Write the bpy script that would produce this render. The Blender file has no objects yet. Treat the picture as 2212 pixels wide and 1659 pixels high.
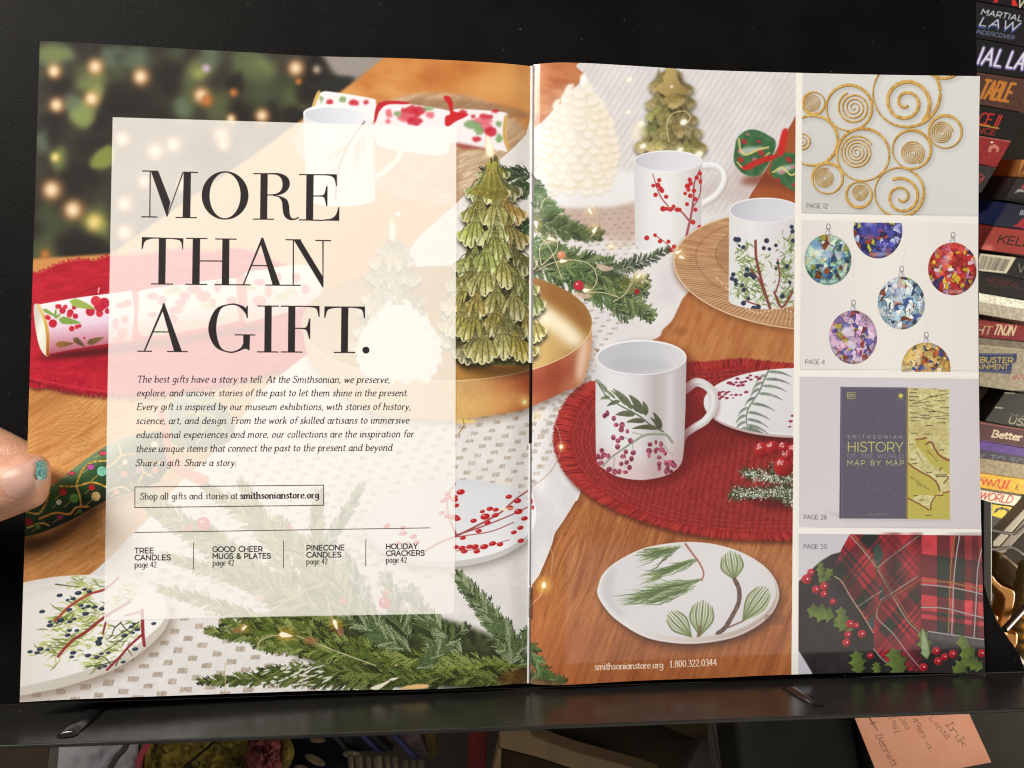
# Open gift catalogue on a black music stand, in front of a shelf of video tapes.
import bpy, bmesh, math
import numpy as np
from mathutils import Vector, Matrix
SC = bpy.context.scene
COL = SC.collection
# ---------------------------------------------------------------- camera, world, lamps, exposure
EYE = Vector((0.0, 0.0, 1.20))
F = 1736.0; CX = 1106.0; CY = 829.5           # focal length and centre in the measuring units (frame = 2212 x 1659)
cam_d = bpy.data.cameras.new('camera'); cam = bpy.data.objects.new('camera', cam_d); COL.objects.link(cam)
cam.location = EYE; cam.rotation_euler = (math.pi / 2, 0, 0)
cam_d.sensor_width = 36.0; cam_d.lens = 36.0 * F / 2212.0; cam_d.clip_start = 0.01; cam_d.clip_end = 50
cam_d.dof.use_dof = True; cam_d.dof.focus_distance = 0.332; cam_d.dof.aperture_fstop = 24.0
SC.camera = cam
world = bpy.data.worlds.new('World'); SC.world = world; world.use_nodes = True
bg = world.node_tree.nodes['Background']; bg.inputs['Color'].default_value = (1.0, 0.90, 0.76, 1); bg.inputs['Strength'].default_value = 0.16
def area(name, loc, aim, size, power, rgb, sy=None):
    d = bpy.data.lights.new(name, 'AREA'); d.energy = power; d.color = rgb; d.size = size
    if sy: d.shape = 'RECTANGLE'; d.size_y = sy
    o = bpy.data.objects.new(name, d); COL.objects.link(o); o.location = EYE + Vector(loc)
    o.rotation_euler = (EYE + Vector(aim) - o.location).to_track_quat('-Z', 'Y').to_euler()
    return o
area('ceiling_lamp', (-0.80, -0.60, 0.85), (-0.03, 0.33, 0.0), 0.5, 26.5, (1.0, 0.925, 0.815))
area('shelf_fill', (0.80, 0.43, -0.17), (0.28, 0.60, -0.14), 0.20, 8.0, (1.0, 0.88, 0.70))  # unseen fill added to brighten the tapes and the pink note
area('page_haze_light', (0.47, -0.35, -0.27), (0.15, 0.34, -0.09), 0.74, 0.30, (1.0, 0.90, 0.78), 0.2)  # added for haze mirrored in the right page; stands for something bright there
SC.view_settings.view_transform = 'Standard'; SC.view_settings.look = 'None'
SC.view_settings.exposure = 0.47; SC.view_settings.gamma = 1.0; SC.view_settings.use_curve_mapping = False
SC.cycles.use_denoising = True; SC.cycles.filter_width = 1.05; SC.cycles.max_bounces = 6; SC.cycles.caustics_reflective = False; SC.cycles.caustics_refractive = False
# ---------------------------------------------------------------- print shop
# The catalogue spread and the small labels are drawn here from vector shapes (numpy), in the units
# the shapes were measured in, and later laid flat onto page coordinates.
import numpy as np, math
rng = np.random.default_rng(11)

def srgb2lin(c):
    c = np.asarray(c, np.float32)
    return np.where(c <= 0.04045, c / 12.92, ((c + 0.055) / 1.055) ** 2.4)

def box1(a, r, ax):
    if r < 1: return a
    n = a.shape[ax]
    pad = [(0, 0)] * a.ndim; pad[ax] = (r + 1, r)
    c = np.cumsum(np.pad(a, pad, mode='edge'), axis=ax, dtype=np.float64)
    hi = [slice(None)] * a.ndim; lo = [slice(None)] * a.ndim
    hi[ax] = slice(2 * r + 1, 2 * r + 1 + n); lo[ax] = slice(0, n)
    return ((c[tuple(hi)] - c[tuple(lo)]) / (2 * r + 1)).astype(np.float32)

def gblur(a, s):
    if s <= 0.3: return a
    if s < 1.0:
        k = np.exp(-np.arange(-2, 3) ** 2 / (2 * s * s)); k /= k.sum()
        for ax in (0, 1):
            p = [(0, 0)] * a.ndim; p[ax] = (2, 2)
            q = np.pad(a, p, mode='edge'); o = 0
            for i in range(5):
                sl = [slice(None)] * a.ndim; sl[ax] = slice(i, i + a.shape[ax]); o = o + k[i] * q[tuple(sl)]
            a = o.astype(np.float32)
        return a
    r = max(1, int(round(s * 0.98)))
    for _ in range(3):
        a = box1(box1(a, r, 0), r, 1)
    return a

_tab = np.random.default_rng(3).random((256, 256)).astype(np.float32)
def vnoise(X, Y, s, seed=0):
    x = X / s + seed * 17.3; y = Y / s + seed * 9.1
    xi = np.floor(x).astype(int); yi = np.floor(y).astype(int)
    fx = x - xi; fy = y - yi
    fx = fx * fx * (3 - 2 * fx); fy = fy * fy * (3 - 2 * fy)
    g = lambda i, j: _tab[(yi + j) & 255, (xi + i) & 255]
    return (g(0, 0) * (1 - fx) + g(1, 0) * fx) * (1 - fy) + (g(0, 1) * (1 - fx) + g(1, 1) * fx) * fy
def fbm(X, Y, s, seed=0, o=4):
    t = 0; a = .5; n = 0
    for i in range(o):
        t = t + a * vnoise(X, Y, s, seed + i); n += a; a *= .5; s *= .5
    return t / n

class Canvas:
    def __init__(c, x0, y0, x1, y1, k, bg=(1, 1, 1)):
        c.x0, c.y0, c.k = x0, y0, k
        c.W = int((x1 - x0) * k); c.H = int((y1 - y0) * k)
        c.a = np.empty((c.H, c.W, 3), np.float32); c.a[:] = col(bg)
        c.clip = None
    def mask(c, polys, pad=0):
        SS = 4; x0 = []; y0 = []; x1 = []; y1 = []
        for p in polys:
            neg = False
            if isinstance(p, tuple) and len(p) == 2 and p[0] == 'hole': neg = True; p = p[1]
            p = np.asarray(p, np.float64)
            if len(p) < 3: continue
            q = np.roll(p, -1, 0)
            ar = np.sum(p[:, 0] * q[:, 1] - q[:, 0] * p[:, 1])
            if (ar < 0) != neg: p, q = q[::-1], p[::-1]
            x0.append(p[:, 0]); y0.append(p[:, 1]); x1.append(q[:, 0]); y1.append(q[:, 1])
        if not x0: return None
        x0, x1 = [(np.concatenate(v) - c.x0) * c.k for v in (x0, x1)]
        y0, y1 = [(np.concatenate(v) - c.y0) * c.k for v in (y0, y1)]
        bx0 = max(0, int(math.floor(x0.min())) - pad); bx1 = min(c.W, int(math.ceil(x0.max())) + 1 + pad)
        by0 = max(0, int(math.floor(y0.min())) - pad); by1 = min(c.H, int(math.ceil(y0.max())) + 1 + pad)
        if bx1 <= bx0 or by1 <= by0: return None
        w = bx1 - bx0; h = (by1 - by0) * SS
        x0 = x0 - bx0; x1 = x1 - bx0; y0 = (y0 - by0) * SS; y1 = (y1 - by0) * SS
        s = np.where(y1 > y0, 1.0, -1.0); lo = np.minimum(y0, y1); hi = np.maximum(y0, y1)
        r0 = np.clip(np.ceil(lo - .5), 0, h).astype(int); r1 = np.clip(np.ceil(hi - .5), 0, h).astype(int)
        n = np.maximum(r1 - r0, 0); tot = int(n.sum())
        if tot == 0: return None
        idx = np.repeat(np.arange(len(n)), n)
        row = r0[idx] + np.arange(tot) - np.repeat(np.cumsum(n) - n, n)
        dy = (y1 - y0)[idx]
        xc = x0[idx] + (row + .5 - y0[idx]) * (x1 - x0)[idx] / dy
        xc = np.clip(xc, 0, w); i = np.floor(xc).astype(int); f = xc - i; sg = s[idx]
        base = row * (w + 2)
        d = np.bincount(base + i, sg * (1 - f), minlength=h * (w + 2)) + np.bincount(base + i + 1, sg * f, minlength=h * (w + 2))
        cv = np.clip(np.abs(np.cumsum(d.reshape(h, w + 2), 1)[:, :w]), 0, 1)
        m = cv.reshape(h // SS, SS, w).mean(1).astype(np.float32)
        return m, bx0, by0
    def fill(c, polys, color, alpha=1.0, blur=0, mode=None):
        if isinstance(polys, np.ndarray) or (len(polys) and not isinstance(polys[0], (list, tuple, np.ndarray))): polys = [polys]
        elif len(polys) and isinstance(polys[0], (list, tuple)) and len(polys[0]) == 2 and np.isscalar(polys[0][0]) and not isinstance(polys[0][0], str): polys = [polys]
        b = blur * c.k
        r = c.mask(polys, int(b * 3) + (2 if b else 0))
        if r is None: return
        m, bx, by = r
        if b: m = gblur(m, b)
        h, w = m.shape
        if c.clip is not None: m = m * c.clip[by:by + h, bx:bx + w]
        sub = c.a[by:by + h, bx:bx + w]
        if callable(color):
            X, Y = np.meshgrid((np.arange(w) + bx + .5) / c.k + c.x0, (np.arange(h) + by + .5) / c.k + c.y0)
            src = color(X.astype(np.float32), Y.astype(np.float32))
        else: src = col(color)
        if callable(alpha):
            X, Y = np.meshgrid((np.arange(w) + bx + .5) / c.k + c.x0, (np.arange(h) + by + .5) / c.k + c.y0)
            m = m * alpha(X, Y)
        else: m = m * alpha
        m = m[..., None]
        if mode == 'add': sub += src * m
        elif mode == 'mul': sub *= 1 - m * (1 - src)
        else: sub += (src - sub) * m
        np.clip(sub, 0, 1, out=sub)
    def setclip(c, polys):
        c.clip = None
        if polys is None: return
        r = c.mask(polys)
        z = np.zeros((c.H, c.W), np.float32)
        if r: m, bx, by = r; z[by:by + m.shape[0], bx:bx + m.shape[1]] = m
        c.clip = z

def col(t):
    t = np.asarray(t, np.float32)
    return t / 255 if t.max() > 1.001 else t
def lin(p0, c0, p1, c1, *more):
    stops = [(p0, c0), (p1, c1)]
    dx, dy = p1[0] - p0[0], p1[1] - p0[1]; L = dx * dx + dy * dy
    cs = [col(c0), col(c1)]
    if more: ts = [0, 1] ; raise ValueError
    def f(X, Y):
        t = np.clip(((X - p0[0]) * dx + (Y - p0[1]) * dy) / L, 0, 1)[..., None]
        return cs[0] + (cs[1] - cs[0]) * t
    return f
def ramp(p0, p1, cols, noise=0, ns=6, seed=0):
    dx, dy = p1[0] - p0[0], p1[1] - p0[1]; L = dx * dx + dy * dy
    C = np.array([col(c) for c in cols]); n = len(C) - 1
    def f(X, Y):
        t = np.clip(((X - p0[0]) * dx + (Y - p0[1]) * dy) / L, 0, 1) * n
        i = np.minimum(t.astype(int), n - 1); u = (t - i)[..., None]
        o = C[i] * (1 - u) + C[i + 1] * u
        if noise: o = o * (1 + noise * (fbm(X, Y, ns, seed, 3) - .5)[..., None])
        return o
    return f
def noisy(c0, c1, s, seed=0, ang=0, stretch=1, o=4, gain=1.6):
    c0 = col(c0); c1 = col(c1); ca, sa = math.cos(ang), math.sin(ang)
    def f(X, Y):
        u = (X * ca + Y * sa) / stretch; v = -X * sa + Y * ca
        t = np.clip((fbm(u, v, s, seed, o) - .5) * gain + .5, 0, 1)[..., None]
        return c0 + (c1 - c0) * t
    return f

def sp(pts, closed=False, n=8):
    p = np.asarray(pts, float); m = len(p)
    if m < 3 and not closed:
        t = np.linspace(0, 1, n + 1)[:, None]; return p[0] * (1 - t) + p[-1] * t
    if closed: q = np.vstack([p[-1], p, p[0], p[1]]); segs = m
    else: q = np.vstack([2 * p[0] - p[1], p, 2 * p[-1] - p[-2]]); segs = m - 1
    out = []; t = (np.arange(n) / n)[:, None]
    for i in range(segs):
        a, b, c_, d = q[i:i + 4]
        out.append(.5 * (2 * b + (c_ - a) * t + (2 * a - 5 * b + 4 * c_ - d) * t ** 2 + (3 * b - a - 3 * c_ + d) * t ** 3))
    o = np.vstack(out)
    return o if closed else np.vstack([o, p[-1]])
def el(cx, cy, rx, ry=None, a=0, n=28, t0=0, t1=2 * math.pi):
    ry = rx if ry is None else ry
    t = np.linspace(t0, t1, n, endpoint=abs(t1 - t0 - 2 * math.pi) > 1e-6)
    x = rx * np.cos(t); y = ry * np.sin(t); c, s = math.cos(a), math.sin(a)
    return np.stack([cx + x * c - y * s, cy + x * s + y * c], 1)
def st(pts, w0, w1=None, cap=True):
    """variable-width stroke -> list of polygons"""
    p = np.asarray(pts, float); n = len(p)
    w = np.full(n, w0, float) if w1 is None and np.isscalar(w0) else (np.asarray(w0, float) if w1 is None else np.linspace(w0, w1, n))
    d = np.gradient(p, axis=0); L = np.hypot(d[:, 0], d[:, 1]) + 1e-9
    nx = -d[:, 1] / L; ny = d[:, 0] / L
    l = p + np.stack([nx, ny], 1) * w[:, None] / 2; r = p - np.stack([nx, ny], 1) * w[:, None] / 2
    o = [np.array([l[i], l[i + 1], r[i + 1], r[i]]) for i in range(n - 1)]
    if n > 2 and w.max() > 1.5: o += [el(*p[i], w[i] / 2, n=8) for i in range(1, n - 1)]
    if cap and w.max() > 1.2: o += [el(*p[0], w[0] / 2, n=8), el(*p[-1], w[-1] / 2, n=8)]
    return o
def needles(base, ang, L, w, curve=0.0):
    """one tapered blade"""
    x, y = base; c, s = math.cos(ang), math.sin(ang)
    mx, my = x + c * L * .5 - s * curve * L, y + s * L * .5 + c * curve * L
    ex, ey = x + c * L, y + s * L; h = w / 2
    return np.array([(x - s * h * .5, y + c * h * .5), (mx - s * h, my + c * h), (ex, ey), (mx + s * h, my - c * h), (x + s * h * .5, y - c * h * .5)])
def leaf(base, tip, w, n=7, bend=0.0, sharp=.5):
    b = np.array(base, float); t = np.array(tip, float); d = t - b; L = np.hypot(*d); u = d / L; v = np.array([-u[1], u[0]])
    s = np.linspace(0, 1, n); mid = b + d * s[:, None] + v * (np.sin(math.pi * s) * bend * L)[:, None]
    hw = w / 2 * np.sin(math.pi * s ** sharp) ** .8
    return np.vstack([mid + v * hw[:, None], (mid - v * hw[:, None])[::-1]])
# ---------------------------------------------------------------- lettering (pen skeletons)
def _arc(cx, cy, rx, ry, a0, a1, n=14):
    t = np.radians(np.linspace(a0, a1, n)); return np.stack([cx + rx * np.cos(t), cy + ry * np.sin(t)], 1)
def _L(*p): return np.array(p, float)
def _C(*p): return sp(p, n=4)
def _O(cx, cy, rx, ry): return _arc(cx, cy, rx, ry, 0, 360, 22)
SANS = {
 'A': (76, [_L((3,0),(38,100),(73,0)), _L((16,33),(60,33))]),
 'B': (70, [_L((9,0),(9,100),(38,100)), _arc(38,76,24,24,90,-90), _L((9,52),(40,52)), _arc(40,26,26,26,90,-90), _L((9,0),(40,0))]),
 'C': (78, [_arc(48,50,42,50,45,315)]),
 'D': (82, [_L((9,0),(9,100),(34,100)), _arc(34,50,42,50,90,-90), _L((34,0),(9,0))]),
 'E': (64, [_L((58,100),(9,100),(9,0),(59,0)), _L((9,51),(53,51))]),
 'F': (62, [_L((58,100),(9,100),(9,0)), _L((9,48),(53,48))]),
 'G': (82, [_arc(48,50,42,50,45,330), _L((84,22),(84,50),(54,50))]),
 'H': (78, [_L((9,0),(9,100)), _L((69,0),(69,100)), _L((9,50),(69,50))]),
 'I': (22, [_L((11,0),(11,100))]),
 'J': (56, [_L((14,100),(46,100),(46,28)), _arc(26,28,20,28,0,-150)]),
 'K': (72, [_L((9,0),(9,100)), _L((66,100),(9,38)), _L((30,58),(68,0))]),
 'L': (58, [_L((9,100),(9,0),(54,0))]),
 'M': (92, [_L((9,0),(9,100),(46,38),(83,100),(83,0))]),
 'N': (80, [_L((9,0),(9,100),(71,0),(71,100))]),
 'O': (92, [_O(46,50,42,50)]),
 'P': (68, [_L((9,0),(9,100),(38,100)), _arc(38,68,26,32,90,-90), _L((38,36),(9,36))]),
 'Q': (92, [_O(46,50,42,50), _L((56,22),(82,-6))]),
 'R': (70, [_L((9,0),(9,100),(38,100)), _arc(38,68,26,32,90,-90), _L((38,36),(9,36)), _L((42,36),(66,0))]),
 'S': (64, [_C((56,86),(42,100),(22,99),(9,84),(12,64),(32,53),(52,42),(58,20),(44,2),(22,0),(5,14))]),
 'T': (64, [_L((2,100),(62,100)), _L((32,100),(32,0))]),
 'U': (78, [_L((9,100),(9,38)), _arc(39,38,30,38,180,360), _L((69,38),(69,100))]),
 'V': (74, [_L((3,100),(37,0),(71,100))]),
 'W': (112, [_L((3,100),(30,0),(56,96),(82,0),(109,100))]),
 'X': (72, [_L((5,100),(67,0)), _L((67,100),(5,0))]),
 'Y': (70, [_L((3,100),(35,42),(67,100)), _L((35,42),(35,0))]),
 'Z': (66, [_L((5,100),(61,100),(5,0),(62,0))]),
 '0': (70, [_O(35,50,28,50)]), '1': (36, [_L((4,88),(22,100),(22,0))]),
 '2': (62, [_C((6,82),(18,98),(38,100),(53,86),(50,62),(8,2)), _L((8,0),(58,0))]),
 '3': (60, [_L((8,100),(52,100),(28,60)), _arc(26,30,28,30,80,-140)]),
 '4': (68, [_L((48,0),(48,100),(4,26),(64,26))]),
 '5': (62, [_L((54,100),(14,100),(10,58)), _arc(28,31,27,31,100,-140)]),
 '8': (64, [_O(32,75,21,25), _O(32,26,26,26)]),
 '&': (74, [_C((68,0),(24,62),(20,84),(34,100),(48,86),(42,66),(14,44),(6,20),(24,0),(50,8),(66,42))]),
 '.': (24, [_L((10,0),(14,0),(14,4),(10,4))]), '!': (24, [_L((12,100),(12,30)), _L((12,0),(12,5))]), "'": (20, [_L((10,100),(8,72))]), '-': (40, [_L((6,42),(34,42))]),
}
SERIF = {
 'a': (52, [_O(25,30,18,30), _L((44,60),(44,8)), _C((44,8),(48,0),(54,5))]),
 'b': (54, [_L((9,100),(9,3)), _O(29,31,19,31)]),
 'c': (44, [_arc(26,31,19,31,42,318)]),
 'd': (54, [_O(25,31,19,31), _L((44,100),(44,8)), _C((44,8),(48,0),(53,4))]),
 'e': (46, [_C((8,32),(40,38),(39,54),(26,62),(11,52),(7,30),(13,6),(27,0),(42,9))]),
 'f': (31, [_C((39,95),(30,101),(21,92),(17,60),(16,0)), _L((4,60),(31,60))]),
 'g': (50, [_O(25,33,17,29), _C((43,60),(43,20),(43,-8),(38,-26),(23,-33),(6,-26))]),
 'h': (54, [_L((9,100),(9,0)), _C((9,38),(22,58),(35,60),(43,46),(43,8),(47,0),(52,4))]),
 'i': (24, [_L((10,60),(10,8)), _C((10,8),(14,0),(20,4)), _L((11,84),(11,88))]),
 'j': (24, [_C((12,60),(12,-10),(8,-28),(-4,-32)), _L((12,84),(12,88))]),
 'k': (50, [_L((9,100),(9,0)), _L((42,60),(11,28)), _L((20,36),(46,0))]),
 'l': (24, [_L((10,100),(10,8)), _C((10,8),(14,0),(20,4))]),
 'm': (82, [_L((9,60),(9,0)), _C((9,38),(20,57),(31,60),(38,46),(38,0)), _C((38,38),(50,57),(62,60),(69,46),(69,8),(73,0),(79,4))]),
 'n': (54, [_L((9,60),(9,0)), _C((9,38),(22,58),(35,60),(43,46),(43,8),(47,0),(52,4))]),
 'o': (50, [_O(25,31,18,31)]),
 'p': (54, [_L((9,62),(9,-33)), _O(29,31,19,31)]),
 'q': (54, [_O(25,31,19,31), _L((44,60),(44,-33))]),
 'r': (36, [_L((9,60),(9,0)), _C((9,36),(18,56),(33,60))]),
 's': (39, [_C((34,53),(23,62),(11,52),(18,36),(31,25),(32,8),(19,0),(5,8))]),
 't': (32, [_L((14,82),(13,16)), _C((13,16),(18,1),(31,7)), _L((3,60),(30,60))]),
 'u': (54, [_C((9,60),(9,16),(17,1),(30,6),(43,24)), _L((43,60),(43,8)), _C((43,8),(47,0),(52,4))]),
 'v': (46, [_L((5,60),(22,0)), _L((22,0),(41,60))]),
 'w': (68, [_L((5,60),(19,0)), _L((19,0),(34,54)), _L((34,54),(47,0)), _L((47,0),(63,60))]),
 'x': (48, [_L((5,60),(43,0)), _L((43,60),(5,0))]),
 'y': (46, [_L((5,60),(24,2)), _C((41,60),(24,2),(14,-26),(2,-31))]),
 'z': (44, [_L((6,60),(38,60)), _L((38,60),(5,0)), _L((5,0),(40,0))]),
 'A': (68, [_L((2,0),(34,98)), _L((34,98),(62,0)), _L((14,34),(52,34)), _L((-3,0),(12,0)), _L((52,0),(72,0))]),
 'B': (60, [_L((10,0),(10,96)), _arc(28,72,20,24,90,-90), _arc(30,24,24,24,90,-90), _L((4,0),(30,0)), _L((4,96),(28,96))]),
 'E': (58, [_L((10,0),(10,96)), _L((2,96),(52,96),(54,82)), _L((10,50),(40,50)), _L((2,0),(52,0),(56,16))]),
 'F': (54, [_L((10,0),(10,96)), _L((2,96),(52,96),(54,82)), _L((10,50),(40,50)), _L((2,0),(22,0))]),
 'I': (30, [_L((14,0),(14,96)), _L((4,0),(24,0)), _L((4,96),(24,96))]),
 'S': (50, [_C((43,80),(38,94),(24,98),(10,86),(13,66),(32,50),(44,34),(40,10),(22,0),(6,8),(4,22))]),
 'T': (62, [_L((31,0),(31,96)), _L((3,80),(5,96),(57,96),(60,80)), _L((21,0),(41,0))]),
 '0': (50, [_O(25,46,18,46)]), '1': (40, [_L((10,80),(22,92)), _L((22,92),(22,0)), _L((10,0),(34,0))]),
 '2': (48, [_C((6,72),(16,90),(30,90),(39,74),(34,50),(6,3)), _L((6,1),(44,1))]),
 '3': (46, [_C((6,80),(20,93),(36,80),(30,56),(16,50)), _C((16,50),(36,46),(41,24),(28,2),(5,6))]),
 '4': (50, [_L((34,0),(34,92)), _L((34,92),(3,28)), _L((3,28),(47,28))]),
 '8': (48, [_O(24,70,15,22), _O(24,24,18,24)]),
 '.': (22, [_L((9,2),(9,7))]), ',': (22, [_C((10,8),(12,0),(6,-16))]),
}
for _k, _v in SERIF.items():
    if _k.islower():
        for _p in list(_v[1]):
            if len(_p) == 2 and abs(_p[0][0] - _p[1][0]) < 3 and abs(_p[0][1] - _p[1][1]) > 40:
                x, y0, y1 = _p[0][0], _p[0][1], _p[1][1]
                _v[1].append(_L((x - 9, y0 - 7), (x, y0)))
                if y1 <= 0: _v[1].append(_L((x - 8, y1), (x + 8, y1)))
def text(s, x0, y0, x1, y1, h, font=SANS, pen=10, nib=0, nibang=25, slant=0, track=0, spacew=None, vscale=1.0):
    """polygons for s set on the baseline (x0,y0)-(x1,y1); h = height of 100 font units; pen in font units"""
    sw = spacew or (26 if font is SERIF else 34)
    g = lambda ch: font.get(ch) or SANS.get(ch) or SERIF[ch]
    adv = [(sw if ch == ' ' else g(ch)[0]) + track for ch in s]
    tot = sum(adv) - track
    L = math.hypot(x1 - x0, y1 - y0); ux, uy = (x1 - x0) / L, (y1 - y0) / L
    kx = L / tot; ky = h / 100 * vscale; sl = math.tan(math.radians(slant))
    polys = []; x = 0
    ca, sa = math.cos(math.radians(nibang)), math.sin(math.radians(nibang))
    def tr(p, ox):
        a = (p[:, 0] + ox) * kx + p[:, 1] * ky * sl; b = p[:, 1] * ky
        return np.stack([x0 + a * ux + b * uy, y0 + a * uy - b * ux], 1)
    for ch, ad in zip(s, adv):
        if ch != ' ':
            for path in g(ch)[1]:
                q = tr(path, x)
                if len(q) <= 7 and font is not None:
                    for i in range(len(q) - 1): polys += st(q[i:i + 2], pen * ky)
                else: polys += st(q, pen * ky)
                if nib:
                    n = np.array([nib * ca, nib * sa * -1]) * ky / 2
                    for i in range(len(q) - 1):
                        polys.append(np.array([q[i] - n, q[i + 1] - n, q[i + 1] + n, q[i] + n]))
        x += ad
    return polys
# ---------------------------------------------------------------- left page of the spread
def cypress(c, base, tip, w, cols, seed, dens=1.0, wd=3.0, bend=0.0, ang=0.55, blur=0.0, gap=1.0):
    """a flat cedar spray: stem, rope-like side shoots, short scale twigs"""
    r = np.random.default_rng(seed)
    b = np.array(base, float); t = np.array(tip, float); d = t - b; L = np.hypot(*d); u = d / L; v = np.array([-u[1], u[0]])
    a0 = math.atan2(u[1], u[0]); lay = [[], [], []]; hl = []; sh = []
    n = max(4, int(L / (7.5 * gap) * dens))
    def rope(p, a, ll, ww, li):
        q = sp([p, p + ll * .5 * np.array([math.cos(a + .05), math.sin(a + .05)]), p + ll * np.array([math.cos(a - .06), math.sin(a - .06)])], n=4)
        lay[li].extend(st(q, ww, ww * .45)); sh.extend(st(q[:-2] + np.array([.8, 1.6]), ww * 1.1))
        m = max(2, int(ll / (ww * 1.1)))
        for k in range(m):
            f = (k + .5) / m; e = q[0] + (q[-1] - q[0]) * f; s2 = 1 if k % 2 else -1
            lay[li].append(needles(e, a + s2 * .6, ww * 1.5 * (1.1 - f * .5), ww * .75))
            if k % 2: hl.append(el(e[0] - .3, e[1] - .5, ww * .32, ww * .22, a, 6))
    for k in range(n):
        s = (k + r.random() * .5) / n
        p = b + d * s + v * math.sin(math.pi * s) * bend * L
        for sd in (-1, 1):
            ll = w * (1 - s) ** .55 * (.7 + .45 * r.random()) + wd * 3
            a = a0 + sd * (ang + .10 * r.normal()) - bend * 2 * (s - .5); li = int(r.choice([0, 1, 1, 2]))
            rope(p, a, ll, wd, li)
            for f in np.arange(.28, .85, 11.0 / max(ll, 12)):
                q = p + ll * f * np.array([math.cos(a), math.sin(a)])
                rope(q, a + sd * .42 * (1 if r.random() < .5 else -1) , ll * .34 * (1.05 - f) + wd * 2, wd * .8, li)
    lay[1] += st(sp([b, b + d * .5 + v * bend * L, t]), wd * 1.2, wd * .6)
    c.fill(sh, col(cols[0]) * .55, .55, blur + .5)
    for i in (0, 1, 2): c.fill(lay[i], noisy(col(cols[i]) * .86, np.minimum(col(cols[i]) * 1.14, 1), 6, seed + i), 1, blur + .1)
    c.fill(hl, np.minimum(col(cols[2]) * 1.3, 1), .45, blur + .2)

def bokeh(c, x, y, r, core, halo, a=1.0):
    c.fill([el(x, y, r * 1.2)], halo, .70 * a, r * .42)
    c.fill([el(x - r * .1, y, r * .66, r * .72)], core, .92 * a, r * .30)

def candle_tree(c, cx, top, bot, hw, cols, seed, rows=10, blur=0, glit=True, profile=None, rib=True):
    """scalloped tree candle"""
    r = np.random.default_rng(seed)
    dk, md, lt, hi = cols
    H = bot - top
    prof = profile or (lambda s: hw * (0.10 + .9 * s ** .85))
    ys = [top + H * s for s in np.linspace(0, 1, 60)]
    body = np.array([(cx - prof((y - top) / H) * .88, y) for y in ys] + [(cx + prof((y - top) / H) * .88, y) for y in ys[::-1]])
    c.fill([body], noisy(np.array(col(dk)), col(md) * .6, 9, seed), 1, blur)
    for i in range(rows):
        s = (i + 1.0) / rows
        ph = H / rows * (1.75 if i else 1.3); y1 = top + H * s; h2 = prof(s)
        n = max(3, int(round(2 * h2 / (ph * .50))))
        for k in sorted(range(n), key=lambda q: (q % 2, r.random())):
            u = (k + .5 + .16 * r.normal()) / n * 2 - 1
            px = cx + h2 * math.sin(u * 1.35) * .95; yy = y1 + r.normal() * ph * .07 - (0 if s < .97 else (u * u) * H * .03) - (0 if k % 2 else ph * .10)
            pw = ph * (.40 + .08 * r.random()) * (1 - .38 * u * u); lean = u * .55 + .10 * r.normal()
            ap = np.array([px - lean * ph * .5, yy - ph * 1.0])
            nb = 5; e = []
            for j in range(nb * 5 + 1):
                f = j / (nb * 5); q = (f - .5) * 2; lob = abs(math.sin(f * nb * math.pi)) * .085
                e.append((px + q * pw * (1 + lob * .3), yy - q * q * ph * .30 + (lob - .05) * ph))
            e = np.array(e)
            P = np.vstack([sp([ap, (ap[0] - pw * .30, ap[1] + ph * .38), e[0]], n=4), e, sp([e[-1], (ap[0] + pw * .30, ap[1] + ph * .38), ap], n=4)])
            c.fill([P + np.array([ph * .02, ph * .10])], col(dk) * .45, .9, blur + ph * .045)
            tone = (.84 + .34 * r.random() - .22 * max(0, u)) * np.array([1 + .05 * r.normal(), 1, 1 + .09 * r.normal()])
            c.fill([P], ramp((px, yy - ph), (px, yy), [col(dk) * .9, col(md) * .9 * tone, col(md) * 1.05 * tone, col(lt) * tone], .5, 4, seed + i), 1, blur)
            if rib:
                rb = []; rh = []
                for q in np.linspace(-.8, .8, 5):
                    ex = px + q * pw; ey = yy - q * q * ph * .30
                    rb += st(sp([(ap[0] + q * pw * .25, ap[1] + ph * .35), (ex * .55 + ap[0] * .45 + q * pw * .1, ey * .55 + ap[1] * .45), (ex, ey - ph * .02)], n=4), ph * .022, ph * .04)
                    rh.append(el(ex + pw * .16, ey - ph * .10, pw * .09, ph * .13, -q * .5, 8))
                c.fill(rb, dk, .60, blur + .3); c.fill(rh, hi, .50, blur + .7)
            c.fill(st(e - np.array([0, ph * .015]), max(.9, ph * .035)), hi, .55, blur + .3)
    if glit:
        n = int(H * hw / 55)
        s = r.random(n) ** .7; u = r.uniform(-.9, .9, n)
        pts = [el(cx + u[i] * prof(s[i]), top + H * s[i], .5 + .5 * r.random(), n=6) for i in range(n)]
        c.fill(pts, (255, 252, 225), .8, 0)

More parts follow.
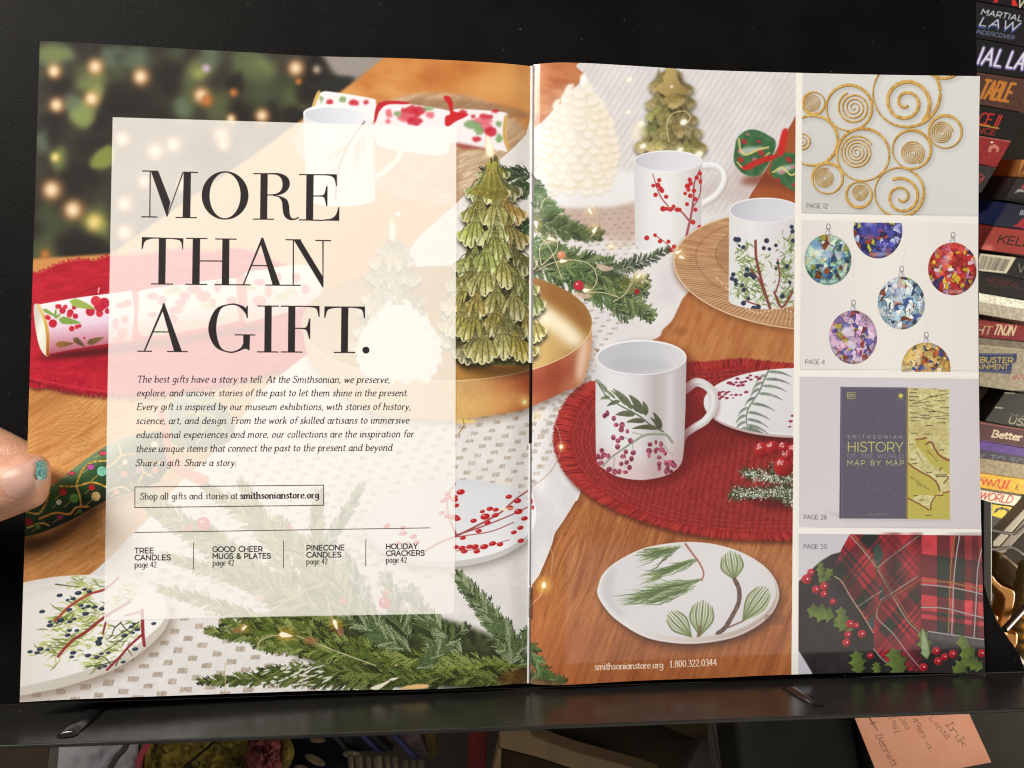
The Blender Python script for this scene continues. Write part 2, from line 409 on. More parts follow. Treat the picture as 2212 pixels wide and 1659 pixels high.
def pinecone_candle(c, cx, top, bot, hw, cols, seed, blur=0.0, rows=13):
    r = np.random.default_rng(seed); dk, md, lt = cols; H = bot - top
    prof = lambda s: hw * (.16 + .84 * math.sin(math.pi * .5 * min(1, s / .62)) ** .8) if s < .62 else hw * (1 - .34 * ((s - .62) / .38) ** 2)
    ys = np.linspace(0, 1, 40)
    c.fill([np.array([(cx - prof(s) * .9, top + H * s) for s in ys] + [(cx + prof(s) * .9, top + H * s) for s in ys[::-1]])], md, 1, blur)
    ph = H / rows
    for i in range(rows - 1, -1, -1):
        s = i / (rows - 1) * .95 + .01; y = top + H * s; h2 = prof(s); n = max(2, int(round(h2 * 2 / (ph * 1.35))))
        for k in r.permutation(n + 1):
            u = math.sin(((k + (.5 if i % 2 else 0)) / n * 2 - 1) * 1.5)
            if abs(u) > 1.04: continue
            x = cx + h2 * u * .96 + r.normal() * ph * .10; yy = y + (1 - u * u) * ph * .55 + r.normal() * ph * .12; w = ph * (.80 - .30 * abs(u)) * (1 + .1 * r.normal())
            P = sp(np.vstack([el(x + u * ph * .35, yy, w, ph * .62, u * .35, 8, -.2, math.pi + .2), [(x - w * .75, yy - ph * .75), (x + w * .75, yy - ph * .75)]]), True, 4)
            c.fill([P + np.array([0, ph * .30])], dk, .42, blur + 1.2)
            c.fill([P], ramp((x, yy - ph * .9), (x, yy + ph * .6), [md, lt]), .95, blur + .4)

def berries(c, pts, rgb, r0=5, ry=None, hl=True, jit=.15, seed=0, blur=0.0, edge=None, ang=0):
    r = np.random.default_rng(seed)
    P = []; Q = []
    for x, y in pts:
        s = r0 * (1 + jit * r.normal()); a = (s if ry is None else s * ry)
        P.append(el(x, y, s, a, ang, 14)); Q.append(el(x - s * .3, y - a * .3, s * .28, a * .22, n=8))
    if edge is not None: c.fill([el(*np.mean(p, 0), 0.1) if 0 else np.mean(p, 0) + (p - np.mean(p, 0)) * 1.18 for p in P], edge, .9, blur)
    c.fill(P, rgb, 1, blur)
    if hl: c.fill(Q, (255, 235, 230), .75, blur + .2)

def weave(c, o, u, v, iu, iv, w, h, colr, seed, clip=None, alpha=.8, ang=0, blur=.6, skip=0.0, scale=0.0):
    r = np.random.default_rng(seed); P = []
    for i in range(*iu):
        for j in range(*iv):
            if r.random() < skip: continue
            x = o[0] + u[0] * i + v[0] * j + r.normal() * .8; y = o[1] + u[1] * i + v[1] * j + r.normal() * .8
            k = 1 + scale * j
            ww = w * k * (1 + .08 * r.normal()); hh = h * k * (1 + .12 * r.normal())
            n = 5
            for q in range(n):
                xx = x - ww / 2 + ww * q / n
                P.append(np.array([(xx + .2 * r.normal(), y - hh / 2 + r.normal() * hh * .07 + ang * (xx - x)), (xx + ww / n * .85, y - hh / 2 + ang * (xx - x)),
                                   (xx + ww / n * .85 - hh * .25, y + hh / 2 + ang * (xx - x)), (xx - hh * .25, y + hh / 2 + r.normal() * hh * .07 + ang * (xx - x))]))
    c.fill(P, noisy(np.array(col(colr)) * .82, np.minimum(col(colr) * 1.18, 1), 5, seed), alpha, blur)

BLK = (36, 31, 32)
def ser(x0, x1, y, dy=0, t=2.3):
    return np.array([(x0, y - t / 2), (x1, y - t / 2 + dy), (x1, y + t / 2 + dy), (x0, y + t / 2)])
def quad(*p): return np.array(p, float)

def headline(c):
    P = []
    # M O R E
    P += [ser(307, 341, 369.3, .6), ser(395, 427.5, 372, .6), ser(305.5, 340, 468.2, .6), ser(379, 425.5, 469.8, .5)]
    P += [quad((323.6, 370), (325.8, 370), (324.6, 468), (322.4, 468)), quad((326, 369.5), (342, 369.8), (368, 437), (360.5, 468.5)),
          quad((360, 468), (394, 372.5), (396.5, 372.5), (361.8, 468)), quad((397, 372), (412.5, 372.3), (411, 469.8), (394.5, 469.5))]
    P += [el(486.2, 422.2, 50.4, 52.2, .02, 64), ('hole', el(486.2, 422.2, 33.5, 49.4, .02, 64))]
    P += [ser(547, 594, 375, .5), ser(546, 592, 473.2, .5), quad((563, 375), (578.3, 375.2), (577, 473.5), (561.8, 473.3))]
    P += [np.vstack([sp([(577, 374), (604, 374.5), (621, 383), (626, 398), (619, 413), (603, 421), (577, 422.5)], n=6),
                     sp([(577, 420.3), (596, 418.5), (607, 411), (610.5, 398), (607, 385), (597, 377.8), (577, 376.2)], n=6)])]
    P += [np.vstack([sp([(590, 421.5), (606, 424), (620, 432), (624.5, 446), (625.5, 460), (629, 470), (637, 472), (645, 468)], n=6),
                     sp([(645.5, 471), (636, 475.2), (624, 474.5), (614, 466), (610.5, 450), (609, 436), (602, 426), (590, 423.5)], n=6)])]
    P += [ser(646, 700, 377, .6), ser(645.3, 700, 474.8, 1.4), quad((662, 377), (677.5, 377.2), (676.3, 475), (661, 475))]
    P += [np.vstack([[(700, 376.2), (727.5, 376.6), (727.7, 402), (726, 402)], sp([(726, 402), (722, 386), (713, 380), (700, 378.6)], n=5)]),
          np.vstack([[(729.7, 447.5), (733, 447.5), (732.8, 477), (700, 476.5)], sp([(700, 474.2), (716, 472), (726, 463), (731, 447.5)], n=5)]),
          ser(676, 694, 423.2, .3), np.vstack([sp([(690, 422.3), (700, 419.5), (705, 402)], n=5), [(707.5, 402), (707.2, 445), (704.8, 445)], sp([(704.8, 445), (700, 427), (690, 424.6)], n=5)])]
    # T H A N
    P += [np.vstack([[(306.7, 512.2), (396, 514.8), (395.5, 539), (394, 539)], sp([(394, 539), (390, 521), (374, 516.5), (360, 516)], n=6), [(343, 515.4)], sp([(343, 515.4), (326, 516), (313, 522), (308, 538)], n=6), [(306, 538)]]),
          quad((343.3, 514), (358.5, 514.2), (357, 613.5), (342, 613.3)), ser(326, 373.5, 613.2, .6)]
    P += [quad((416.5, 515), (432.3, 515.2), (431, 614.5), (415, 614)), quad((480.5, 516), (495.5, 516), (494.7, 615), (479, 615)),
          ser(401.7, 448, 514.8, .6), ser(465, 511, 516.2, .5), ser(400, 447, 614, .6), ser(463.5, 541, 614.9, .5), ser(431, 481, 563.6, .4)]
    P += [quad((524.3, 615), (564.8, 514), (567.5, 519), (527, 615)), quad((564.5, 513.5), (568.5, 513.5), (605, 615.5), (589, 615.5), (562, 524)), ser(541, 583, 573.6, .5), ser(573, 650, 615.8, .6)]
    P += [ser(617, 650, 517.8, .4), quad((632.6, 518), (635, 518), (634.6, 616), (632.2, 616)), quad((634, 517.5), (648.8, 517.8), (698.6, 600), (698.3, 621), (696.8, 621)),
          quad((696.3, 520), (699, 520), (698.6, 620), (696.8, 620)), ser(681, 715, 519.4, .5)]
    # A GIFT.
    P += [quad((310, 759), (351.5, 660), (355, 664), (313, 759)), quad((352, 655), (355, 655), (393, 759.5), (376, 759), (349.5, 666)), ser(328, 365, 716.8, .3), ser(296.5, 328.5, 758.6, .3), ser(361, 405.5, 759.2, .3)]
    G = np.vstack([sp([(535, 686), (531, 666), (514, 657.5), (497, 656.3), (466, 668), (450, 709), (464, 748), (495, 762), (515, 759), (528, 753.5), (536, 755.5), (539, 757)], n=7),
                   [(540, 724), (525.5, 724), (525.5, 742)], sp([(525.5, 742), (518, 753), (498, 759.5), (476, 749), (467, 709), (476, 669), (498, 658.8), (516, 662.5), (530, 677), (533, 687)], n=7)])
    P += [G, quad((531.5, 664), (535.3, 659), (535.3, 687), (533, 687)), ser(507, 551.5, 723.3, .3)]
    P += [quad((572, 661), (587, 661), (586, 760), (571, 760)), ser(556, 602.5, 661, .4), ser(555, 601.5, 760, .4)]
    P += [quad((623, 661.5), (638, 661.7), (637, 760.3), (622, 760)), ser(606.5, 690, 661.5, .5), ser(606.5, 653.5, 760.2, .4),
          np.vstack([[(662, 660.9), (690.2, 661), (690.3, 685), (688.5, 685)], sp([(688.5, 685), (684, 668), (674, 664), (660, 663)], n=5)]),
          ser(637, 656, 709.2, .3), np.vstack([sp([(652, 708.3), (662, 706), (668, 688)], n=5), [(670.3, 688), (670, 732), (668, 732)], sp([(668, 732), (662, 714), (652, 710.6)], n=5)])]
    P += [quad((737.5, 662.5), (752.5, 662.5), (751.3, 761), (736.5, 761)), ser(721, 767.5, 761.2, .3),
          np.vstack([[(701, 662), (788.3, 662.3), (788.5, 687.5), (786.5, 687.5)], sp([(786.5, 687.5), (782, 670), (768, 665.5), (752, 664.6)], n=6), [(738, 664.6)], sp([(738, 664.6), (722, 665.5), (708, 670), (702.5, 687)], n=6), [(700.5, 687)]]),
          el(790.5, 756.4, 7.6, 7.4)]
    c.fill(P, BLK, .97, .25)

def wood_grain(c, poly, ang, cols, seed, s=7, stretch=14, lines=0, dark=(120, 60, 20), knots=()):
    """long-grained board: broad tone bands, fine pores along the grain, bent round the knots"""
    poly = np.asarray(poly, float)
    c.setclip([poly]); c0, c1 = col(cols[0]), col(cols[1]); ca, sa = math.cos(ang), math.sin(ang)
    def f(X, Y):
        u = X * ca + Y * sa; v = -X * sa + Y * ca
        for kx, ky, kr, ka in knots:
            du = (kx * ca + ky * sa) - u; dv = v - (-kx * sa + ky * ca)
            v = v + ka * np.exp(-(du / (kr * 2.2)) ** 2 - (dv / kr) ** 2) * np.sign(dv) * -1.0
        v = v + 5 * (fbm(u / 9, v / 3, 22, seed + 5, 2) - .5) * 2
        broad = fbm(u / 16, v, s * 3.2, seed, 3); mid = fbm(u / 14, v, s * .8, seed + 1, 3); fine = vnoise(u / 11, v, 1.9, seed + 2); pore = vnoise(u / 6, v, 1.25, seed + 3)
        t = np.clip((.45 * broad + .38 * mid + .17 * fine - .5) * 2.5 + .5, 0, 1)[..., None]
        o = c0 + (c1 - c0) * t
        o = o * (1 - .20 * np.clip((pore - .70) * 4, 0, 1) * (vnoise(u / 20, v, 6, seed + 7) > .4))[..., None]
        return o * (.95 + .10 * vnoise(X, Y, 1.3, seed + 9))[..., None]
    c.fill([poly], f, 1)
    x0, y0 = poly.min(0); x1, y1 = poly.max(0); r = np.random.default_rng(seed); P = []
    for _ in range(lines):
        P.append(needles((r.uniform(x0, x1), r.uniform(y0, y1)), ang + .07 * r.normal(), r.uniform(8, 30), r.uniform(.6, 1.4), .03 * r.normal()))
    if P: c.fill(P, dark, .26, .35)
    c.setclip(None)

def paint_left(c):
    r = np.random.default_rng(5)
    page = quad((84, 86), (400, 100), (800, 118), (1100, 130), (1150, 145), (1146, 1485), (1000, 1495), (40, 1524), (50, 1100), (62, 700))
    # --- out-of-focus tree
    c.fill([page], noisy((28, 24, 22), (62, 58, 48), 70, 4, o=3), 1)
    gre = [(70, 78, 52), (88, 96, 60), (120, 130, 76), (96, 112, 88), (58, 66, 44)]
    blobs = [(120, 120, 38, 3), (110, 118, 30, 2), (145, 118, 22, 2), (190, 170, 40, 1), (200, 185, 34, 2), (178, 255, 30, 2), (172, 235, 26, 2), (160, 225, 26, 3), (128, 340, 26, 2), (220, 340, 26, 2), (228, 345, 20, 2),
             (420, 150, 30, 2), (405, 190, 30, 1), (400, 225, 34, 1), (390, 235, 26, 3), (540, 145, 40, 3), (560, 150, 36, 2), (530, 130, 36, 1), (480, 235, 40, 1), (560, 205, 50, 0), (600, 215, 40, 0), (330, 150, 40, 0), (290, 130, 34, 3), (250, 150, 30, 0),
             (620, 190, 40, 4), (640, 215, 30, 1), (110, 480, 40, 0), (210, 470, 40, 1), (225, 500, 26, 2), (100, 560, 40, 1), (150, 480, 24, 4), (85, 160, 20, 0), (85, 300, 26, 3), (240, 120, 26, 3), (450, 120, 30, 3), (380, 120, 26, 0)]
    for x, y, s, k in blobs:
        p = el(x, y, s, s * .7, r.uniform(0, 3), 9); p = p + r.normal(0, s * .18, p.shape)
        c.fill([sp(p, True, 4)], gre[k], .8, s * .26)
    for x, y, s in [(340, 170, 40), (370, 165, 36), (250, 215, 40), (330, 240, 46), (130, 190, 18), (120, 270, 30), (190, 310, 34), (180, 370, 40), (150, 400, 36), (200, 540, 46), (160, 530, 36), (510, 180, 24), (520, 240, 34), (95, 265, 22), (215, 265, 20), (660, 190, 30), (690, 180, 24), (580, 245, 30), (640, 245, 24)]:
        c.fill([sp(el(x, y, s, s * .75, r.uniform(0, 3), 8) + r.normal(0, s * .2, (8, 2)), True, 4)], (30, 26, 24), .8, s * .25)
    c.fill([sp([(150, 250), (175, 275), (200, 262), (212, 225), (225, 190), (205, 180), (185, 215), (165, 235)], True)], (138, 150, 84), .75, 6)
    c.fill([sp([(196, 360), (205, 335), (230, 315), (244, 318), (244, 350), (222, 362)], True)], (128, 138, 62), .9, 4)
    for x, y, q, k in [(118, 154, 15, 0), (207, 144, 16, 0), (305, 166, 17, 0), (123, 227, 15, 0), (199, 213, 15, 0), (436, 206, 16, 0), (113, 410, 20, 0), (159, 453, 20, 0), (205, 480, 19, 1), (640, 147, 16, 0), (567, 250, 14, 0), (120, 340, 10, 1), (98, 550, 11, 2), (645, 176, 7, 2), (505, 200, 9, 2), (265, 300, 14, 0), (337, 327, 16, 0), (376, 312, 15, 0), (480, 292, 16, 0), (484, 312, 12, 0), (270, 440, 15, 0), (270, 502, 16, 0), (312, 392, 12, 0), (395, 400, 12, 0), (448, 218, 12, 2), (500, 257, 10, 0), (685, 150, 10, 3)]:
        bokeh(c, x, y, q, [(252, 228, 190), (240, 214, 140), (196, 116, 50), (180, 160, 140)][k], [(214, 148, 86), (190, 170, 70), (150, 92, 44), (120, 105, 90)][k])
    c.fill([el(445, 148, 9)], (206, 176, 206), .9, 4); c.fill([el(430, 160, 12)], (190, 190, 80), .5, 6)
    c.fill([sp([(690, 112), (850, 120), (850, 128), (775, 172), (735, 168), (715, 150)], False)], (158, 148, 140), .95, 5)
    c.fill([sp([(660, 188), (690, 172), (720, 165), (765, 168), (740, 196), (700, 200)], True)], (40, 40, 36), .9, 4)
    # --- table
    table = quad((846, 100), (1160, 100), (1160, 700), (1160, 1490), (36, 1530), (60, 560), (240, 548), (407, 431), (555, 331), (650, 260), (735, 200), (778, 168), (842, 122))
    c.fill([table], lin((800, 200), (206, 142, 78), (120, 1200), (200, 136, 76)), 1, 2.5)
    tr = quad((846, 110), (1160, 125), (1160, 330), (620, 330), (735, 201), (778, 168))
    c.fill([tr], noisy((190, 112, 52), (216, 152, 86), 40, 8, .3, 1.6, 3), 1, 3)
    c.fill([sp([(985, 180), (1080, 145), (1160, 140), (1160, 250), (1060, 215), (980, 205)], True)], (222, 164, 96), .6, 12)
    c.fill([sp([(1000, 130), (1090, 128), (1020, 150), (930, 180), (880, 190), (900, 160)], True)], (178, 98, 40), .4, 10)
    # lower left boards
    bl = quad((66, 820), (250, 820), (620, 760), (660, 790), (600, 830), (500, 900), (400, 1010), (300, 1130), (185, 1245), (45, 1270), (52, 1100))
    wood_grain(c, bl, -.55, ((190, 124, 62), (228, 172, 106)), 21, 8, 10, 260, (140, 80, 34), ((118, 905, 40, 26), (150, 890, 26, 14)))
    for i in range(9):
        y = 905 + i * 5
        c.fill(st(sp([(60, y + 14 - i * 2), (110, y - 14 + i), (168, y - 30 + i * 4), (200, y - 34 + i * 7), (160, y - 8 + i * 5), (128, y + 16), (80, y + 34)]), 2.2), (158, 92, 42), .28, 1)
    c.fill([sp([(62, 870), (120, 845), (170, 855), (130, 880), (90, 900), (60, 905)], True)], (150, 84, 38), .35, 8)
    wood_grain(c, quad((50, 1160), (230, 1070), (330, 1050), (300, 1130), (186, 1246), (46, 1272)), -.55, ((178, 112, 56), (214, 152, 90)), 29, 6, 12, 170, (110, 58, 24))
    # wooden coaster and crackers at the top
    c.fill([el(950, 320, 200, 120, .05, 40)], noisy((172, 138, 106), (212, 186, 156), 6, 31, -.5, 6), .85, 3)
    for k in range(60):
        t = r.uniform(0, 2 * math.pi); a, b = el(960, 312, 120, 60, 0, 1, t, t)[0], el(960, 312, 190, 112, 0, 1, t, t)[0]
        c.fill(st([a, b], 1.6), (140, 108, 82), .25, 1.5)
    c.fill([sp([(880, 220), (960, 214), (1060, 222), (1130, 240), (1130, 256), (1000, 238), (880, 240)], True)], (150, 112, 80), .7, 3)
    c.fill([quad((990, 330), (1120, 320), (1140, 400), (990, 420))], noisy((176, 146, 112), (236, 214, 186), 4, 33, -.4, 5), .85, 3)
    # red floral cracker
    c.fill([sp([(675, 236), (682, 208), (695, 199), (715, 198), (800, 212), (812, 222), (806, 262), (760, 270), (690, 262)], True)], (246, 238, 236), 1, 1)
    c.fill([sp([(684, 200), (692, 199), (678, 234), (672, 238)], True)], (214, 170, 84), .9, 1)
    c.fill([sp([(812, 240), (820, 224), (838, 219), (965, 238), (972, 255), (966, 330), (900, 330), (815, 310)], True)], (246, 236, 236), 1, 1)
    c.fill([sp([(968, 262), (978, 238), (1010, 236), (1085, 242), (1096, 252), (1094, 290), (1098, 326), (1085, 326), (985, 310), (970, 300)], True)], (244, 236, 234), 1, 1)
    c.fill([sp([(1090, 250), (1097, 256), (1094, 290), (1101, 326), (1094, 322), (1086, 290)], True)], (206, 160, 80), .9, .8)
    c.fill([sp([(985, 308), (1040, 318), (1090, 326), (1060, 322), (1000, 322)], True)], (150, 60, 60), .7, 2)
    red = (196, 30, 46); pk = (224, 104, 116); gr = (122, 158, 98)
    for x, y, a, b, k in [(712, 220, 7, 6, 0), (764, 222, 11, 6, 0), (740, 214, 8, 8, 2), (694, 214, 5, 8, 2), (790, 221, 6, 5, 0), (840, 245, 7, 9, 1), (885, 245, 22, 13, 0), (905, 238, 14, 9, 0), (878, 254, 20, 10, 1), (896, 262, 16, 9, 0), (858, 246, 8, 6, 2),
                          (925, 235, 14, 4, 2), (930, 248, 9, 7, 1), (838, 262, 6, 5, 1), (1050, 252, 16, 7, 0), (1040, 262, 22, 8, 1), (1052, 276, 16, 12, 1), (1060, 284, 12, 10, 0), (1020, 268, 18, 9, 2), (1034, 282, 10, 10, 2), (1078, 268, 6, 9, 2), (1030, 300, 10, 6, 0), (1078, 298, 8, 9, 2), (1000, 242, 10, 5, 0), (1070, 240, 8, 4, 0), (1022, 252, 5, 4, 0)]:
        p = el(x, y, a, b, 0, 10); p += r.normal(0, .16 * b, p.shape); c.fill([sp(p, True, 4)], (red, pk, gr)[k], .85, 1.2)
    c.fill([sp([(813, 230), (830, 218), (880, 220), (878, 225), (838, 226), (820, 240), (812, 262), (808, 262)], True)], (190, 30, 38), .95, 1)
    c.fill([sp([(958, 210), (970, 208), (978, 222), (980, 240), (1010, 246), (1006, 252), (985, 262), (970, 272), (962, 270), (962, 252), (972, 246), (968, 226)], True)], (204, 30, 34), .95, 1)
    # white mug at the top (with faint twig)
    c.fill([el(686, 302, 50, 52, 0, 30)], (214, 186, 170), .8, 3)
    c.fill([np.vstack([el(731, 251, 76, 22, .06, 20, math.pi, 0)[::-1], [(806, 260), (811, 430)], el(737, 430, 74, 16, 0, 12, 0, math.pi), [(663, 432), (655, 250)]])], ramp((655, 0), (812, 0), [(226, 224, 224), (248, 246, 244), (246, 244, 240), (232, 226, 220)]), 1, .8)
    c.fill([el(731, 251, 75, 20, .06, 40)], ramp((660, 0), (800, 0), [(204, 208, 214), (222, 224, 228), (238, 238, 238)]), 1, .8)
    c.fill([el(731, 249, 76.5, 23, .06, 40), ('hole', el(731, 252, 73, 19.5, .06, 40))], (247, 244, 242), .9, .4)
    c.fill(st(sp([(788, 262), (760, 300), (738, 345), (728, 392), (725, 430)]), 3, 4), (120, 70, 66), .8, 1)
    for a, b, w in [((752, 315), (700, 350), 12), ((775, 300), (765, 375), 14), ((780, 285), (790, 340), 8), ((735, 350), (700, 390), 10)]: c.fill([leaf(a, b, w)], (150, 150, 120), .6, 1.2)
    c.fill(st(sp([(812, 290), (840, 280), (868, 300), (860, 340), (830, 370), (812, 380)]), 11), (250, 246, 240), .8, 1.2)
    # --- left red placemat
    mat = sp([(58, 602), (90, 588), (130, 570), (175, 562), (205, 564), (240, 553), (300, 552), (350, 545), (400, 538), (450, 545), (520, 538), (600, 565), (660, 610), (700, 680), (690, 740), (640, 790), (560, 815), (470, 836), (340, 856), (235, 856), (160, 848), (110, 838), (56, 825), (40, 700)], True)
    fr = []
    for i in range(0, len(mat)):
        x, y = mat[i]; a = math.atan2(y - 690, (x - 380) * .45)
        fr.append(needles((x, y), a + .4 * r.normal(), r.uniform(4, 11), 4))
    c.fill(fr, (176, 22, 42), .9, .8)
    c.fill([mat + np.array([2, 7])], (70, 22, 18), .6, 4)
    c.fill([mat], noisy((168, 18, 38), (198, 34, 52), 10, 41, -.15, 3), 1, .8)
    for k in range(9):
        q = .93 - k * .06
        c.fill(st(el(390, 745, 330 * q, 172 * q, -.02, 50, math.pi * 1.02, math.pi * 1.55), 2.0), (120, 14, 32), .5, .9)
    P = [el(r.uniform(62, 560), r.uniform(790, 845), r.uniform(.7, 1.6), n=6) for _ in range(700)]
    c.setclip([mat]); c.fill(P[:350], (236, 90, 104), .5, .3); c.fill(P[350:], (140, 12, 34), .5, .3)
    c.fill(st(sp([(60, 815), (120, 828), (235, 846), (340, 846), (470, 826)]), 2), (226, 80, 90), .5, .6)
    c.setclip(None)
    fr = []
    for i in range(330):
        x = r.uniform(60, 600); y = np.interp(x, [60, 110, 160, 235, 340, 470, 560, 640], [824, 838, 848, 855, 855, 836, 815, 790]); fr.append(needles((x, y - 6), 1.5 + .4 * r.normal(), r.uniform(6, 14), 2))
    c.fill(fr, (112, 16, 28), .7, .6)
    # red floral cracker on the mat
    c.fill([sp([(92, 768), (240, 747), (420, 725), (560, 700), (560, 712), (240, 765), (110, 775)], True)], (40, 6, 10), .75, 5)
    c.fill([sp([(292, 634), (400, 614), (512, 602), (522, 640), (520, 690), (420, 712), (312, 726), (296, 690)], True)], ramp((400, 610), (410, 720), [(252, 246, 240), (238, 214, 208), (196, 120, 100)]), 1, 1)
    c.fill([sp([(524, 598), (575, 582), (650, 572), (690, 590), (690, 640), (640, 668), (560, 690), (526, 690)], True)], ramp((580, 580), (590, 690), [(252, 246, 240), (240, 214, 208), (206, 150, 130)]), 1, 1)
    c.fill([sp([(286, 632), (300, 640), (296, 700), (290, 725), (284, 700)], True)], (206, 60, 66), .9, 1)
    c.fill([sp([(512, 604), (530, 596), (534, 650), (526, 690), (516, 690), (512, 640)], True)], (206, 66, 70), .9, 1)
    c.fill([np.vstack([[(82, 658)], sp([(82, 658), (160, 644), (236, 634), (284, 628)], n=6), sp([(284, 628), (290, 680), (284, 736)], n=5), sp([(284, 736), (236, 742), (160, 754), (100, 766)], n=6)])],
           ramp((160, 640), (172, 760), [(250, 240, 238), (240, 222, 228), (232, 206, 220), (206, 150, 164), (170, 84, 96)]), 1, .5)
    c.fill([sp([(73, 661), (84, 660), (98, 690), (107, 730), (106, 765), (98, 768), (85, 748), (76, 705)], True)], ramp((76, 700), (106, 710), [(208, 204, 190), (240, 236, 220), (226, 222, 200)]), 1, .5)
    c.fill(st(sp([(82, 659), (96, 688), (103, 725), (103, 766)]), [5, 7, 8, 9] if 0 else 7), ramp((90, 660), (100, 766), [(224, 196, 130), (206, 160, 70), (158, 76, 30)]), 1, .4)
    berr = [(102, 685), (114, 699), (115, 698), (105, 687), (135, 671), (128, 662), (141, 663), (152, 675), (160, 664), (150, 680), (163, 683), (195, 673), (215, 677), (215, 662), (225, 655), (207, 650), (232, 672), (155, 710), (166, 706), (172, 704), (182, 730), (124, 662)]
    for i, (x, y) in enumerate(berr): c.fill([el(x, y, [5, 9, 8, 5, 7, 5, 5, 7, 5, 6, 6, 10, 8, 12, 12, 11, 6, 6, 5, 4, 2.6, 5][i], n=14)], (190, 28, 52) if i % 3 else (206, 44, 60), .95, .5)
    c.fill([leaf((150, 650), (208, 668), 18), leaf((160, 652), (195, 660), 14)], (150, 172, 72), .95, .6)
    c.fill([leaf((126, 690), (176, 698), 16), leaf((92, 667), (124, 686), 8), leaf((118, 686), (122, 664), 6), leaf((118, 688), (134, 676), 6)], (124, 156, 64), .95, .6)
    c.fill([leaf((119, 745), (160, 742), 14), leaf((158, 730), (185, 750), 12), leaf((188, 742), (226, 728), 13)], ramp((120, 0), (226, 0), [(150, 100, 40), (84, 62, 34), (110, 90, 40)]), .9, 1)
    for cx, cy in [(400, 640), (420, 625), (390, 655), (350, 650), (440, 640), (380, 670), (330, 640), (470, 620), (460, 655), (370, 690), (500, 650), (330, 680), (560, 610), (600, 600), (640, 600), (580, 630), (660, 625), (560, 650), (260, 660), (270, 690), (250, 700), (275, 655), (265, 720), (258, 735)]:
        c.fill([el(cx, cy, r.uniform(7, 16), r.uniform(6, 13), n=12)], (200, 60, 66), .8, 1)
    for cx, cy in [(370, 630), (450, 660), (345, 715), (420, 700), (610, 640), (540, 620), (380, 625), (470, 690), (630, 630)]:
        c.fill([el(cx, cy, 16, 8, r.uniform(-.6, .6), 12)], (140, 160, 90), .7, 1)
    c.fill(st([(212, 632), (214, 622)], 3), (250, 200, 205), .9, .6)
    # --- table runner (cloth)
    cloth = sp([(1165, 272), (1136, 292), (1106, 322), (1050, 372), (985, 440), (905, 512), (872, 558), (760, 700), (655, 772), (612, 806), (560, 850), (520, 905), (450, 990), (400, 1030), (345, 1095), (290, 1150), (228, 1212), (180, 1250), (40, 1330), (36, 1530), (1165, 1490)], True, 5)
    c.fill([cloth + np.array([-3, 4])], (110, 70, 40), .3, 4)
    c.fill([cloth], noisy((229, 224, 218), (241, 236, 230), 30, 51), 1, .7)
    c.fill([cloth], noisy((206, 198, 190), (240, 236, 230), 2.2, 52, .3, 2), .25)
    c.setclip([cloth])
    weave(c, (321, 1483), (52.5, -9), (22, -26), (-6, 10), (-3, 12), 21, 11, (168, 148, 128), 53, alpha=.8, scale=-.015)
    weave(c, (994, 989.5), (38, -6), (11, -18), (-14, 8), (-12, 7), 15, 8, (182, 166, 148), 54, alpha=.8, ang=-.05)
    c.fill([quad((985, 300), (1160, 270), (1160, 600), (985, 600))], noisy((226, 220, 212), (240, 236, 230), 8, 59), .6, 4)
    c.setclip(None)
    # evergreen behind the tray
    cypress(c, (1150, 380), (1040, 372), 26, ((40, 52, 34), (62, 78, 50), (96, 110, 84)), 61, .9, 3.4)
    cypress(c, (1160, 400), (1050, 430), 30, ((40, 52, 34), (58, 74, 44), (90, 106, 76)), 62, .9, 3.4)
    cypress(c, (1165, 470), (1105, 520), 26, ((40, 60, 34), (62, 88, 50), (90, 120, 76)), 63, .9, 3.4)
    # --- brass tray
    tray(c, 0)
    # second tree, white pinecone, partly hidden third tree (under the text panel)
    candle_tree(c, 848, 522, 775, 86, ((120, 116, 84), (166, 164, 128), (200, 200, 168), (232, 232, 206)), 71, 7, .6)
    c.fill([leaf((848, 522), (846, 468), 14)], (255, 248, 226), 1, 1.2); c.fill([el(860, 462, 5)], (255, 252, 240), 1, 1)
    candle_tree(c, 1020, 560, 756, 80, ((120, 116, 80), (160, 158, 116), (196, 196, 158), (226, 226, 196)), 72, 7, .6)
    pinecone_candle(c, 860, 660, 818, 82, ((236, 226, 204), (246, 240, 226), (254, 251, 244)), 73, .2, 9)
    c.fill([el(860, 800, 80, 24)], (250, 246, 236), .8, 2)
    # --- main tree candle
    c.fill([sp([(985, 752), (1060, 785), (1150, 780), (1178, 750), (1165, 800), (1080, 815), (1000, 800)], True)], (60, 34, 12), .7, 8)
    def prof(s):
        return float(np.interp(s, [0, .06, .12, .16, .22, .31, .42, .51, .67, .8, .9, .97, 1], [6, 10, 20, 36, 41, 51, 63, 77, 92, 101, 105, 98, 84]))
    candle_tree(c, 1066, 350, 788, 100, ((74, 70, 36), (156, 150, 88), (210, 204, 146), (242, 237, 196)), 77, 9, 0, True, prof)
    c.fill([sp([(1051, 352), (1072, 350), (1076, 380), (1098, 416), (1090, 424), (1068, 432), (1040, 424), (1010, 416), (1040, 395), (1050, 372)], True)], ramp((1040, 350), (1090, 425), [(176, 168, 84), (140, 130, 60), (120, 110, 52)], .5, 5, 3), 1, .3)
    rb = []
    for k in range(-4, 5): rb.append(needles((1062 + k * 9, 420 - abs(k) * 2), math.atan2(356 - 420, -k * 7.5), 62, 1.8))
    c.fill(rb[::2], (90, 84, 34), .6, .3); c.fill(rb[1::2], (208, 200, 134), .5, .3)
    c.fill(st([(1062, 352), (1059, 338)], 2), (40, 30, 26), .9, .4)
    c.fill([leaf((1060, 342), (1052, 290), 19)], (255, 214, 130), .7, 2.5); c.fill([leaf((1060, 340), (1053, 292), 15)], (255, 246, 220), 1, .8)
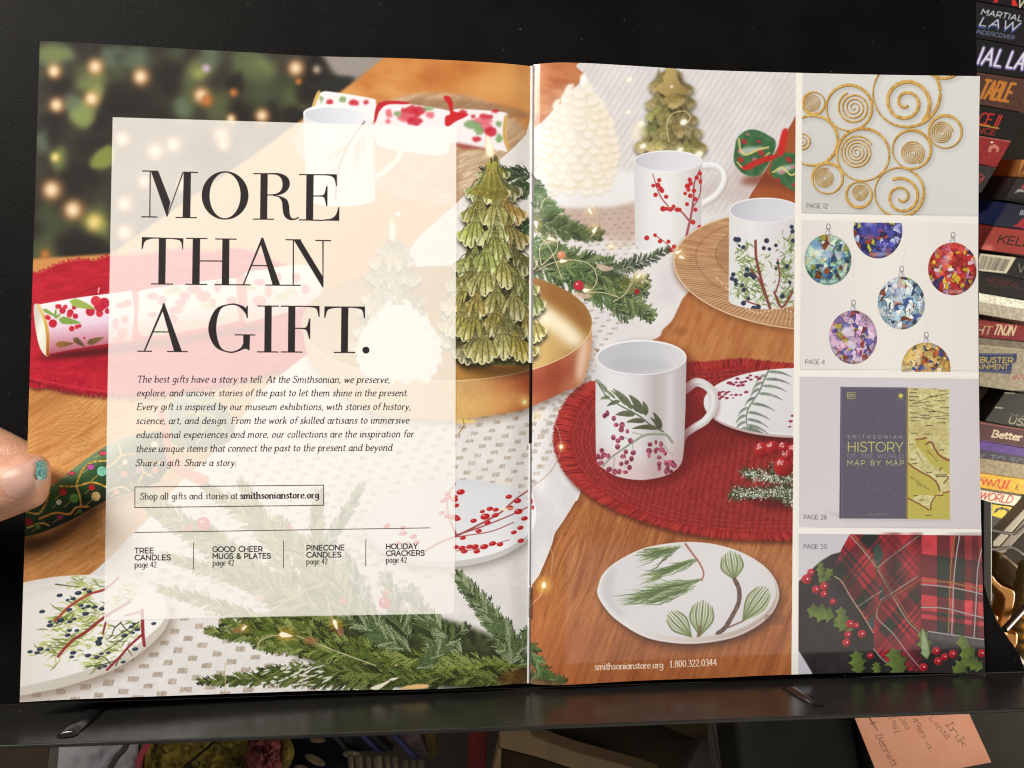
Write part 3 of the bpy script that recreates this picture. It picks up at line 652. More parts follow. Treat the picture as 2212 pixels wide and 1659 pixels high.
    # string of lights near the tray foot
    c.fill([el(1004, 910, 26, 4)], (255, 214, 120), .9, 2); c.fill(st(sp([(990, 938), (1002, 920), (1000, 905)]), 2), (160, 110, 40), .9, .4)
    # --- white plate with red berries
    pr = el(973, 1128, 186, 92, -.06, 60)
    c.fill([pr + np.array([4, 14])], (120, 108, 98), .65, 8)
    c.fill([el(973, 1133, 185, 92, -.06, 60)], (205, 202, 198), 1, .6)
    c.fill([el(973, 1124, 185, 88, -.06, 60)], ramp((985, 1040), (1040, 1210), [(216, 216, 218), (228, 228, 228), (244, 243, 240)]), 1, .5)
    c.fill([el(965, 1124, 165, 74, -.06, 60)], ramp((985, 1050), (1000, 1190), [(222, 222, 224), (226, 226, 228), (236, 235, 232)]), .8, 3)
    tw = st(sp([(915, 1192), (950, 1172), (985, 1158), (1030, 1136), (1080, 1108), (1112, 1080), (1140, 1060)]), 5, 3) + st(sp([(985, 1156), (1040, 1138), (1110, 1110), (1150, 1090)]), 3.4, 2) + st(sp([(985, 1160), (1060, 1148), (1110, 1128)]), 2) + st(sp([(985, 1155), (968, 1110), (968, 1070), (984, 1045)]), 5, 3) + st(sp([(985, 1190), (1030, 1186), (1100, 1166)]), 1.5)
    c.fill(tw, (158, 70, 70), .95, .5)
    plb = [(995, 1063), (984, 1073), (982, 1080), (985, 1092), (984, 1117), (988, 1121), (1042, 1105), (1058, 1099), (1071, 1101), (1048, 1116), (1070, 1113), (1023, 1125), (1053, 1129), (1034, 1147), (1000, 1162), (984, 1182), (998, 1184), (1014, 1181), (1026, 1181), (1003, 1191), (1030, 1191), (1046, 1181), (1064, 1174), (1080, 1176), (1099, 1073), (1102, 1097), (1120, 1105), (967, 1067), (957, 1082), (968, 1075), (955, 1108), (966, 1115), (978, 1117), (836, 1136), (870, 1140), (872, 1152), (865, 1154), (893, 1159), (860, 1174), (880, 1174), (900, 1172), (1118, 1082), (1124, 1140), (1110, 1150), (1133, 1120), (1125, 1168)]
    berries(c, plb, (186, 30, 34), 7.5, .62, True, .12, 3, .4, None, -.2)
    c.fill(st(sp([(1080, 1102), (1095, 1100), (1110, 1096)]), 2.5), (240, 210, 120), .9, .6); c.fill([el(1090, 1100, 7, 3)], (255, 250, 225), .9, 1.5)
    # --- green cracker
    c.fill([sp([(52, 1165), (120, 1150), (230, 1078), (330, 1058), (370, 1020), (330, 1068), (230, 1096), (110, 1178), (52, 1190)], True)], (46, 24, 12), .8, 8)
    body = np.vstack([sp([(50, 1098), (110, 1052), (170, 1004), (235, 960), (300, 938), (345, 930)], n=6), sp([(345, 930), (366, 960), (362, 1010), (345, 1040)], n=6), sp([(345, 1040), (300, 1058), (232, 1080), (150, 1125), (90, 1150), (50, 1160)], n=6)])
    c.fill([body], ramp((170, 1010), (215, 1085), [(112, 140, 104), (52, 84, 46), (44, 74, 40), (30, 48, 26), (24, 32, 18)]), 1, .5)
    c.fill([sp([(366, 880), (385, 858), (425, 848), (470, 862), (500, 900), (505, 940), (480, 962), (430, 972), (375, 960), (362, 925)], True)], ramp((400, 850), (440, 970), [(130, 150, 128), (92, 116, 86), (70, 90, 64)]), 1, .8)
    c.setclip([body])
    gold = []
    for pts in [[(55, 1105), (80, 1110), (92, 1100), (102, 1080), (106, 1065)], [(85, 1120), (120, 1108), (150, 1110), (165, 1096), (190, 1094)], [(165, 1050), (172, 1070), (175, 1090)], [(130, 1050), (165, 1050), (200, 1042), (230, 1052)], [(165, 1046), (172, 1028), (180, 1012), (200, 998), (232, 995)], [(60, 1140), (90, 1130), (105, 1135)], [(235, 1060), (262, 1052), (280, 1060)], [(230, 1010), (246, 1000), (262, 985), (290, 980)], [(262, 985), (258, 965), (250, 950)], [(300, 1040), (310, 1020), (305, 1000), (350, 1000)], [(310, 1020), (330, 1030)], [(290, 1050), (300, 1040)]]:
        gold += st(sp(pts), 4.5, 4)
    c.fill(gold, noisy((150, 98, 20), (246, 206, 110), 4, 9), 1, .4)
    c.fill(st(sp([(85, 1121), (120, 1108), (150, 1111), (165, 1097), (192, 1095)]), 3.5), (226, 120, 40), .7, .6)
    dots = [(136, 1063, 8, 8, (186, 40, 44)), (160, 1076, 10, 10, (96, 150, 60)), (87, 1083, 9, 8, (160, 74, 128)), (127, 1085, 6, 6, (214, 206, 176)), (207, 1072, 10, 10, (206, 170, 108)), (198, 1053, 7, 7, (186, 40, 44)), (220, 1018, 11, 11, (124, 190, 166)), (196, 1009, 8, 6, (190, 84, 150)), (155, 1023, 8, 4, (206, 80, 96)), (222, 979, 8, 5, (214, 80, 96)), (61, 1127, 10, 8, (150, 30, 36)), (130, 1117, 7, 6, (150, 44, 84)), (82, 1138, 6, 5, (96, 120, 50)), (172, 1104, 5, 4, (90, 120, 60)), (268, 1024, 8, 7, (196, 60, 50)), (270, 998, 6, 6, (210, 200, 170)), (335, 1015, 7, 7, (200, 70, 60)), (300, 1015, 6, 6, (180, 90, 140)), (252, 1063, 6, 5, (206, 100, 60)), (334, 960, 8, 7, (214, 196, 150))]
    for x, y, a, b, k in dots:
        c.fill(st([(x - a * .3, y + b * .3), (x - a * 2.2, y + b * 2)], 1.4), (216, 176, 80), .9, .3)
        c.fill([el(x, y, a + 1, b + 1)], (30, 50, 26), .8, .4); c.fill([el(x, y, a, b)], noisy(col(k) * .85, np.minimum(col(k) * 1.15, 1), 3, 2), 1, .4)
    c.setclip(None)
    c.fill(st(sp([(390, 900), (420, 890), (440, 920), (425, 960)]), 4) + st(sp([(420, 890), (460, 900), (490, 940)]), 4) + st(sp([(400, 860), (440, 870), (470, 862)]), 4), (214, 190, 120), .8, .8)
    c.fill([sp([(340, 890), (356, 895), (370, 940), (368, 985), (400, 1010), (450, 1030), (440, 1050), (395, 1030), (362, 1000), (352, 950)], True)], (222, 96, 70), .95, .8)
    c.fill([sp([(226, 1110), (300, 1085), (350, 1040), (365, 1030), (350, 1070), (290, 1120), (228, 1150)], True)], (196, 150, 110), .5, 8)
    # --- plate bottom left with sprigs
    pl = sp([(-60, 1300), (-20, 1276), (36, 1262), (80, 1252), (140, 1244), (220, 1242), (290, 1252), (345, 1276), (366, 1312), (360, 1345), (335, 1378), (285, 1418), (225, 1450), (140, 1478), (80, 1491), (30, 1498), (-40, 1490), (-80, 1400)], True)
    c.fill([pl + np.array([10, 18])], (120, 96, 76), .65, 10)
    c.fill([pl + np.array([1, 5])], (206, 198, 184), 1, .6)
    c.fill([sp([(-60, 1300), (-20, 1276), (36, 1262), (80, 1252), (140, 1244), (220, 1242), (290, 1252), (342, 1276), (360, 1310), (352, 1342), (325, 1370), (275, 1408), (215, 1438), (130, 1464), (70, 1478), (30, 1484), (-40, 1476), (-80, 1400)], True)], ramp((60, 1300), (340, 1330), [(226, 218, 208), (240, 236, 230), (246, 241, 234)]), 1, .6)
    c.fill(st(sp([(48, 1290), (90, 1274), (160, 1262), (230, 1258)]), 5), (206, 200, 194), .5, 3)
    yg = []; dg = []; rr = np.random.default_rng(9)
    for (x0, y0), (x1, y1), n, L in [((215, 1275), (120, 1345), 60, 34), ((225, 1335), (120, 1420), 90, 36), ((230, 1260), (150, 1262), 30, 30), ((150, 1380), (90, 1405), 26, 26), ((270, 1380), (200, 1440), 60, 28), ((310, 1345), (270, 1375), 30, 24), ((225, 1310), (110, 1360), 60, 30), ((300, 1270), (240, 1310), 40, 26), ((240, 1360), (170, 1412), 30, 22)]:
        for i in range(n):
            f = rr.random(); x = x0 + (x1 - x0) * f + rr.normal() * 7; y = y0 + (y1 - y0) * f + rr.normal() * 9
            a = math.pi * (rr.choice([.93, 1.02, 1.1, .82])) + rr.normal() * .25
            (yg if rr.random() < .72 else dg).append(needles((x, y), a, L * rr.uniform(.4, 1.1), rr.uniform(2, 3.6), .12 * rr.normal()))
    c.fill(yg, noisy((150, 164, 62), (204, 208, 130), 12, 4), .85, .6); c.fill(dg, noisy((84, 100, 42), (130, 140, 66), 12, 6), .85, .5)
    dk2 = []
    for pts in [[(262, 1344), (247, 1358), (240, 1375), (228, 1382)], [(250, 1355), (238, 1350)], [(262, 1347), (275, 1362), (288, 1366)], [(300, 1344), (262, 1368), (245, 1380)], [(298, 1352), (262, 1382), (225, 1408)], [(275, 1402), (286, 1416)], [(205, 1440), (240, 1430), (262, 1422)], [(185, 1440), (215, 1436)], [(250, 1438), (256, 1426)], [(120, 1262), (170, 1268)], [(240, 1436), (225, 1420), (200, 1415)]]:
        dk2 += st(sp(pts), 3, 1.5)
    c.fill(dk2, (74, 82, 44), .9, .4)
    br = st(sp([(256, 1248), (226, 1273), (192, 1284), (150, 1310), (130, 1330), (118, 1341)]), [5] * 41, None) + st(sp([(280, 1300), (226, 1333), (190, 1362), (155, 1385), (125, 1418)]), 6, 6) + st(sp([(307, 1318), (309, 1370), (312, 1395)]), 7.5, 6.5) + st(sp([(308, 1370), (280, 1395), (258, 1420), (231, 1447)]), 5, 5) + st(sp([(228, 1345), (222, 1370)]), 4) + st(sp([(310, 1320), (270, 1330)]), 4)
    c.fill(br, ramp((150, 1300), (300, 1440), [(170, 66, 50), (130, 40, 44), (150, 44, 56)]), .95, .5)
    bb = [(183, 1273), (193, 1278), (169, 1281), (129, 1286), (146, 1296), (158, 1293), (175, 1308), (190, 1310), (180, 1314), (205, 1311), (220, 1315), (185, 1326), (150, 1317), (91, 1321), (108, 1343), (131, 1340), (123, 1345), (108, 1351), (151, 1343), (160, 1337), (150, 1362), (166, 1362), (146, 1372), (65, 1408), (87, 1402), (103, 1403), (80, 1410), (155, 1419), (158, 1410), (289, 1347), (284, 1354), (297, 1360), (287, 1367), (269, 1373), (216, 1379), (212, 1386), (214, 1391), (219, 1412), (234, 1410), (209, 1420), (292, 1402), (190, 1416), (215, 1443), (226, 1439), (266, 1430), (332, 1347)]
    berries(c, bb, (44, 52, 66), 6.2, .56, False, .15, 4, .4, None, -.15)
    c.fill([el(x - 1, y - 1.2, 2.4, 1, -.2, 8) for x, y in bb], (110, 136, 160), .8, .4)
    # --- evergreens across the bottom
    G0 = ((42, 50, 20), (84, 98, 38), (132, 142, 76)); G1 = ((44, 54, 30), (82, 100, 58), (140, 152, 114)); G2 = ((34, 40, 18), (68, 80, 32), (108, 118, 58))
    c.setclip([quad((30, 1000), (1165, 1000), (1165, 1500), (30, 1540))])
    c.fill([sp([(560, 1330), (700, 1325), (900, 1330), (1000, 1350), (1100, 1390), (1165, 1430), (1165, 1485), (900, 1485), (760, 1470), (700, 1440), (600, 1400), (540, 1370)], True)], noisy((26, 28, 14), (64, 72, 32), 12, 3), .95, 5)
    for b, t, w, cs, sd, wd in [((760, 1440), (300, 1082), 40, G0, 81, 3), ((640, 1330), (280, 1040), 36, G0, 82, 3), ((700, 1400), (340, 1270), 34, G0, 84, 3), ((640, 1290), (520, 1040), 44, G0, 85, 3), ((650, 1330), (690, 1060), 40, G0, 86, 3), ((650, 1250), (783, 1045), 26, G1, 87, 3),
                             ((640, 1200), (440, 1050), 40, G0, 88, 3), ((660, 1340), (430, 1130), 50, G0, 89, 3), ((740, 1350), (600, 1120), 54, G0, 90, 3), ((800, 1360), (745, 1200), 44, G1, 91, 3), ((760, 1350), (350, 1200), 40, G0, 92, 3), ((880, 1400), (830, 1240), 44, G1, 93, 3), ((850, 1400), (700, 1250), 50, G1, 95, 3), ((760, 1340), (690, 1180), 50, G0, 96, 3),
                             ((960, 1430), (880, 1270), 42, G1, 94, 3.2), ((1120, 1420), (985, 1240), 44, G1, 97, 3.4), ((1130, 1440), (1030, 1300), 40, G1, 98, 3.4), ((1000, 1425), (930, 1330), 40, G1, 99, 3.2), ((900, 1420), (740, 1330), 44, G1, 100, 3.4), ((860, 1440), (570, 1340), 44, G0, 101, 3.6), ((860, 1450), (446, 1362), 34, G0, 102, 3.6), ((830, 1440), (480, 1345), 34, G0, 103, 3.6),
                             ((960, 1450), (555, 1395), 36, G0, 104, 3.8), ((1100, 1445), (780, 1420), 34, G0, 105, 3.8), ((1140, 1440), (960, 1440), 26, G0, 106, 3.6), ((860, 1478), (430, 1472), 30, G2, 107, 3.2), ((960, 1470), (560, 1450), 36, G2, 108, 3.4), ((1130, 1465), (800, 1476), 26, G2, 109, 3.4), ((1145, 1440), (1080, 1400), 26, G1, 110, 3), ((1150, 1470), (1040, 1478), 20, G2, 111, 3), ((1100, 1440), (1140, 1360), 24, G1, 112, 3), ((900, 1445), (1010, 1350), 26, G1, 115, 3)]:
        cypress(c, b, t, w, cs, sd, 1.05, wd, .02)
    c.fill(st(sp([(1150, 1442), (1080, 1434), (1000, 1440), (900, 1462)]), 4, 3), (112, 124, 44), .9, .5)
    c.fill([sp([(1090, 1452), (1150, 1445), (1150, 1480), (1080, 1480)], True)], (110, 56, 30), .55, 4)
    gaps = [needles((rr.uniform(560, 700), rr.uniform(1440, 1482)), -.3 + .2 * rr.normal(), rr.uniform(10, 26), rr.uniform(3, 6)) for _ in range(40)]
    c.fill(gaps, (232, 226, 216), .9, .4)
    c.fill([sp([(870, 1484), (900, 1478), (925, 1479), (918, 1487), (872, 1489)], True)], (236, 190, 130), 1, .8)
    c.fill([sp([(800, 1486), (830, 1474), (845, 1468), (832, 1480), (815, 1490)], True), sp([(840, 1468), (850, 1464), (862, 1464), (850, 1470)], True)], (240, 226, 206), 1, .6)
    c.fill(st(sp([(556, 1402), (562, 1384), (585, 1374), (620, 1371)]), 2.6) + st(sp([(640, 1373), (680, 1388), (730, 1408), (812, 1438)]), 2.4) + st(sp([(707, 1290), (712, 1320), (722, 1346), (738, 1372)]), 2.4) + st(sp([(562, 1332), (610, 1304), (660, 1276), (697, 1263)]), 2) + st([(486, 1432), (487, 1496)], 2), (206, 192, 156), .9, .4)
    for x, y, a, ln in [(618, 1372, .15, 16), (725, 1350, 1.25, 13), (527, 1357, -.6, 10), (856, 1437, 0, 4)]:
        c.fill([el(x, y, ln * 1.2, ln * .8)], (220, 150, 50), .55, 5); c.fill([leaf((x - math.cos(a) * ln, y - math.sin(a) * ln), (x + math.cos(a) * ln, y + math.sin(a) * ln), ln * .7)], (255, 246, 214), 1, .7)
    c.fill([sp([(655, 1380), (672, 1375), (688, 1384), (680, 1392), (660, 1390)], True), el(735, 1365, 8, 10), el(512, 1361, 12, 6)], (150, 108, 70), .8, 1)
    berries(c, [(440, 1131), (831, 1302)], (180, 30, 36), 14, 1, True, .02, 3, .6); berries(c, [(409, 1141), (626, 1140), (740, 1298)], (190, 70, 60), 8, 1, False, .1, 3, .8)
    c.fill([leaf((831, 1290), (822, 1272), 5), leaf((831, 1290), (846, 1270), 5), leaf((831, 1290), (834, 1268), 5)], (180, 40, 40), .9, .5)
    c.fill([el(560, 1292, 12, 9)], (206, 170, 140), .9, 1)
    c.setclip(None)
    # --- translucent text panel
    c.fill([quad((243.2, 253), (985.3, 275.3), (984, 800), (981.8, 1325.5), (600, 1332), (225, 1340.5), (232, 850), (238, 520))], (253, 247, 238), .80, .2)
    c.fill(st([(985.3, 275.3), (984, 800), (981.8, 1325.5)], .8), (255, 252, 248), .5)
    headline(c)
    tx = [("The best gifts have a story to tell. At the Smithsonian, we preserve,", 296, 826, 844, 826.8), ("explore, and uncover stories of the past to let them shine in the present.", 295, 855.5, 884, 855.5),
          ("Every gift is inspired by our museum exhibitions, with stories of history,", 295, 885.5, 889, 885), ("science, art, and design. From the work of skilled artisans to immersive", 293.5, 915.7, 885, 914.5),
          ("educational experiences and more, our collections are the inspiration for", 293.5, 946, 895, 944), ("these unique items that connect the past to the present and beyond.", 293.5, 976.3, 853, 973.3), ("Share a gift. Share a story.", 292.5, 1006.7, 512.5, 1006.3)]
    for s, x0, y0, x1, y1 in tx: c.fill(text(s, x0, y0, x1 - 1.5, y1, 14.6, SERIF, 7, 13, 30, 11, track=5), (26, 21, 22), .95, .2)
    c.fill(sum([st(s_, 1.5) for s_ in ([(291.5, 1052), (699, 1048)], [(699, 1048), (698.7, 1091.5)], [(698.7, 1091.5), (291.3, 1096.5)], [(291.3, 1096.5), (291.5, 1051.5)])], []), BLK, .95)
    c.fill(text("Shop all gifts and stories at", 303, 1079, 513.5, 1077.6, 14.4, SERIF, 7, 12, 15, track=4), BLK, .93, .2)
    c.fill(text("smithsonianstore.org", 518.5, 1077.5, 689, 1076, 14.4, SERIF, 10, 20, 12, track=5), BLK, .97, .2)
    c.fill(st([(291, 1150.3), (929, 1140.3)], 1.4) + st([(418.3, 1172), (417.8, 1229)], 1.3) + st([(612.5, 1169), (612.3, 1226)], 1.3) + st([(790.3, 1166), (789.8, 1222.5)], 1.3), BLK, .9)
    for s, x0, y0, x1, y1 in [("TREE", 291, 1195, 332, 1194.6), ("CANDLES", 291, 1210, 369, 1209.4), ("GOOD CHEER", 459, 1192, 567, 1191), ("MUGS & PLATES", 459, 1207, 585, 1206), ("PINECONE", 662, 1189, 744, 1188), ("CANDLES", 662, 1204, 737, 1203.4), ("HOLIDAY", 834, 1186, 902, 1185.3), ("CRACKERS", 834, 1200.6, 917, 1199.8)]:
        c.fill(text(s, x0, y0, x1, y1, 10.8, SANS, 16.5, track=10), (24, 20, 22), 1, .1)
    for x, y, x1 in [(290.5, 1226, 338.5), (459, 1222, 506), (661.5, 1219, 708), (833.5, 1215.7, 879)]: c.fill(text("page 42", x, y, x1, y - .5, 13, SERIF, 7, 11, 15, track=4), BLK, .93, .2)

def tray(c, side):
    cx, cy, rx, ry = 965, 698, 314, 124
    wall = np.vstack([el(cx, cy, rx, ry, 0, 40, 0, math.pi), sp([(651, 700), (672, 780), (742, 855), (820, 897), (900, 904), (985, 906), (1106, 890), (1150, 877), (1219, 846), (1256, 828), (1276, 765), (1279, 700)], n=6)])
    c.fill([wall + np.array([2, 10])], (70, 46, 30), .5, 7)
    c.fill([wall], ramp((660, 0), (1280, 0), [(200, 160, 106), (212, 174, 118), (218, 182, 124), (216, 180, 122), (212, 172, 112), (202, 150, 92), (176, 92, 54), (160, 74, 44), (206, 150, 110)], .12, 6, 5), 1, .6)
    c.fill([sp([(985, 860), (1080, 850), (1140, 845), (1140, 870), (1080, 890), (985, 903)], True)], (236, 190, 110), .5, 10)
    c.fill([sp([(1140, 815), (1220, 790), (1250, 760), (1240, 800), (1180, 840), (1140, 850)], True)], (140, 50, 30), .55, 10)
    c.fill([sp([(1258, 735), (1270, 745), (1262, 800), (1250, 825), (1245, 790)], True)], (240, 214, 184), .75, 5)
    c.fill([el(cx, cy, rx, ry, 0, 60)], ramp((0, 580), (0, 820), [(150, 112, 64), (160, 116, 58), (178, 134, 72), (170, 120, 58)]), 1, .4)
    c.setclip([el(cx, cy, rx, ry, 0, 60)])
    c.fill([sp([(1150, 640), (1210, 680), (1262, 730), (1240, 752), (1190, 722), (1150, 700)], True)], (255, 240, 206), .95, 10)
    c.fill([sp([(1150, 700), (1215, 740), (1200, 800), (1140, 830), (1130, 760)], True)], (214, 178, 112), .8, 14)
    c.fill([sp([(1150, 600), (1230, 630), (1275, 690), (1268, 720), (1225, 676), (1150, 632)], True)], (150, 96, 40), .8, 8)
    c.fill([sp([(990, 770), (1040, 780), (1060, 800), (1020, 815), (985, 812)], True)], (206, 150, 70), .6, 6)
    c.fill([sp([(650, 690), (700, 640), (800, 600), (800, 740), (720, 790), (660, 740)], True)], (186, 160, 120), .5, 20)
    c.setclip(None)
    c.fill(st(el(cx, cy, rx, ry, 0, 60, .02, math.pi * .98), 1.6), (250, 222, 170), .75, .3)
    c.fill([el(1010, 868, 20, 16)], (255, 226, 140), .0, 8)
    c.fill([el(1134, 868, 10, 10)], (255, 224, 120), .8, 6); c.fill([el(1133, 869, 4, 4)], (255, 246, 200), 1, 1.5)
# ---------------------------------------------------------------- right page of the spread
def spiral(cx, cy, r0, r1, turns, a0=0.0, n=26, sgn=1):
    t = np.linspace(0, 1, int(turns * n)); a = a0 + sgn * t * turns * 2 * math.pi; r = r0 + (r1 - r0) * t
    return np.stack([cx + r * np.cos(a), cy + r * np.sin(a)], 1)

def mug(c, cx, ty, rx, ry, by, bw, cols, inner, bry=None, rim=2.0, corner=.5):
    bry = bry or ry * 1.05
    lo = el(cx + (bw - rx) * 0, by - bry, bw, bry, 0, 24, 0, math.pi)
    body = np.vstack([el(cx, ty, rx, ry, 0, 24, math.pi, 2 * math.pi), [(cx + bw, by - bry * 1.6)], lo, [(cx - bw, by - bry * 1.6)]])
    c.fill([body], ramp((cx - rx, 0), (cx + rx, 0), cols), 1, .5)
    c.fill([el(cx, ty, rx - rim, ry - rim * .7, 0, 40)], ramp((cx - rx, ty - ry), (cx + rx * .7, ty + ry), inner), 1, .5)
    c.fill([el(cx, ty, rx, ry, 0, 50), ('hole', el(cx, ty + .6, rx - rim, ry - rim * .8, 0, 50))], (250, 248, 246), .85, .3)
    return body

def glass_ball(c, cx, cy, rx, ry, base, specks, seed, big=(), clip=None, cap=True):
    r = np.random.default_rng(seed)
    E = el(cx, cy, rx, ry, 0, 60)
    if cap:
        top = cy - ry
        c.fill([sp([(cx - 8, top + 5), (cx - 4, top - 8), (cx - 3, top - 14), (cx + 3, top - 14), (cx + 5, top - 8), (cx + 9, top + 5)], True)], (206, 198, 200), .9, .5)
        c.fill(st(el(cx + 1, top - 16, 4.2, 6.5, 0, 20), 1.6) + st([(cx - 5, top - 5), (cx + 5, top - 6)], 1.2) + st([(cx - 4, top - 10), (cx + 4, top - 11)], 1), (110, 96, 98), .75, .3)
        c.fill([el(cx - 1, top - 4, 1.6, 4)], (250, 248, 248), .9, .4)
    cl = [E]
    c.setclip(cl)
    if clip is not None:
        k = c.clip; c.setclip([clip]); c.clip = c.clip * k
    b0, b1 = base; N = 150
    pts = np.stack([cx + rx * np.sqrt(r.random(N)) * np.cos(ta), cy + ry * np.sqrt(r.random(N)) * np.sin(ta)], 1) if False else None
    q = np.sqrt(r.random(N)); ta = r.uniform(0, 2 * math.pi, N); pts = np.stack([cx + rx * q * np.cos(ta), cy + ry * q * np.sin(ta)], 1)
    pal = [col(b0), col(b1)]; wts = [10.0, 14.0]
    for rgb, n, s0, s1 in specks: pal.append(col(rgb)); wts.append(n * s1 / 15.0)
    wts = np.array(wts) / sum(wts); idx = r.choice(len(pal), N, p=wts); pal = np.array(pal); shade = r.uniform(.82, 1.12, N)
    wt = r.uniform(0, 4.5, N)
    def fused(X, Y):
        xx = X + 5 * (fbm(X, Y, 9, seed, 2) - .5) * 2; yy = Y + 5 * (fbm(X, Y, 9, seed + 4, 2) - .5) * 2
        d1 = np.full(X.shape, 1e9); d2 = d1.copy(); id_ = np.zeros(X.shape, int)
        for k in range(N):
            d = np.hypot((xx - pts[k, 0]) * 1.1, (yy - pts[k, 1]) * .85) - wt[k]
            near = d < d1; d2 = np.where(near, d1, np.minimum(d2, d)); id_ = np.where(near, k, id_); d1 = np.where(near, d, d1)
        o = pal[idx[id_]] * shade[id_][..., None]; e = np.exp(-((d2 - d1) / 1.0) ** 2)[..., None] * (vnoise(X, Y, 11, seed + 2) > .42)[..., None]
        o = o * (1 - .50 * e)
        return o + (np.minimum(col(b1) * 1.12, 1) - o) * (np.clip((fbm(X, Y, 24, seed + 6, 2) - .55) * 5, 0, .6))[..., None]
    c.fill([E], fused, 1)
    for rgb, n, s0, s1 in specks:
        if s1 > 5.2: continue
        P = []
        for _ in range(int(n * .35)):
            a = r.uniform(0, 2 * math.pi); q = math.sqrt(r.random()) * .97; s = r.uniform(.7, 2.2)
            P.append(el(cx + rx * q * math.cos(a), cy + ry * q * math.sin(a), s * r.uniform(.5, .9), s, .5 * r.normal(), 8))
        c.fill(P, rgb, .85, .3)
    for x, y, s, rgb in big: c.fill([sp(el(x, y, s, s * .85, .4, 9) + r.normal(0, s * .1, (9, 2)), True, 4)], rgb, .9, 1.2)
    c.fill([E, ('hole', el(cx - 1, cy - 1, rx * .95, ry * .955, 0, 50))], np.array(col(b0)) * .42, .75, 2.2)
    c.fill([el(cx - rx * .35, cy - ry * .3, rx * .16, ry * .22, .5)], (250, 252, 255), .35, 3)
    c.fill([el(cx + rx * .1, cy + ry * .86, rx * .5, ry * .07)], (255, 255, 250), .4, 2)
    c.setclip(None)

def holly(c, base, tip, w, cols, seed):
    b = np.array(base, float); t = np.array(tip, float); d = t - b; L = np.hypot(*d); u = d / L; v = np.array([-u[1], u[0]])
    k = [(0, 0), (.12, .35), (.22, .8), (.30, .45), (.42, .62), (.52, 1.0), (.60, .5), (.72, .5), (.82, .75), (.88, .3), (1, 0)]
    up = [b + u * L * a + v * w / 2 * q for a, q in k]; dn = [b + u * L * a - v * w / 2 * q for a, q in k][::-1]
    P = np.array(up + dn[1:-1])
    c.fill([P + 1.5], (10, 14, 8), .6, 1.2); c.fill([P], ramp(b - v * w / 2, b + v * w / 2, cols, .3, 6, seed), 1, .5)
    c.fill(st([b, t], 1.2, .5), np.minimum(col(cols[-1]) * 1.35, 1), .6, .4)

def tartan(c, poly, o, u, v, seed):
    """woven check in the (u,v) frame; o origin, u/v = one repeat"""
    o = np.array(o, float); M = np.linalg.inv(np.array([u, v], float).T)
    def f(X, Y):
        s = M[0, 0] * (X - o[0]) + M[0, 1] * (Y - o[1]); t = M[1, 0] * (X - o[0]) + M[1, 1] * (Y - o[1])
        def band(w):
            w = w - np.floor(w)
            return np.where((w > .08) & (w < .44), 1.0, np.where((w > .52) & (w < .58), 1.0, np.where((w > .66) & (w < .72), .9, 0.0)))
        tw = (np.sin((X * .9 + Y * 1.7) * 1.9) > 0) * .5 + .25
        a = band(s); b = band(t); g = a * tw + b * (1 - tw)
        red = col((176, 34, 48)); dk = col((36, 22, 22)); grn = col((24, 54, 46))
        both = (a > .5) & (b > .5)
        o_ = red + (dk - red) * g[..., None]
        o_ = np.where(both[..., None], dk * .5 + grn * .5, o_)
        return o_ * (.86 + .28 * fbm(X, Y, 20, seed, 3))[..., None]
    c.fill([poly], f, 1, .4)

def cord(c, pts, rgb, w=3.2, alpha=.95):
    p = sp(pts, n=10); seg = np.hypot(*np.diff(p, axis=0).T); s = np.concatenate([[0], np.cumsum(seg)]); L = s[-1]; n = max(2, int(L / 3.0))
    q = np.stack([np.interp(np.linspace(0, L, n), s, p[:, 0]), np.interp(np.linspace(0, L, n), s, p[:, 1])], 1)
    c.fill(st(q, w), np.array(col(rgb)) * .45, .75, .4)
    d = np.gradient(q, axis=0); a = np.arctan2(d[:, 1], d[:, 0]) - .7
    c.fill([el(q[i, 0], q[i, 1], w * .55, w * .28, a[i], 8) for i in range(n)], rgb, alpha, .25)

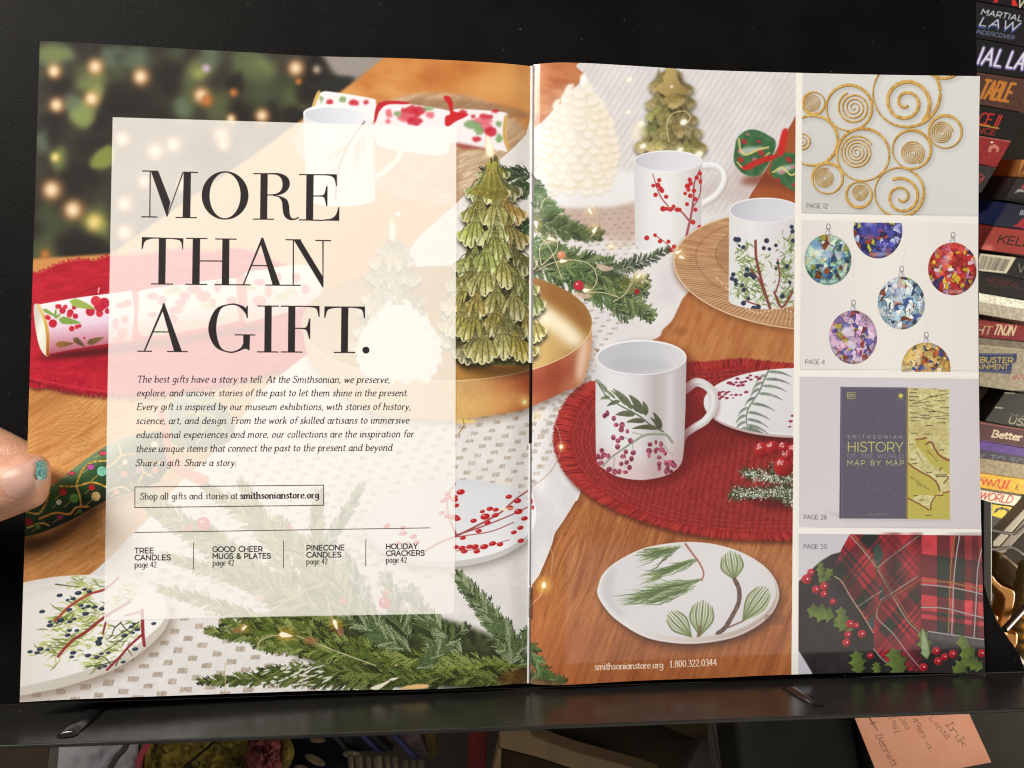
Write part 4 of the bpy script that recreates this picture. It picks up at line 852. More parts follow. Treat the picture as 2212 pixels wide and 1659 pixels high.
def paint_right(c):
    r = np.random.default_rng(15)
    L_ = quad((1140, 120), (1722, 120), (1719, 400), (1714, 900), (1709, 1500), (1135, 1500))
    # --- table
    wood_grain(c, L_, -1.15, ((160, 86, 42), (196, 120, 64)), 121, 9, 9, 200, (112, 56, 24))
    wood_grain(c, quad((1140, 1040), (1714, 1040), (1709, 1500), (1135, 1500)), -1.22, ((146, 78, 38), (198, 126, 70)), 122, 7, 9, 1500, (112, 56, 24), ((1228, 1222, 34, 24), (1262, 1250, 18, 10)))
    c.fill([quad((1140, 1370), (1714, 1340), (1709, 1500), (1135, 1500))], (146, 68, 34), .30, 20)
    c.fill([quad((1140, 120), (1290, 120), (1262, 166), (1200, 230), (1150, 282))], noisy((176, 96, 54), (206, 134, 86), 14, 123, .1, 3), 1, .5)
    c.fill([sp([(1500, 640), (1600, 690), (1717, 712), (1717, 790), (1480, 775), (1410, 740)], True)], noisy((170, 100, 52), (202, 138, 82), 10, 124, -1.2, 4), .75, 1.5)
    c.fill([el(1470, 715, 16, 9, .1)], (140, 76, 42), .5, 3); c.fill([sp([(1640, 300), (1722, 240), (1722, 430), (1610, 432)], True)], (164, 82, 42), .9, 3)
    for k in range(0): c.fill(st(el(1240 - k, 1232 + 2 * k, 14 + 9 * k, 8 + 5 * k, -.3, 30), 1.2), (126, 62, 26), .32, .6)
    c.fill([sp([(1235, 1290), (1262, 1210), (1276, 1178), (1262, 1230), (1246, 1290)], True)], (120, 54, 24), .55, 3)
    c.fill([sp([(1140, 1310), (1230, 1280), (1290, 1330), (1260, 1470), (1140, 1480)], True)], (190, 108, 58), .3, 16)
    # --- cloth
    cl1 = sp([(1282, 130), (1262, 164), (1238, 194), (1196, 238), (1150, 282), (1120, 300), (1120, 620), (1300, 760), (1413, 733), (1432, 712), (1452, 692), (1466, 664), (1484, 634), (1560, 560), (1618, 428), (1640, 392), (1690, 300), (1724, 230), (1724, 120)], True, 5)
    c.fill([cl1 + np.array([2, 4])], (120, 60, 40), .35, 3)
    c.fill([cl1], noisy((220, 212, 208), (234, 227, 221), 40, 130), 1, 1)
    c.setclip([cl1])
    S = []
    for k in range(46):
        x = 1230 + k * 14.5; y0 = 130; S.append(np.array([(x, y0), (x + 5, y0), (x - 205, y0 + 330), (x - 211, y0 + 330)]))
    c.fill(S, (196, 184, 182), .42, 1.8); S = []
    for k in range(30):
        x = 1480 + k * 16; S.append(np.array([(x, 150), (x + 5, 150), (x - 190, 430), (x - 196, 430)]))
    c.fill([sp([(1500, 420), (1560, 380), (1620, 330), (1680, 330), (1620, 440)], True)], (186, 160, 146), .35, 10)
    c.fill([sp([(1180, 470), (1240, 440), (1370, 430), (1372, 520), (1300, 512), (1220, 500)], True)], (196, 166, 146), .8, 7)
    weave(c, (1330, 505), (19, -1), (-9, 11.5), (-7, 5), (-6, 8), 9, 4.5, (172, 140, 122), 131, alpha=.6, ang=-.1, blur=.8)
    weave(c, (1300, 675), (23, 5), (-9.2, 11.8), (-6, 3), (-5, 8), 11, 4.6, (172, 150, 140), 132, alpha=.75, ang=-.1, blur=.5)
    c.setclip(None)
    cl2 = sp([(1130, 590), (1200, 690), (1290, 760), (1300, 830), (1256, 1054), (1240, 1086), (1218, 1122), (1206, 1140), (1198, 1152), (1190, 1180), (1176, 1216), (1162, 1246), (1150, 1262), (1130, 1290)], True, 5)
    c.fill([cl2 + np.array([4, 5])], (100, 50, 26), .5, 4)
    c.fill([cl2], noisy((214, 206, 202), (230, 223, 217), 26, 133), 1, .7)
    c.fill([cl2], noisy((204, 196, 190), (238, 232, 226), 2.2, 134), .2)
    c.setclip([cl2])
    weave(c, (1179, 930), (33, -1), (-8.6, 15.6), (-4, 2), (-7, 9), 15, 9, (176, 158, 138), 135, alpha=.8, ang=-.04)
    weave(c, (1290, 790), (18, 0), (-8, 12), (-2, 2), (-2, 8), 9, 5, (176, 156, 142), 136, alpha=.6)
    c.fill([sp([(1160, 1060), (1180, 1130), (1160, 1200), (1140, 1260), (1130, 1060)], True)], (178, 170, 168), .4, 10)
    for k in range(24): c.fill(st([(1166 - k * .9, 1172 + k * 3.4), (1150, 1172 + k * 3.4)], .8), (196, 190, 188), .5)
    c.setclip(None)
    c.fill(st(sp([(1256, 1054), (1240, 1086), (1218, 1122), (1198, 1152), (1190, 1180), (1162, 1246)]), 1.6), (244, 238, 232), .8, .4)
    # --- white pinecone candle and its dish
    c.fill([sp([(1160, 380), (1200, 372), (1380, 372), (1400, 420), (1330, 446), (1230, 450), (1170, 430)], True)], (238, 233, 228), .95, 4)
    c.fill([sp([(1170, 430), (1230, 450), (1330, 448), (1380, 436), (1330, 462), (1230, 462)], True)], (196, 176, 160), .5, 5)
    c.fill([sp([(1256, 190), (1253, 170), (1258, 160), (1266, 164), (1270, 190)], True)], (254, 248, 240), 1, 1.2)
    pinecone_candle(c, 1250, 192, 412, 78, ((214, 192, 152), (238, 227, 203), (249, 242, 229)), 140, 1.2, 13)
    c.fill([sp([(1180, 230), (1230, 190), (1240, 300), (1220, 400), (1180, 370), (1172, 300)], True)], (255, 252, 244), .35, 14)
    c.fill([sp([(1280, 220), (1318, 260), (1330, 340), (1310, 400), (1290, 380), (1296, 300)], True)], (240, 216, 186), .35, 12)
    # --- second tree candle
    def pf(s): return float(np.interp(s, [0, .12, .25, .34, .36, .5, .62, .7, .85, 1], [8, 12, 24, 38, 30, 44, 54, 50, 62, 70]))
    candle_tree(c, 1448, 148, 340, 70, ((98, 86, 46), (154, 142, 86), (194, 176, 122), (222, 204, 158)), 142, 6, 1.6, False, pf)
    c.fill([sp([(1440, 146), (1458, 146), (1462, 166), (1472, 184), (1486, 198), (1478, 204), (1456, 202), (1440, 208), (1420, 196), (1414, 202), (1416, 190), (1432, 178), (1438, 164)], True)], ramp((1420, 150), (1480, 200), [(196, 172, 100), (176, 150, 92), (150, 126, 70)]), 1, 1)
    c.fill(st(sp([(1445, 305), (1440, 270), (1452, 246), (1478, 240), (1491, 252), (1486, 264)]), 2.2), (214, 196, 150), .9, .7)
    for x, y, s in [(1360, 172, 6), (1357, 242, 5), (1384, 267, 7), (1389, 316, 7), (1469, 324, 7), (1477, 264, 8), (1510, 334, 9), (1451, 187, 3), (1380, 285, 14)]:
        c.fill([el(x, y, s * 1.3)], (255, 236, 190), .4, 3); c.fill([el(x, y, s, s * .72, -.6)], (255, 250, 228), .95 if s < 10 else .5, 1 if s < 10 else 6)
    # --- green cracker
    c.fill([sp([(1600, 395), (1690, 408), (1720, 420), (1720, 405), (1650, 372)], True)], (120, 50, 30), .7, 5)
    b1 = sp([(1587, 322), (1592, 300), (1608, 284), (1630, 280), (1656, 290), (1676, 308), (1664, 346), (1640, 378), (1612, 378), (1592, 362), (1585, 345)], True)
    b2 = sp([(1665, 360), (1678, 336), (1700, 330), (1724, 340), (1724, 410), (1690, 398), (1668, 380)], True)
    for b in (b1, b2): c.fill([b], noisy((40, 84, 46), (74, 118, 72), 10, 9), 1, .9)
    c.setclip([b1, b2])
    c.fill([leaf((1594, 330), (1652, 318), 16), leaf((1676, 372), (1722, 356), 16)], (206, 206, 196), .8, 2)
    for x, y, s, k in [(1608, 306, 7, 0), (1640, 306, 5, 0), (1600, 345, 8, 0), (1620, 360, 7, 0), (1644, 330, 8, 0), (1655, 345, 6, 0), (1598, 326, 5, 1), (1630, 345, 6, 1), (1680, 390, 7, 0), (1704, 345, 8, 0), (1716, 400, 6, 0), (1712, 360, 5, 1), (1690, 372, 5, 1), (1615, 290, 4, 1), (1600, 360, 4, 0)]: c.fill([el(x, y, s, s * .7, .6)], ((190, 40, 44), (206, 110, 130))[k], .85, .8)
    c.fill(st(sp([(1596, 300), (1600, 325), (1612, 334), (1636, 324), (1660, 318)]), 4) + st(sp([(1592, 350), (1610, 365), (1636, 352), (1662, 330)]), 3) + st(sp([(1670, 372), (1690, 362), (1708, 378), (1722, 372)]), 4), (228, 204, 120), .9, .7)
    c.setclip(None)
    c.fill([sp([(1680, 330), (1690, 282), (1702, 284), (1692, 334)], True)], (206, 36, 34), .95, 1)
    c.fill([sp([(1604, 360), (1640, 342), (1670, 334), (1680, 340), (1640, 356), (1612, 368)], True)], (196, 34, 32), .9, 1)
    # --- mug with red twigs
    h = sp([(1514, 358), (1540, 356), (1560, 368), (1563, 392), (1546, 420), (1516, 440)])
    c.fill(st(h + np.array([3, 3]), 13), (170, 150, 140), .4, 2); c.fill(st(h, 12), (232, 228, 225), 1, .8); c.fill(st(h - np.array([1, 2]), 5), (250, 248, 246), .8, 1)
    bd = mug(c, 1443, 348, 74, 23, 545, 71, [(218, 213, 208), (236, 231, 226), (238, 233, 228), (224, 217, 212), (204, 196, 192)], [(196, 194, 198), (222, 218, 220), (232, 228, 228)], 17)
    c.setclip([bd])
    tw = st(sp([(1478, 552), (1484, 505), (1492, 470), (1498, 430), (1500, 395), (1512, 366)]), 6, 2.5) + st(sp([(1488, 476), (1470, 456), (1450, 450), (1432, 432), (1422, 414), (1410, 376)]), 4, 1.8) + st(sp([(1480, 540), (1500, 518), (1512, 490)]), 2) + st(sp([(1478, 548), (1455, 540), (1430, 518), (1412, 508)]), 1.8) + st(sp([(1496, 450), (1512, 420), (1514, 380)]), 2.4)
    c.fill(tw, (156, 66, 70), .9, .5)
    rb = [(1424, 389), (1411, 401), (1416, 421), (1427, 408), (1421, 400), (1430, 412), (1439, 425), (1440, 451), (1448, 452), (1432, 451), (1463, 453), (1455, 446), (1468, 453), (1485, 402), (1492, 396), (1480, 418), (1491, 423), (1484, 441), (1502, 430), (1499, 412), (1502, 453), (1497, 480), (1505, 384), (1512, 375), (1514, 392), (1397, 514), (1415, 508), (1426, 521), (1444, 522), (1456, 533), (1450, 543), (1447, 540), (1500, 508), (1507, 502), (1511, 490), (1490, 388), (1487, 410)]
    berries(c, rb, (192, 42, 44), 5.0, 1, False, .12, 5, .4)
    c.setclip(None)
    c.fill([sp([(1360, 535), (1380, 540), (1440, 548), (1420, 556), (1365, 548)], True)], (240, 235, 230), .7, 3)
    # --- wooden charger and the pine mug
    ch = el(1722, 585, 268, 126, .10, 90)
    ch = ch[(ch[:, 0] < 1730)]
    c.fill([ch + np.array([-2, 7])], (110, 60, 30), .55, 5)
    c.fill([ch], noisy((172, 122, 80), (208, 162, 118), 4, 150, .15, 14), 1, .5)
    c.setclip([ch])
    for k in range(150):
        t = .35 + 2.9 * k / 150; a = el(1722, 585, 160, 74, .1, 1, t, t)[0]; b = el(1722, 585, 262, 121, .1, 1, t, t)[0]
        c.fill([needles(b, math.atan2(*(a - b)[::-1]), np.hypot(*(a - b)) * r.uniform(.6, 1), 2.4)], (124, 80, 48) if k % 2 else (230, 192, 150), .5, .6)
    c.fill(st(el(1724, 572, 222, 100, .1, 60), 2.4), (140, 96, 62), .6, .8); c.fill(st(el(1726, 562, 180, 82, .1, 60), 3), (134, 88, 56), .6, 1)
    c.fill([el(1726, 560, 176, 80, .1, 60)], noisy((162, 116, 82), (186, 138, 100), 5, 152, .1, 10), .9, .8)
    for k in range(40):
        t = 1.2 + 1.6 * k / 40; p = el(1724, 575, 190, 100, .1, 1, t, t)[0]; c.fill([el(p[0], p[1], 1.6)], (250, 222, 180), .8 if k % 3 else 0, .4)
    c.setclip(None)
    c.fill(st(el(1722, 585, 267, 125, .10, 90), 2.2), (240, 214, 180), .85, .4)
    bd = mug(c, 1652, 454, 77, 27, 668, 78, [(226, 222, 216), (236, 231, 227), (226, 219, 216), (216, 208, 206)], [(190, 190, 194), (214, 212, 214), (224, 222, 222)], 20)
    c.setclip([bd])
    yg = []; dg = []
    for x0, y0, x1, y1, n, L in [(1596, 530, 1650, 660, 90, 24), (1640, 560, 1600, 640, 70, 22), (1690, 560, 1700, 660, 80, 24), (1715, 500, 1690, 600, 60, 22), (1600, 600, 1610, 650, 40, 16), (1650, 640, 1715, 660, 40, 16)]:
        for i in range(n):
            f = r.random(); x = x0 + (x1 - x0) * f + r.normal() * 9; y = y0 + (y1 - y0) * f + r.normal() * 8
            (yg if r.random() < .55 else dg).append(needles((x, y), r.choice([-.6, .5, 2.5, -2.6, -1.2]) + r.normal() * .3, L * r.uniform(.4, 1.1), r.uniform(1.8, 3.4), .1 * r.normal()))
    c.fill(yg, (150, 168, 88), .8, .6); c.fill(dg, (92, 112, 54), .85, .5)
    c.fill(st(sp([(1632, 520), (1634, 560), (1646, 610), (1664, 668)]), 5.5) + st(sp([(1622, 582), (1640, 606), (1652, 636)]), 3.5) + st(sp([(1712, 630), (1698, 655), (1686, 662), (1672, 630)]), 4.5) + st(sp([(1610, 650), (1640, 660)]), 3) + st(sp([(1680, 560), (1684, 600), (1676, 630)]), 3), (128, 58, 50), .95, .5)
    pb = [(1589, 517), (1595, 518), (1597, 531), (1606, 534), (1614, 582), (1612, 594), (1622, 593), (1628, 598), (1584, 593), (1589, 606), (1581, 602), (1590, 614), (1603, 616), (1607, 626), (1616, 645), (1606, 655), (1638, 663), (1628, 666), (1650, 536), (1656, 520), (1662, 538), (1676, 530), (1710, 490), (1712, 500), (1680, 568), (1676, 580), (1700, 576), (1706, 610), (1690, 640), (1713, 520)]
    berries(c, pb, (48, 56, 74), 4.6, 1, False, .15, 6, .4)
    c.setclip(None)
    for k in range(14): c.fill([el(1612 + k * 8, 667 + math.sin(k * .5) * 6 + k * .6, 1.8)], (252, 226, 190), .8, .4)
    # --- evergreen in the centre
    GA = ((46, 58, 34), (84, 104, 60), (118, 134, 84)); GB = ((44, 52, 36), (70, 84, 56), (110, 120, 90))
    for b, t, w, cs, sd, wd, bl in [((1140, 380), (1180, 440), 20, GB, 160, 3, .8), ((1135, 400), (1260, 505), 26, ((60, 84, 44), (92, 120, 70), (128, 148, 100)), 161, 3, .7), ((1140, 470), (1300, 508), 34, ((44, 56, 30), (72, 88, 46), (104, 116, 74)), 162, 3.2, .7),
                                    ((1140, 520), (1240, 560), 36, ((48, 66, 36), (78, 106, 58), (104, 130, 80)), 163, 3.2, .4), ((1160, 540), (1320, 565), 36, GA, 164, 3.2, .3), ((1180, 560), (1300, 640), 44, GA, 165, 3.2, .3), ((1240, 590), (1400, 626), 40, GA, 166, 3.2, .2), ((1230, 590), (1380, 672), 40, GA, 167, 3.2, .2),
                                    ((1300, 600), (1412, 682), 36, ((72, 84, 44), (104, 118, 66), (136, 146, 92)), 168, 3, .2), ((1320, 640), (1356, 690), 24, GA, 169, 2.6, .2), ((1200, 570), (1340, 600), 30, GA, 170, 3, .3), ((1300, 590), (1446, 536), 22, GB, 171, 2.4, .3), ((1340, 620), (1400, 600), 22, ((96, 96, 50), (130, 128, 72), (170, 164, 104)), 172, 2.6, .2), ((1150, 560), (1220, 610), 30, GA, 173, 3, .4), ((1370, 650), (1410, 694), 16, GA, 174, 2.4, .2)]:
        cypress(c, b, t, w, cs, sd, 1, wd, .04, .7, bl)
    c.fill([sp([(1150, 580), (1190, 590), (1210, 600), (1250, 612), (1220, 626), (1180, 620), (1150, 610)], True)], (240, 234, 226), .0, 3)
    wires = [[(1156, 495), (1166, 510), (1190, 540), (1214, 602)], [(1170, 574), (1166, 540), (1180, 518), (1192, 514), (1204, 524), (1200, 545), (1172, 572)], [(1150, 590), (1190, 570), (1215, 564), (1240, 562), (1268, 568), (1286, 582)], [(1286, 582), (1290, 605), (1280, 624), (1264, 632), (1300, 632), (1336, 642)], [(1274, 460), (1284, 480), (1286, 500), (1276, 512)], [(1288, 445), (1292, 470), (1290, 490)], [(1325, 652), (1350, 636), (1370, 606), (1380, 596)], [(1168, 450), (1176, 432), (1188, 426)], [(1320, 532), (1360, 530)]]
    c.fill(sum([st(sp(w), 2.4) for w in wires], []), (120, 96, 60), .5, .8); c.fill(sum([st(sp(np.array(w) - .4), 1.6) for w in wires], []), (228, 214, 180), .95, .3)
    for x, y, a, s in [(1158, 485, 1.4, 9), (1190, 516, .2, 8), (1217, 564, 0, 9), (1275, 457, 1.0, 8), (1285, 496, -1, 9), (1267, 627, 0, 9), (1380, 595, -.8, 8), (1321, 532, .2, 7), (1466, 544, -.4, 8), (1473, 556, .3, 7), (1447, 446, 0, 3), (1214, 461, 0, 3)]:
        c.fill([el(x, y, s * 1.7, s * 1.4)], (255, 216, 140), .35, 4); c.fill([leaf((x - math.cos(a) * s, y - math.sin(a) * s), (x + math.cos(a) * s, y + math.sin(a) * s), s * .9)], (255, 250, 226), 1, .5)
    berries(c, [(1137, 513)], (190, 26, 36), 14, 1, True, 0, 3, .6); berries(c, [(1250, 617)], (192, 36, 50), 11, 1, True, 0, 3, .5); berries(c, [(1212, 551)], (214, 140, 100), 9, 1, True, 0, 3, .6); berries(c, [(1376, 630)], (150, 30, 30), 6, 1, False, 0, 3, .7)
    c.fill([sp([(1290, 570), (1310, 574), (1326, 580), (1310, 586), (1294, 582)], True), sp([(1240, 632), (1262, 634), (1278, 640), (1262, 646), (1246, 642)], True)], (226, 190, 170), .8, 1)
    # --- red mat
    mo = np.array([(1712, 786), (1660, 782), (1600, 776), (1530, 782), (1480, 784), (1400, 790), (1290, 822), (1256, 834), (1226, 862), (1204, 905), (1197, 950), (1206, 990), (1226, 1026), (1262, 1062), (1310, 1092), (1384, 1124), (1470, 1148), (1560, 1162), (1640, 1166), (1720, 1166), (1800, 1160), (1900, 1100), (1940, 960), (1900, 830), (1800, 790)], float)
    mat = sp(mo, True, 6); ctr = np.array([1570, 975])
    c.fill([mat + np.array([2, 9])], (70, 20, 10), .7, 4)
    c.fill([mat], (150, 26, 24), 1, 1)
    inn = [ctr + (mat - ctr) * q for q in (.90, .885)]
    fr = [[], [], []]
    P_ = sp(mo, True, 120)
    for i in range(0, len(P_), 2):
        p = P_[i]
        if p[0] > 1730: continue
        q = ctr + (p - ctr) * .885; d = q - p; a = math.atan2(d[1], d[0]); Ln = np.hypot(*d)
        fr[r.integers(0, 3)].append(needles(p - d / max(Ln, 1) * r.uniform(-1, 5), a + .10 * r.normal(), Ln * r.uniform(.8, 1.1), r.uniform(1.4, 2.8), .05 * r.normal()))
    for f, k in zip(fr, [(100, 16, 18), (156, 34, 32), (184, 54, 46)]): c.fill(f, k, .9, .25)
    I = inn[0]
    c.fill([I], noisy((158, 28, 30), (186, 44, 40), 14, 180), 1, .5)
    c.setclip([I])
    def weavetex(X, Y):
        dx = (X - 1640) / 1.75; dy = Y - 905; rr = np.hypot(dx, dy); th = np.arctan2(dy, dx)
        rk = rr / 2.5; k = np.floor(rk); f = rk - k
        t = th * np.maximum(k, 1) * 1.9 + (k % 2) * math.pi
        v = np.exp(-((f - .5) / .28) ** 2) * (.5 + .5 * np.sin(t)) ** .5
        n = fbm(X, Y, 4, 9, 2)
        base = col((100, 16, 18)); hi = col((196, 70, 62))
        return base + (hi - base) * np.clip(v * .55 + n * .5, 0, 1)[..., None]
    c.fill([I], weavetex, .78)
    for k in range(30):
        rr = 30 + k * 9.5
        c.fill(st(el(1640, 905, rr * 1.75, rr, .02, 90, 2.6, 4.9), 1.6), (90, 8, 12), .42 if k < 14 else .12, .5)
    for q in (.985, .93, .88): c.fill(st(ctr + (I - ctr) * q, 1.6), (206, 62, 56), .6, .5); c.fill(st(ctr + (I - ctr) * (q - .008), 1.4), (96, 10, 14), .5, .5)
    c.fill([sp([(1480, 860), (1560, 900), (1712, 950), (1712, 985), (1600, 960), (1490, 1000)], True)], (80, 6, 8), .35, 10)
    c.setclip(None)
    # --- plate at right edge
    pe = el(1722, 868, 202, 73, .0, 70); pe = np.array([p for p in pe])
    c.fill([pe + np.array([0, 12])], (60, 8, 8), .75, 5); c.fill([pe + np.array([0, 5])], (200, 176, 168), 1, .6)
    c.fill([pe], ramp((1525, 800), (1640, 940), [(222, 217, 214), (232, 227, 223), (224, 218, 214)]), 1, .5)
    c.fill(st(el(1722, 868, 197, 69, 0, 70), 2), (246, 242, 238), .7, .5)
    c.setclip([pe])
    gl = []
    stem = sp([(1662, 797), (1650, 822), (1640, 846), (1618, 880), (1612, 905), (1616, 925)])
    for k in range(8):
        i = min(4 + k * 5, len(stem) - 1); x, y = stem[i]; gl.append(leaf((x, y), (x - 24, y + 20), 6.5, 9, .14))
    for k in range(9):
        i = min(2 + k * 5, len(stem) - 1); x, y = stem[i]; gl.append(leaf((x, y), (min(1712, x + 62 - k * 2), y + 12 + 1.4 * k), 6.5, 9, -.08))
    for k in range(4): gl.append(leaf((1616 + k, 922), (1604 + k * 10, 938), 6))
    c.fill(gl, noisy((90, 100, 84), (140, 148, 130), 9, 3), .82, .5); c.fill(st(stem, 4, 2.5), (120, 130, 116), .9, .4)
    pdots = [(1593, 818), (1602, 826), (1615, 816), (1621, 811), (1634, 814), (1590, 826), (1580, 829), (1575, 827), (1610, 824), (1622, 820), (1640, 818), (1604, 832), (1595, 833), (1585, 831), (1555, 848), (1552, 853), (1562, 846), (1570, 848), (1575, 846), (1566, 852), (1580, 853), (1590, 853), (1600, 853), (1612, 847), (1560, 857), (1570, 860), (1584, 860), (1545, 852), (1554, 861), (1708, 910), (1706, 922), (1712, 898)]
    berries(c, pdots, (150, 52, 74), 4.8, .55, False, .2, 7, .4, None, -.1)
    c.setclip(None)
    # --- big mug
    hp = sp([(1480, 842), (1502, 826), (1524, 832), (1540, 850), (1541, 880), (1524, 908), (1496, 926), (1476, 944), (1468, 978)])
    c.fill(st(hp + np.array([4, 6]), 17, 13), (90, 10, 12), .4, 4)
    c.fill(st(hp, [19] * 20 + list(np.linspace(19, 14, len(hp) - 20))), (214, 207, 203), 1, .5)
    c.fill(st(hp - np.array([2, 2]), 9, 6), (240, 235, 231), .8, 1.5); c.fill(st(hp + np.array([6, 3]), 4, 3), (186, 170, 166), .45, 1.5)
    body = np.vstack([el(1385, 772, 98, 38, 0, 30, math.pi, 2 * math.pi), [(1481, 880), (1477, 975)], sp([(1477, 975), (1472, 1000), (1456, 1018), (1430, 1030), (1384, 1037), (1336, 1030), (1306, 1014), (1291, 1000), (1287, 975)], n=6), [(1286, 880)]])
    c.fill([body + np.array([14, 10])], (80, 8, 10), .6, 9)
    c.fill([body], ramp((1287, 0), (1481, 0), [(218, 213, 209), (233, 228, 224), (230, 224, 220), (220, 212, 208), (190, 180, 176), (202, 192, 188), (188, 176, 172)]), 1, .4)
    c.setclip([body])
    c.fill([quad((1440, 810), (1456, 805), (1452, 1000), (1438, 1005))], (226, 218, 214), .5, 4)
    c.fill([sp([(1290, 960), (1380, 1000), (1480, 960), (1480, 1050), (1290, 1050)], True)], (196, 132, 128), .30, 14)
    lv = []
    for b, t, w in [((1388, 895), (1358, 852), 16), ((1395, 898), (1389, 866), 13), ((1428, 928), (1410, 889), 12), ((1372, 896), (1328, 896), 13), ((1394, 910), (1352, 912), 11), ((1424, 926), (1364, 926), 11), ((1366, 885), (1322, 838), 12), ((1340, 866), (1310, 878), 9), ((1318, 858), (1296, 862), 9), ((1312, 848), (1290, 824), 9), ((1300, 836), (1288, 818), 7), ((1352, 876), (1318, 842), 7), ((1424, 927), (1404, 900), 7), ((1380, 890), (1360, 874), 9), ((1330, 862), (1298, 838), 6)]:
        lv.append(leaf(b, t, w, 9, .06, .7))
    c.fill(lv, ramp((1290, 820), (1420, 930), [(140, 146, 122), (92, 98, 70), (66, 70, 46)], .5, 7, 4), .94, .4)
    c.fill(sum([st([b.mean(0), b[0]], .8) for b in lv], []), (60, 70, 46), .5, .3)
    c.fill(st(sp([(1288, 822), (1312, 858), (1340, 876), (1380, 898), (1408, 920), (1432, 932)]), 2.2, 4), (92, 102, 78), .9, .4)
    c.fill(st(sp([(1452, 955), (1440, 940), (1425, 938), (1394, 940), (1366, 956), (1340, 974), (1318, 990), (1302, 1008)]), 6, 3.5), (140, 144, 122), .9, .5)
    c.fill(st(sp([(1366, 934), (1390, 940)]), 2) + st(sp([(1346, 944), (1364, 950)]), 1.6) + st(sp([(1368, 956), (1366, 970)]), 2) + st(sp([(1328, 988), (1324, 1012)]), 2) + st(sp([(1430, 956), (1446, 976), (1454, 982)]), 2) + st(sp([(1352, 988), (1350, 1010)]), 1.6), (150, 150, 134), .8, .5)
    bb = [(1306, 898), (1312, 893), (1326, 904), (1331, 918), (1344, 918), (1342, 928), (1355, 932), (1325, 945), (1343, 946), (1335, 952), (1334, 965), (1362, 952), (1300, 974), (1299, 988), (1305, 983), (1314, 985), (1292, 986), (1298, 1000), (1346, 986), (1368, 978), (1354, 999), (1342, 1002), (1364, 991), (1352, 976), (1360, 1010), (1338, 1019), (1351, 1020), (1328, 1019), (1316, 1014), (1402, 974), (1404, 960), (1417, 955), (1428, 960), (1420, 970), (1402, 983), (1416, 974), (1430, 972), (1437, 979), (1424, 988), (1424, 1002), (1438, 1000), (1446, 1000), (1454, 1004), (1442, 1010), (1440, 1018), (1452, 1000), (1448, 1018), (1424, 1012), (1457, 1006)]
    c.fill([el(x, y, 4.0 * (1 + .2 * r.normal()) + 1, 4.5 * (1 + .15 * r.normal()) + 1, 0, 12) for x, y in bb], noisy((96, 20, 38), (186, 84, 104), 6, 9, gain=2.4), .92, .5)
    c.fill([el(x - 1, y - 1, 1.8, 2) for x, y in bb], (206, 120, 134), .5, .5)
    c.setclip(None)
    c.fill([el(1385, 772, 94, 35.5, 0, 60)], ramp((1290, 740), (1470, 800), [(198, 195, 196), (196, 193, 194), (206, 203, 203), (222, 218, 216)]), 1, .4)
    c.fill([el(1380, 790, 70, 17)], (184, 180, 182), .5, 6)
    c.fill([el(1385, 772, 98, 38, 0, 60), ('hole', el(1385, 773, 94.2, 35, 0, 60))], (244, 240, 236), .9, .3)
    # --- snowy pine with berries
    c.fill([sp([(1580, 1050), (1640, 1092), (1716, 1100), (1716, 1070), (1640, 1060)], True)], (60, 8, 10), .6, 6)
    for b, t, n in [((1716, 1040), (1612, 1022), 520), ((1718, 1012), (1672, 1008), 140), ((1722, 1062), (1586, 1066), 760), ((1722, 1086), (1692, 1072), 160)]:
        b = np.array(b, float); t = np.array(t, float); d = t - b; a0 = math.atan2(d[1], d[0]); G = [[], [], []]
        for i in range(n):
            f = r.random(); p = b + d * f + r.normal(0, 4.5, 2); a = a0 + r.choice([-1, 1]) * r.uniform(.25, 1.15)
            G[i % 3].append(needles(p, a, r.uniform(10, 22), 1.7))
        c.fill(G[0], (34, 40, 22), .95, .3); c.fill(G[1], (84, 92, 58), .9, .3); c.fill(G[2][::3], (206, 202, 188), .75, .3); c.fill(G[2][1::3], (60, 68, 40), .9, .3)
        c.fill([el(*(b + d * r.random() + r.normal(0, 7, 2)), r.uniform(.6, 1.9), n=6) for i in range(n // 3)], (236, 230, 220), .85, .3)
    for x, y, s in [(1646, 972, 17), (1668, 968, 16), (1692, 966, 11), (1692, 1008, 21), (1712, 972, 13), (1700, 985, 10)]:
        c.fill([el(x, y, s)], ramp((x - s, y - s), (x + s, y + s), [(206, 52, 48), (164, 24, 28), (96, 8, 14)]), 1, .4)
        c.fill([el(x - s * .35 + r.normal() * 3, y - s * .4 + r.normal() * 3, r.uniform(.8, 2.4)) for _ in range(14)], (250, 226, 220), .7, .4)
    # --- oval plate
    pc = [(1290, 1282), (1293, 1262), (1303, 1239), (1331, 1214), (1381, 1188), (1431, 1176), (1490, 1171), (1550, 1177), (1606, 1195), (1650, 1222), (1674, 1250), (1683, 1276), (1681, 1300), (1664, 1330), (1628, 1358), (1576, 1380), (1500, 1391), (1431, 1386), (1381, 1371), (1330, 1338), (1303, 1308)]
    pl = sp(pc, True, 5)
    c.fill([pl + np.array([6, 10])], (60, 24, 10), .7, 8); c.fill([pl + np.array([2, 4])], (70, 36, 24), .5, 2)
    c.fill([pl], ramp((1300, 1180), (1640, 1390), [(226, 218, 212), (230, 222, 216), (216, 200, 188), (186, 160, 146)]), 1, .5)
    inn = np.array([1487, 1274]) + (pl - np.array([1487, 1280])) * np.array([.965, .925])
    c.fill([inn], ramp((1300, 1200), (1660, 1370), [(216, 209, 206), (224, 217, 213), (226, 219, 214), (220, 212, 206)]), 1, 1)
    c.fill([sp([(1310, 1240), (1330, 1230), (1322, 1290), (1350, 1330), (1330, 1325), (1304, 1285)], True)], (190, 182, 178), .5, 5)
    c.setclip([inn])
    T = [[], [], []]
